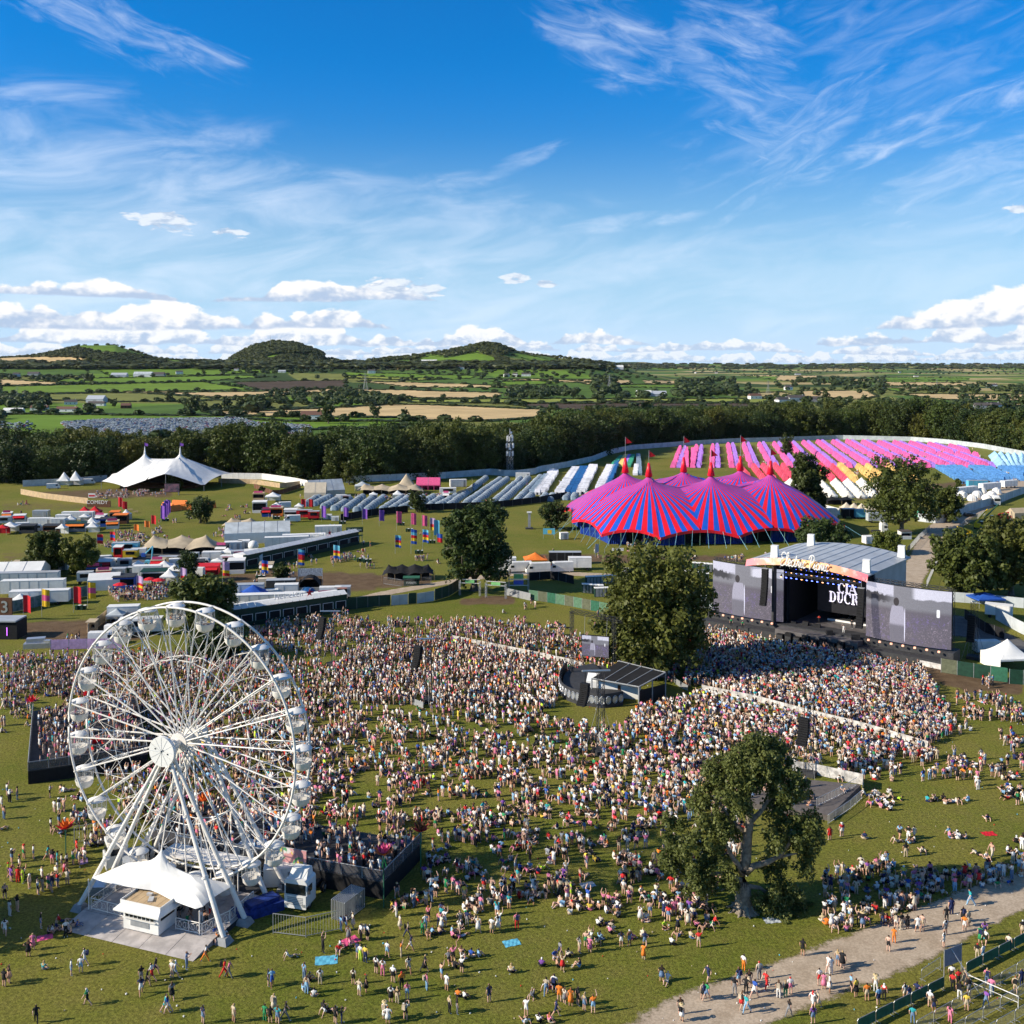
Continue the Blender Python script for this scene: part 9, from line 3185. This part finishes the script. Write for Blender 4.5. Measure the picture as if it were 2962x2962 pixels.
for ln in HAND.split('\n'):
 for e in ln.split('|'):
  a = e.split(',')
  px_,py_ = float(a[0]),float(a[1])
  p = G(px_,py_)
  kd,tp,bt_,stl,hr = a[2],a[3],a[4],a[5],a[6]
  if hr not in HAIRS:
   hr = 'dark'
  if px_ > 1950 and 2640 < py_ and kd.startswith('walk'):
   f_ = prng.choice([-.9,2.2])
  elif kd.startswith('walk'):
   f_ = prng.choice([-pi / 2,pi / 2,-pi / 2 + .3,.4])
  else:
   f_ = atan2(STG.y - p.y,STG.x - p.x) - pi / 2 + prng.gauss(0,.5)
  free(p.x,p.y,.1)
  PEOPLE.append(newperson(p.x,p.y,0,f_,0,kind=kd,top=tp,bot=bt_,style=stl,hair=hr))
nh = len(PEOPLE)
done = []
for zi,(pl,dens,seat) in enumerate(ZONES):
 dens *= 1.2 if dens > 1 else (2.4 if dens < .01 else (2.5 if .2 <= dens < .5 else (1.9 if dens >= .5 else 1.8)))
 gp = [G(a,b) for a,b in pl]
 x0,x1,y0,y1 = min(p.x for p in gp),max(p.x for p in gp),min(p.y for p in gp),max(p.y for p in gp)
 n_ = int((x1 - x0) * (y1 - y0) * dens)
 made = 0
 gpoly = [(p.x,p.y) for p in gp]
 prev = [[(G(a,b).x,G(a,b).y) for a,b in z[0]] for z in ZONES[:zi] if max(p[0] for p in z[0]) > min(p[0] for p in pl) and min(p[0] for p in z[0]) < max(p[0] for p in pl)]
 msz = 1 if dens > 1 else (2.4 if dens > .55 else 4.2)
 tries = 0
 xs_,ys_ = [],[]
 while made < n_ and tries < n_ * 3:
  tries += 1
  cx_,cy_ = prng.uniform(x0,x1),prng.uniform(y0,y1)
  k = 1 if dens > 1 else max(1,min(13,int(prng.expovariate(1 / msz)) + 1))
  sitg = prng.random() < min(.7,seat * 1.4)
  for _ in range(k):
   made += 1
   sp_ = .38 + .20 * k ** .5
   xs_.append((cx_ + prng.gauss(0,sp_) * (k > 1),cy_ + prng.gauss(0,sp_) * (k > 1),sitg,cx_,cy_,k))
 X = np.array([a[0] for a in xs_])
 Y = np.array([a[1] for a in xs_])
 ok = inpoly(X,Y,gpoly)
 for q in prev:
  ok &= ~inpoly(X,Y,q)
 for i in np.nonzero(ok)[0]:
  x,y,sg,cx_,cy_,k = xs_[i]
  if blocked(x,y) or not free(x,y,.36 if dens > .5 else .42):
   continue
  f_ = atan2(STG.y - y,STG.x - x) - pi / 2 + prng.gauss(0,.35)
  if sg and k > 2 and prng.random() < .5:
   f_ = atan2(cy_ - y,cx_ - x) - pi / 2
  sd = .85 if sg else 0.02
  PEOPLE.append(newperson(x,y,0,f_,sd if seat else 0,.02 if dens > .2 else .2))
for (o,uu,nn,L_,D_,h_,n_) in ((VP2,u2,vp2n,15,26,1.85,300),(VP1,u1,vp1n,L1,9.5,1.9,255)):
 for _ in range(n_):
  a,b = prng.uniform(.5,L_ - .5),prng.uniform(.5,D_ - .5)
  q = o + uu * a + nn * b
  if free(q.x,q.y,.45):
   PEOPLE.append(newperson(q.x,q.y,h_,atan2(STG.y - q.y,STG.x - q.x) - pi / 2 + prng.gauss(0,.3),.15,.01))
for k in range(14):      # waiting and riding
 q = wl(prng.uniform(1.5,6),prng.uniform(-4.6,-2.0))
 PEOPLE.append(newperson(q.x,q.y,.54,prng.uniform(0,6),.1,.1))
for k in range(16):
 a,b = prng.uniform(0,1),prng.uniform(.1,.9)
 q = ap[0].lerp(ap[1],a).lerp(ap[3].lerp(ap[2],a),b)
 PEOPLE.append(newperson(q.x,q.y,.7,prng.uniform(0,6),.3,.1))
for P0 in (G(190,2700),G(640,2720)):
 for k in range(4):
  PEOPLE.append(newperson(P0.x + prng.uniform(-1,1),P0.y + prng.uniform(-1,1),0,prng.uniform(0,6),.8))
PERF = [(2440,1833,2.2,'arm_up','white','white','trousers','dark','singer in white on the main stage'),(2464,1818,2.2,'stand','black','black','trousers','dark','musician in black by the white risers on stage'),
  (2369,1803,2.2,'phone','red','black','trousers','brown','musician in red top behind the keyboards on stage'),(2010 + 105,1812,1.35,'stand','green','black','trousers','dark','steward in green before the left stage screen'),
  (2148,1818,1.35,'stand','green','black','trousers','dark','second steward in green before the left stage screen')]
vis,rest_ = [],[]
for q in PEOPLE:
 px_,py_ = PX(q['x'],q['y'],q['z'])
 q['px'],q['py'] = px_,py_
 inside = -20 < px_ < 2982 and py_ - 60 < 2962
 if inside:
  vis.append(q)
vis.sort(key=lambda q: q['y'])
NI = 290
ind,rest_ = vis[:NI],vis[NI:]
print('people',len(PEOPLE),'visible',len(vis),'hand',nh,'indiv to py',ind[-1]['py'])
PM = {}
def cm(name,rgb,rough=.85):
 if name not in PM:
  PM[name] = mat(name,rgb,rough,.12,6.0)
 return PM[name]
for i,s_ in enumerate(SKINS):
 cm('skin_%d' % i,s_,.55)
hme = {}
def himesh(kd,stl,hl):
 k = (kd,stl,hl)
 if k in hme:
  return hme[k]
 V_,Fs,reg,J = HIGH[k]
 V_ = V_.copy()
 me = npmesh('person',V_,Fs,[cm('skin_0',SKINS[0]),cm('cloth_white',PAL['white']),cm('cloth_black',PAL['black']),cm('hair_dark',HAIRS['dark']),cm('shoe_white',(.6,.6,.58))],midx=reg,smooth=True)
 me.validate()
 hme[k] = me
 return me
def skirtmesh(J,stl,seated):
 q = MB()
 if seated:
  return None
 z0 = .98
 z1 = .60 if stl == 'skirt' else .50
 lathe(q,[(.155,z0 + .04),(.185,z0 - .12),(.235,z1),(.225,z1)],10)
 return q.build('skirt','pvc',mesh_only=True,smooth=True)
SK = {s_: skirtmesh(None,s_,False) for s_ in ('skirt','dress')}
nose_me = MB().add([(0,0,.0),(-.014,-.004,-.03),(.014,-.004,-.03),(0,.022,-.03),(0,.0,-.036)],[(0,1,3),(0,3,2),(1,4,3),(3,4,2)]).build('nose','pvc',mesh_only=True)
HATM = lathe(MB(),[(.10,1.72),(.24,1.68),(.24,1.665),(.08,1.68)],14).build('hat_brim',[cm('hair_straw hatted',HAIRS['straw hatted'])],mesh_only=True,smooth=True)
BAGM = MB().box(0,-.21,1.08,.28,.17,.40,taper=.85).build('backpack','black',mesh_only=True)
def addperson(q,label=None):
 me = himesh(q['kind'],q['style'],q['hl'])
 o = link('person',me,None,(q['x'],q['y'],q['z']),q['f'],(q['s'] * q['wd'],q['s'] * q['wd'],q['s']))
 si = SKINS.index(q['skin'])
 mm_ = ['skin_%d' % si,'cloth_' + q['top'],'cloth_' + q['bot'],'hair_' + q['hair'],'shoe_' + ('white' if int(q['x'] * 10) % 2 else 'black')]
 if q['top'] == 'bare':
  mm_[1] = mm_[0]
 if q['bot'] == 'bare':
  mm_[2] = mm_[0]
 if q['style'] == 'dress':
  mm_[2] = mm_[1]
 cc = [SKINS[si],PAL[q['top']],PAL[q['bot']],HAIRS[q['hair']],(.6,.6,.58) if int(q['x'] * 10) % 2 else (.03,.03,.03)]
 for i,nme in enumerate(mm_):
  o.material_slots[i].link = 'OBJECT'
  o.material_slots[i].material = cm(nme,cc[i])
 if q['style'] in ('skirt','dress') and not q['kind'].startswith(('sit','lie','bend')):
  sk = link('skirt',SK[q['style']],o)
  sk.material_slots[0].link = 'OBJECT'
  sk.material_slots[0].material = cm(mm_[2 if q['style'] == 'skirt' else 1],cc[2 if q['style'] == 'skirt' else 1])
 seated_ = q['kind'].startswith(('sit','lie','bend'))
 if q['hair'] == 'straw hatted' and not seated_:
  link('hat_brim',HATM,o)
 if not seated_ and int(q['x'] * 37) % 6 == 0:
  b_ = link('backpack',BAGM,o)
  b_.material_slots[0].link = 'OBJECT'
  b_.material_slots[0].material = cm('cloth_' + ('black','navy','beige')[int(q['y'] * 10) % 3],PAL[('black','navy','beige')[int(q['y'] * 10) % 3]])
 return tag(o,label,'person','people on the festival field' if label is None or 'stage' not in (label or '') else None)
for k in ('white','black'):
 cm('shoe_' + k,(.6,.6,.58) if k == 'white' else (.03,.03,.03))
LM = [('ticket booth',420,2700),('white lorry cab',868,2640),('fence panel stack',1005,2650),('viewing platform corner',1130,2600),('orange lotus',191,2520),('foreground tree',2150,2640),('grey banner',2755,2860),
  ('queue lanes',2850,2930),('gravel path',2400,2830),('deck ramp corner',570,2780),('bottom centre',1481,2930),('path shade',2550,2620),('wheel deck',180,2700)]
lab = {}
for q in ind:
 nm,lx,ly = min(LM,key=lambda a: hypot(q['px'] - a[1],(q['py'] - a[2]) * 1.5))
 dx_,dy_ = q['px'] - lx,q['py'] - ly
 dist = hypot(dx_,dy_ * 1.5)
 far_ = 'just' if dist < 90 else ('near and' if dist < 1 else ('well' if dist > 260 else ''))
 rel_ = ('right of' if dx_ > 0 else 'left of') if abs(dx_) > abs(dy_) * 1.5 else ('below' if dy_ > 0 else 'above')
 gar = {'shorts': 'shorts','trousers': 'trousers','skirt': 'skirt','dress': 'dress'}[q['style']]
 if q['style'] == 'dress':
  cl = '%s dress' % q['top'] if q['top'] != 'bare' else 'pale dress'
 else:
  cl = '%s, %s %s' % ('bare chest' if q['top'] == 'bare' else q['top'] + ' top',q['bot'] if q['bot'] != 'bare' else 'tan',gar)
 q['lab'] = ' '.join(('person in %s, %s %s %s the %s' % (cl,POSEW[q['kind']].replace('standing hands on hips','hands on hips').replace('holding both hands up front','hands raised in front').replace('on the grass','down').replace('standing legs apart','legs apart'),far_,rel_,nm)).split())
 lab.setdefault(q['lab'],[]).append(q)
for l_,qs in lab.items():
 qs.sort(key=lambda a: a['px'])
 for i,q in enumerate(qs):
  s_ = l_ if len(qs) == 1 else l_.replace('person in',('leftmost person in' if i == 0 else ordw(i + 1) + ' person from left in'))
  w_ = s_.split()
  if len(w_) > 16:
   s_ = s_.replace('hands raised in front ','').replace('sitting cross legged','seated').replace('sitting leaning back','seated').replace('with both arms up','arms up')
  s_ = ' '.join(s_.split())
  for a_ in ('sitting knees up ','arms up ','well ','near and ','standing ','just ','legs apart ','hands on hips ','from left ',' shorts'):
   if len(s_.split()) > 16:
    s_ = s_.replace(a_,'')
  q['lab'] = s_
for q in ind:
 addperson(q,q['lab'])
for a in PERF:
 p = G(a[0],a[1],a[2])
 q = newperson(p.x,p.y,a[2],atan2(-p.y,-p.x) - pi / 2,0,kind=a[3],top=a[4],bot=a[5],style=a[6],hair=a[7])
 tag(addperson(q,a[8]),a[8],'person','performers and stewards on the stage')
for k in (4,5,6,7,8,9,10,2):
 a_ = A0 + 2 * pi * ((k - 7) % 24) / 24
 c = wl(*wp(RR,a_,0)[:2]).xy
 z_ = wp(RR,a_,0)[2] - 1.85
 for s_ in (-1,1):
  q = newperson(c.x + s_ * .45,c.y + .1 * s_,z_ + .05,s_ * pi / 2 * .9,1,kind='sit_cross')
  tag(addperson(q,'x'),'rider in %s sitting %s in the %s gondola clockwise from left' % (q['top'] + ' top' if q['top'] != 'bare' else 'no top','right' if s_ > 0 else 'left',ordw(k)),'person','riders in the ferris wheel gondolas')
Vs,Fs_,Cs = [],[],[]
off = 0
for q in rest_:
 kd = q['kind']
 V_,F_,reg = LOW[kd,q['style'],q['hl']]
 c,s_ = cos(q['f']),sin(q['f'])
 W_ = V_ * np.array([q['s'] * q['wd'],q['s'] * q['wd'],q['s']])
 Vs.append(np.stack([W_[:,0] * c - W_[:,1] * s_ + q['x'],W_[:,0] * s_ + W_[:,1] * c + q['y'],W_[:,2] + q['z']],1))
 Fs_.append(F_ + off)
 off += len(V_)
 cc = np.array([q['skin'],PAL[q['top']] if q['top'] != 'bare' else q['skin'],PAL[q['bot']] if q['bot'] != 'bare' else q['skin'],HAIRS[q['hair']],(.45,.45,.44)])
 Cs.append(cc[reg] * prng.uniform(.75,1.08))
M['crowdm'] = attrmat('crowd_clothes',.8)
me = npmesh('crowd',np.concatenate(Vs),np.concatenate(Fs_),['crowdm'],col=np.clip(np.concatenate(Cs),0,1),smooth=True)
tag(link('crowd',me),'dense festival crowd standing and sitting across the field','crowd',kind='stuff')
print('crowd faces',sum(len(f) for f in Fs_))
BL = [(944,2778,'lblue','bright blue blanket beside the person lying alone',2.6),(1012,2722,'pink','pink and white blanket below the fence panel stack',2.2),(1480,2728,'lblue','light blue blanket with two seated people',2.0),(2232,2662,'fencew','checked grey blanket right of the tree trunk',2.0),(130,2712,'pink','pink blanket at the left of the wheel deck',1.8),(2860,2412,'red','red blanket near the right picture edge',2.0),(240,2492,'lilac','lilac blanket under the pink dressed person',1.8),(1700,2560,'fencew','striped pale blanket left of the tree',2.0)]
for px_,py_,m_,l_,w_ in BL:
 w_ *= .8
 o = thing('picnic_blanket',l_,'blanket',G(px_,py_),px_ * .1,'picnic blankets')
 q = MB()
 k = 6
 vs = [(-w_ / 2 + w_ * i / k,(-.35 + .7 * j / k) * w_,.03 + .03 * sin(i * 2.1 + j * 1.3 + px_)) for i in range(k + 1) for j in range(k + 1)]
 q.add(vs,[(i * (k + 1) + j,(i + 1) * (k + 1) + j,(i + 1) * (k + 1) + j + 1,i * (k + 1) + j + 1) for i in range(k) for j in range(k)])
 q.build('cloth',m_,o)
q = MB()
for k in range(420):
 px_,py_ = prng.uniform(-20,2980),1850 + 1110 * prng.random()
 p_ = G(px_,py_)
 if blocked(p_.x,p_.y):
  continue
 w_ = prng.uniform(.06,.13)
 q.box(p_.x,p_.y,.01,w_,w_ * prng.uniform(.5,1),prng.uniform(.03,.12),prng.uniform(0,3),prng.choice([0,0,0,1,2,3]))
tag(q.build('litter',['pvc','beige','lblue','red']),'scattered cups, cans and scraps of litter on the grass','litter',kind='stuff')
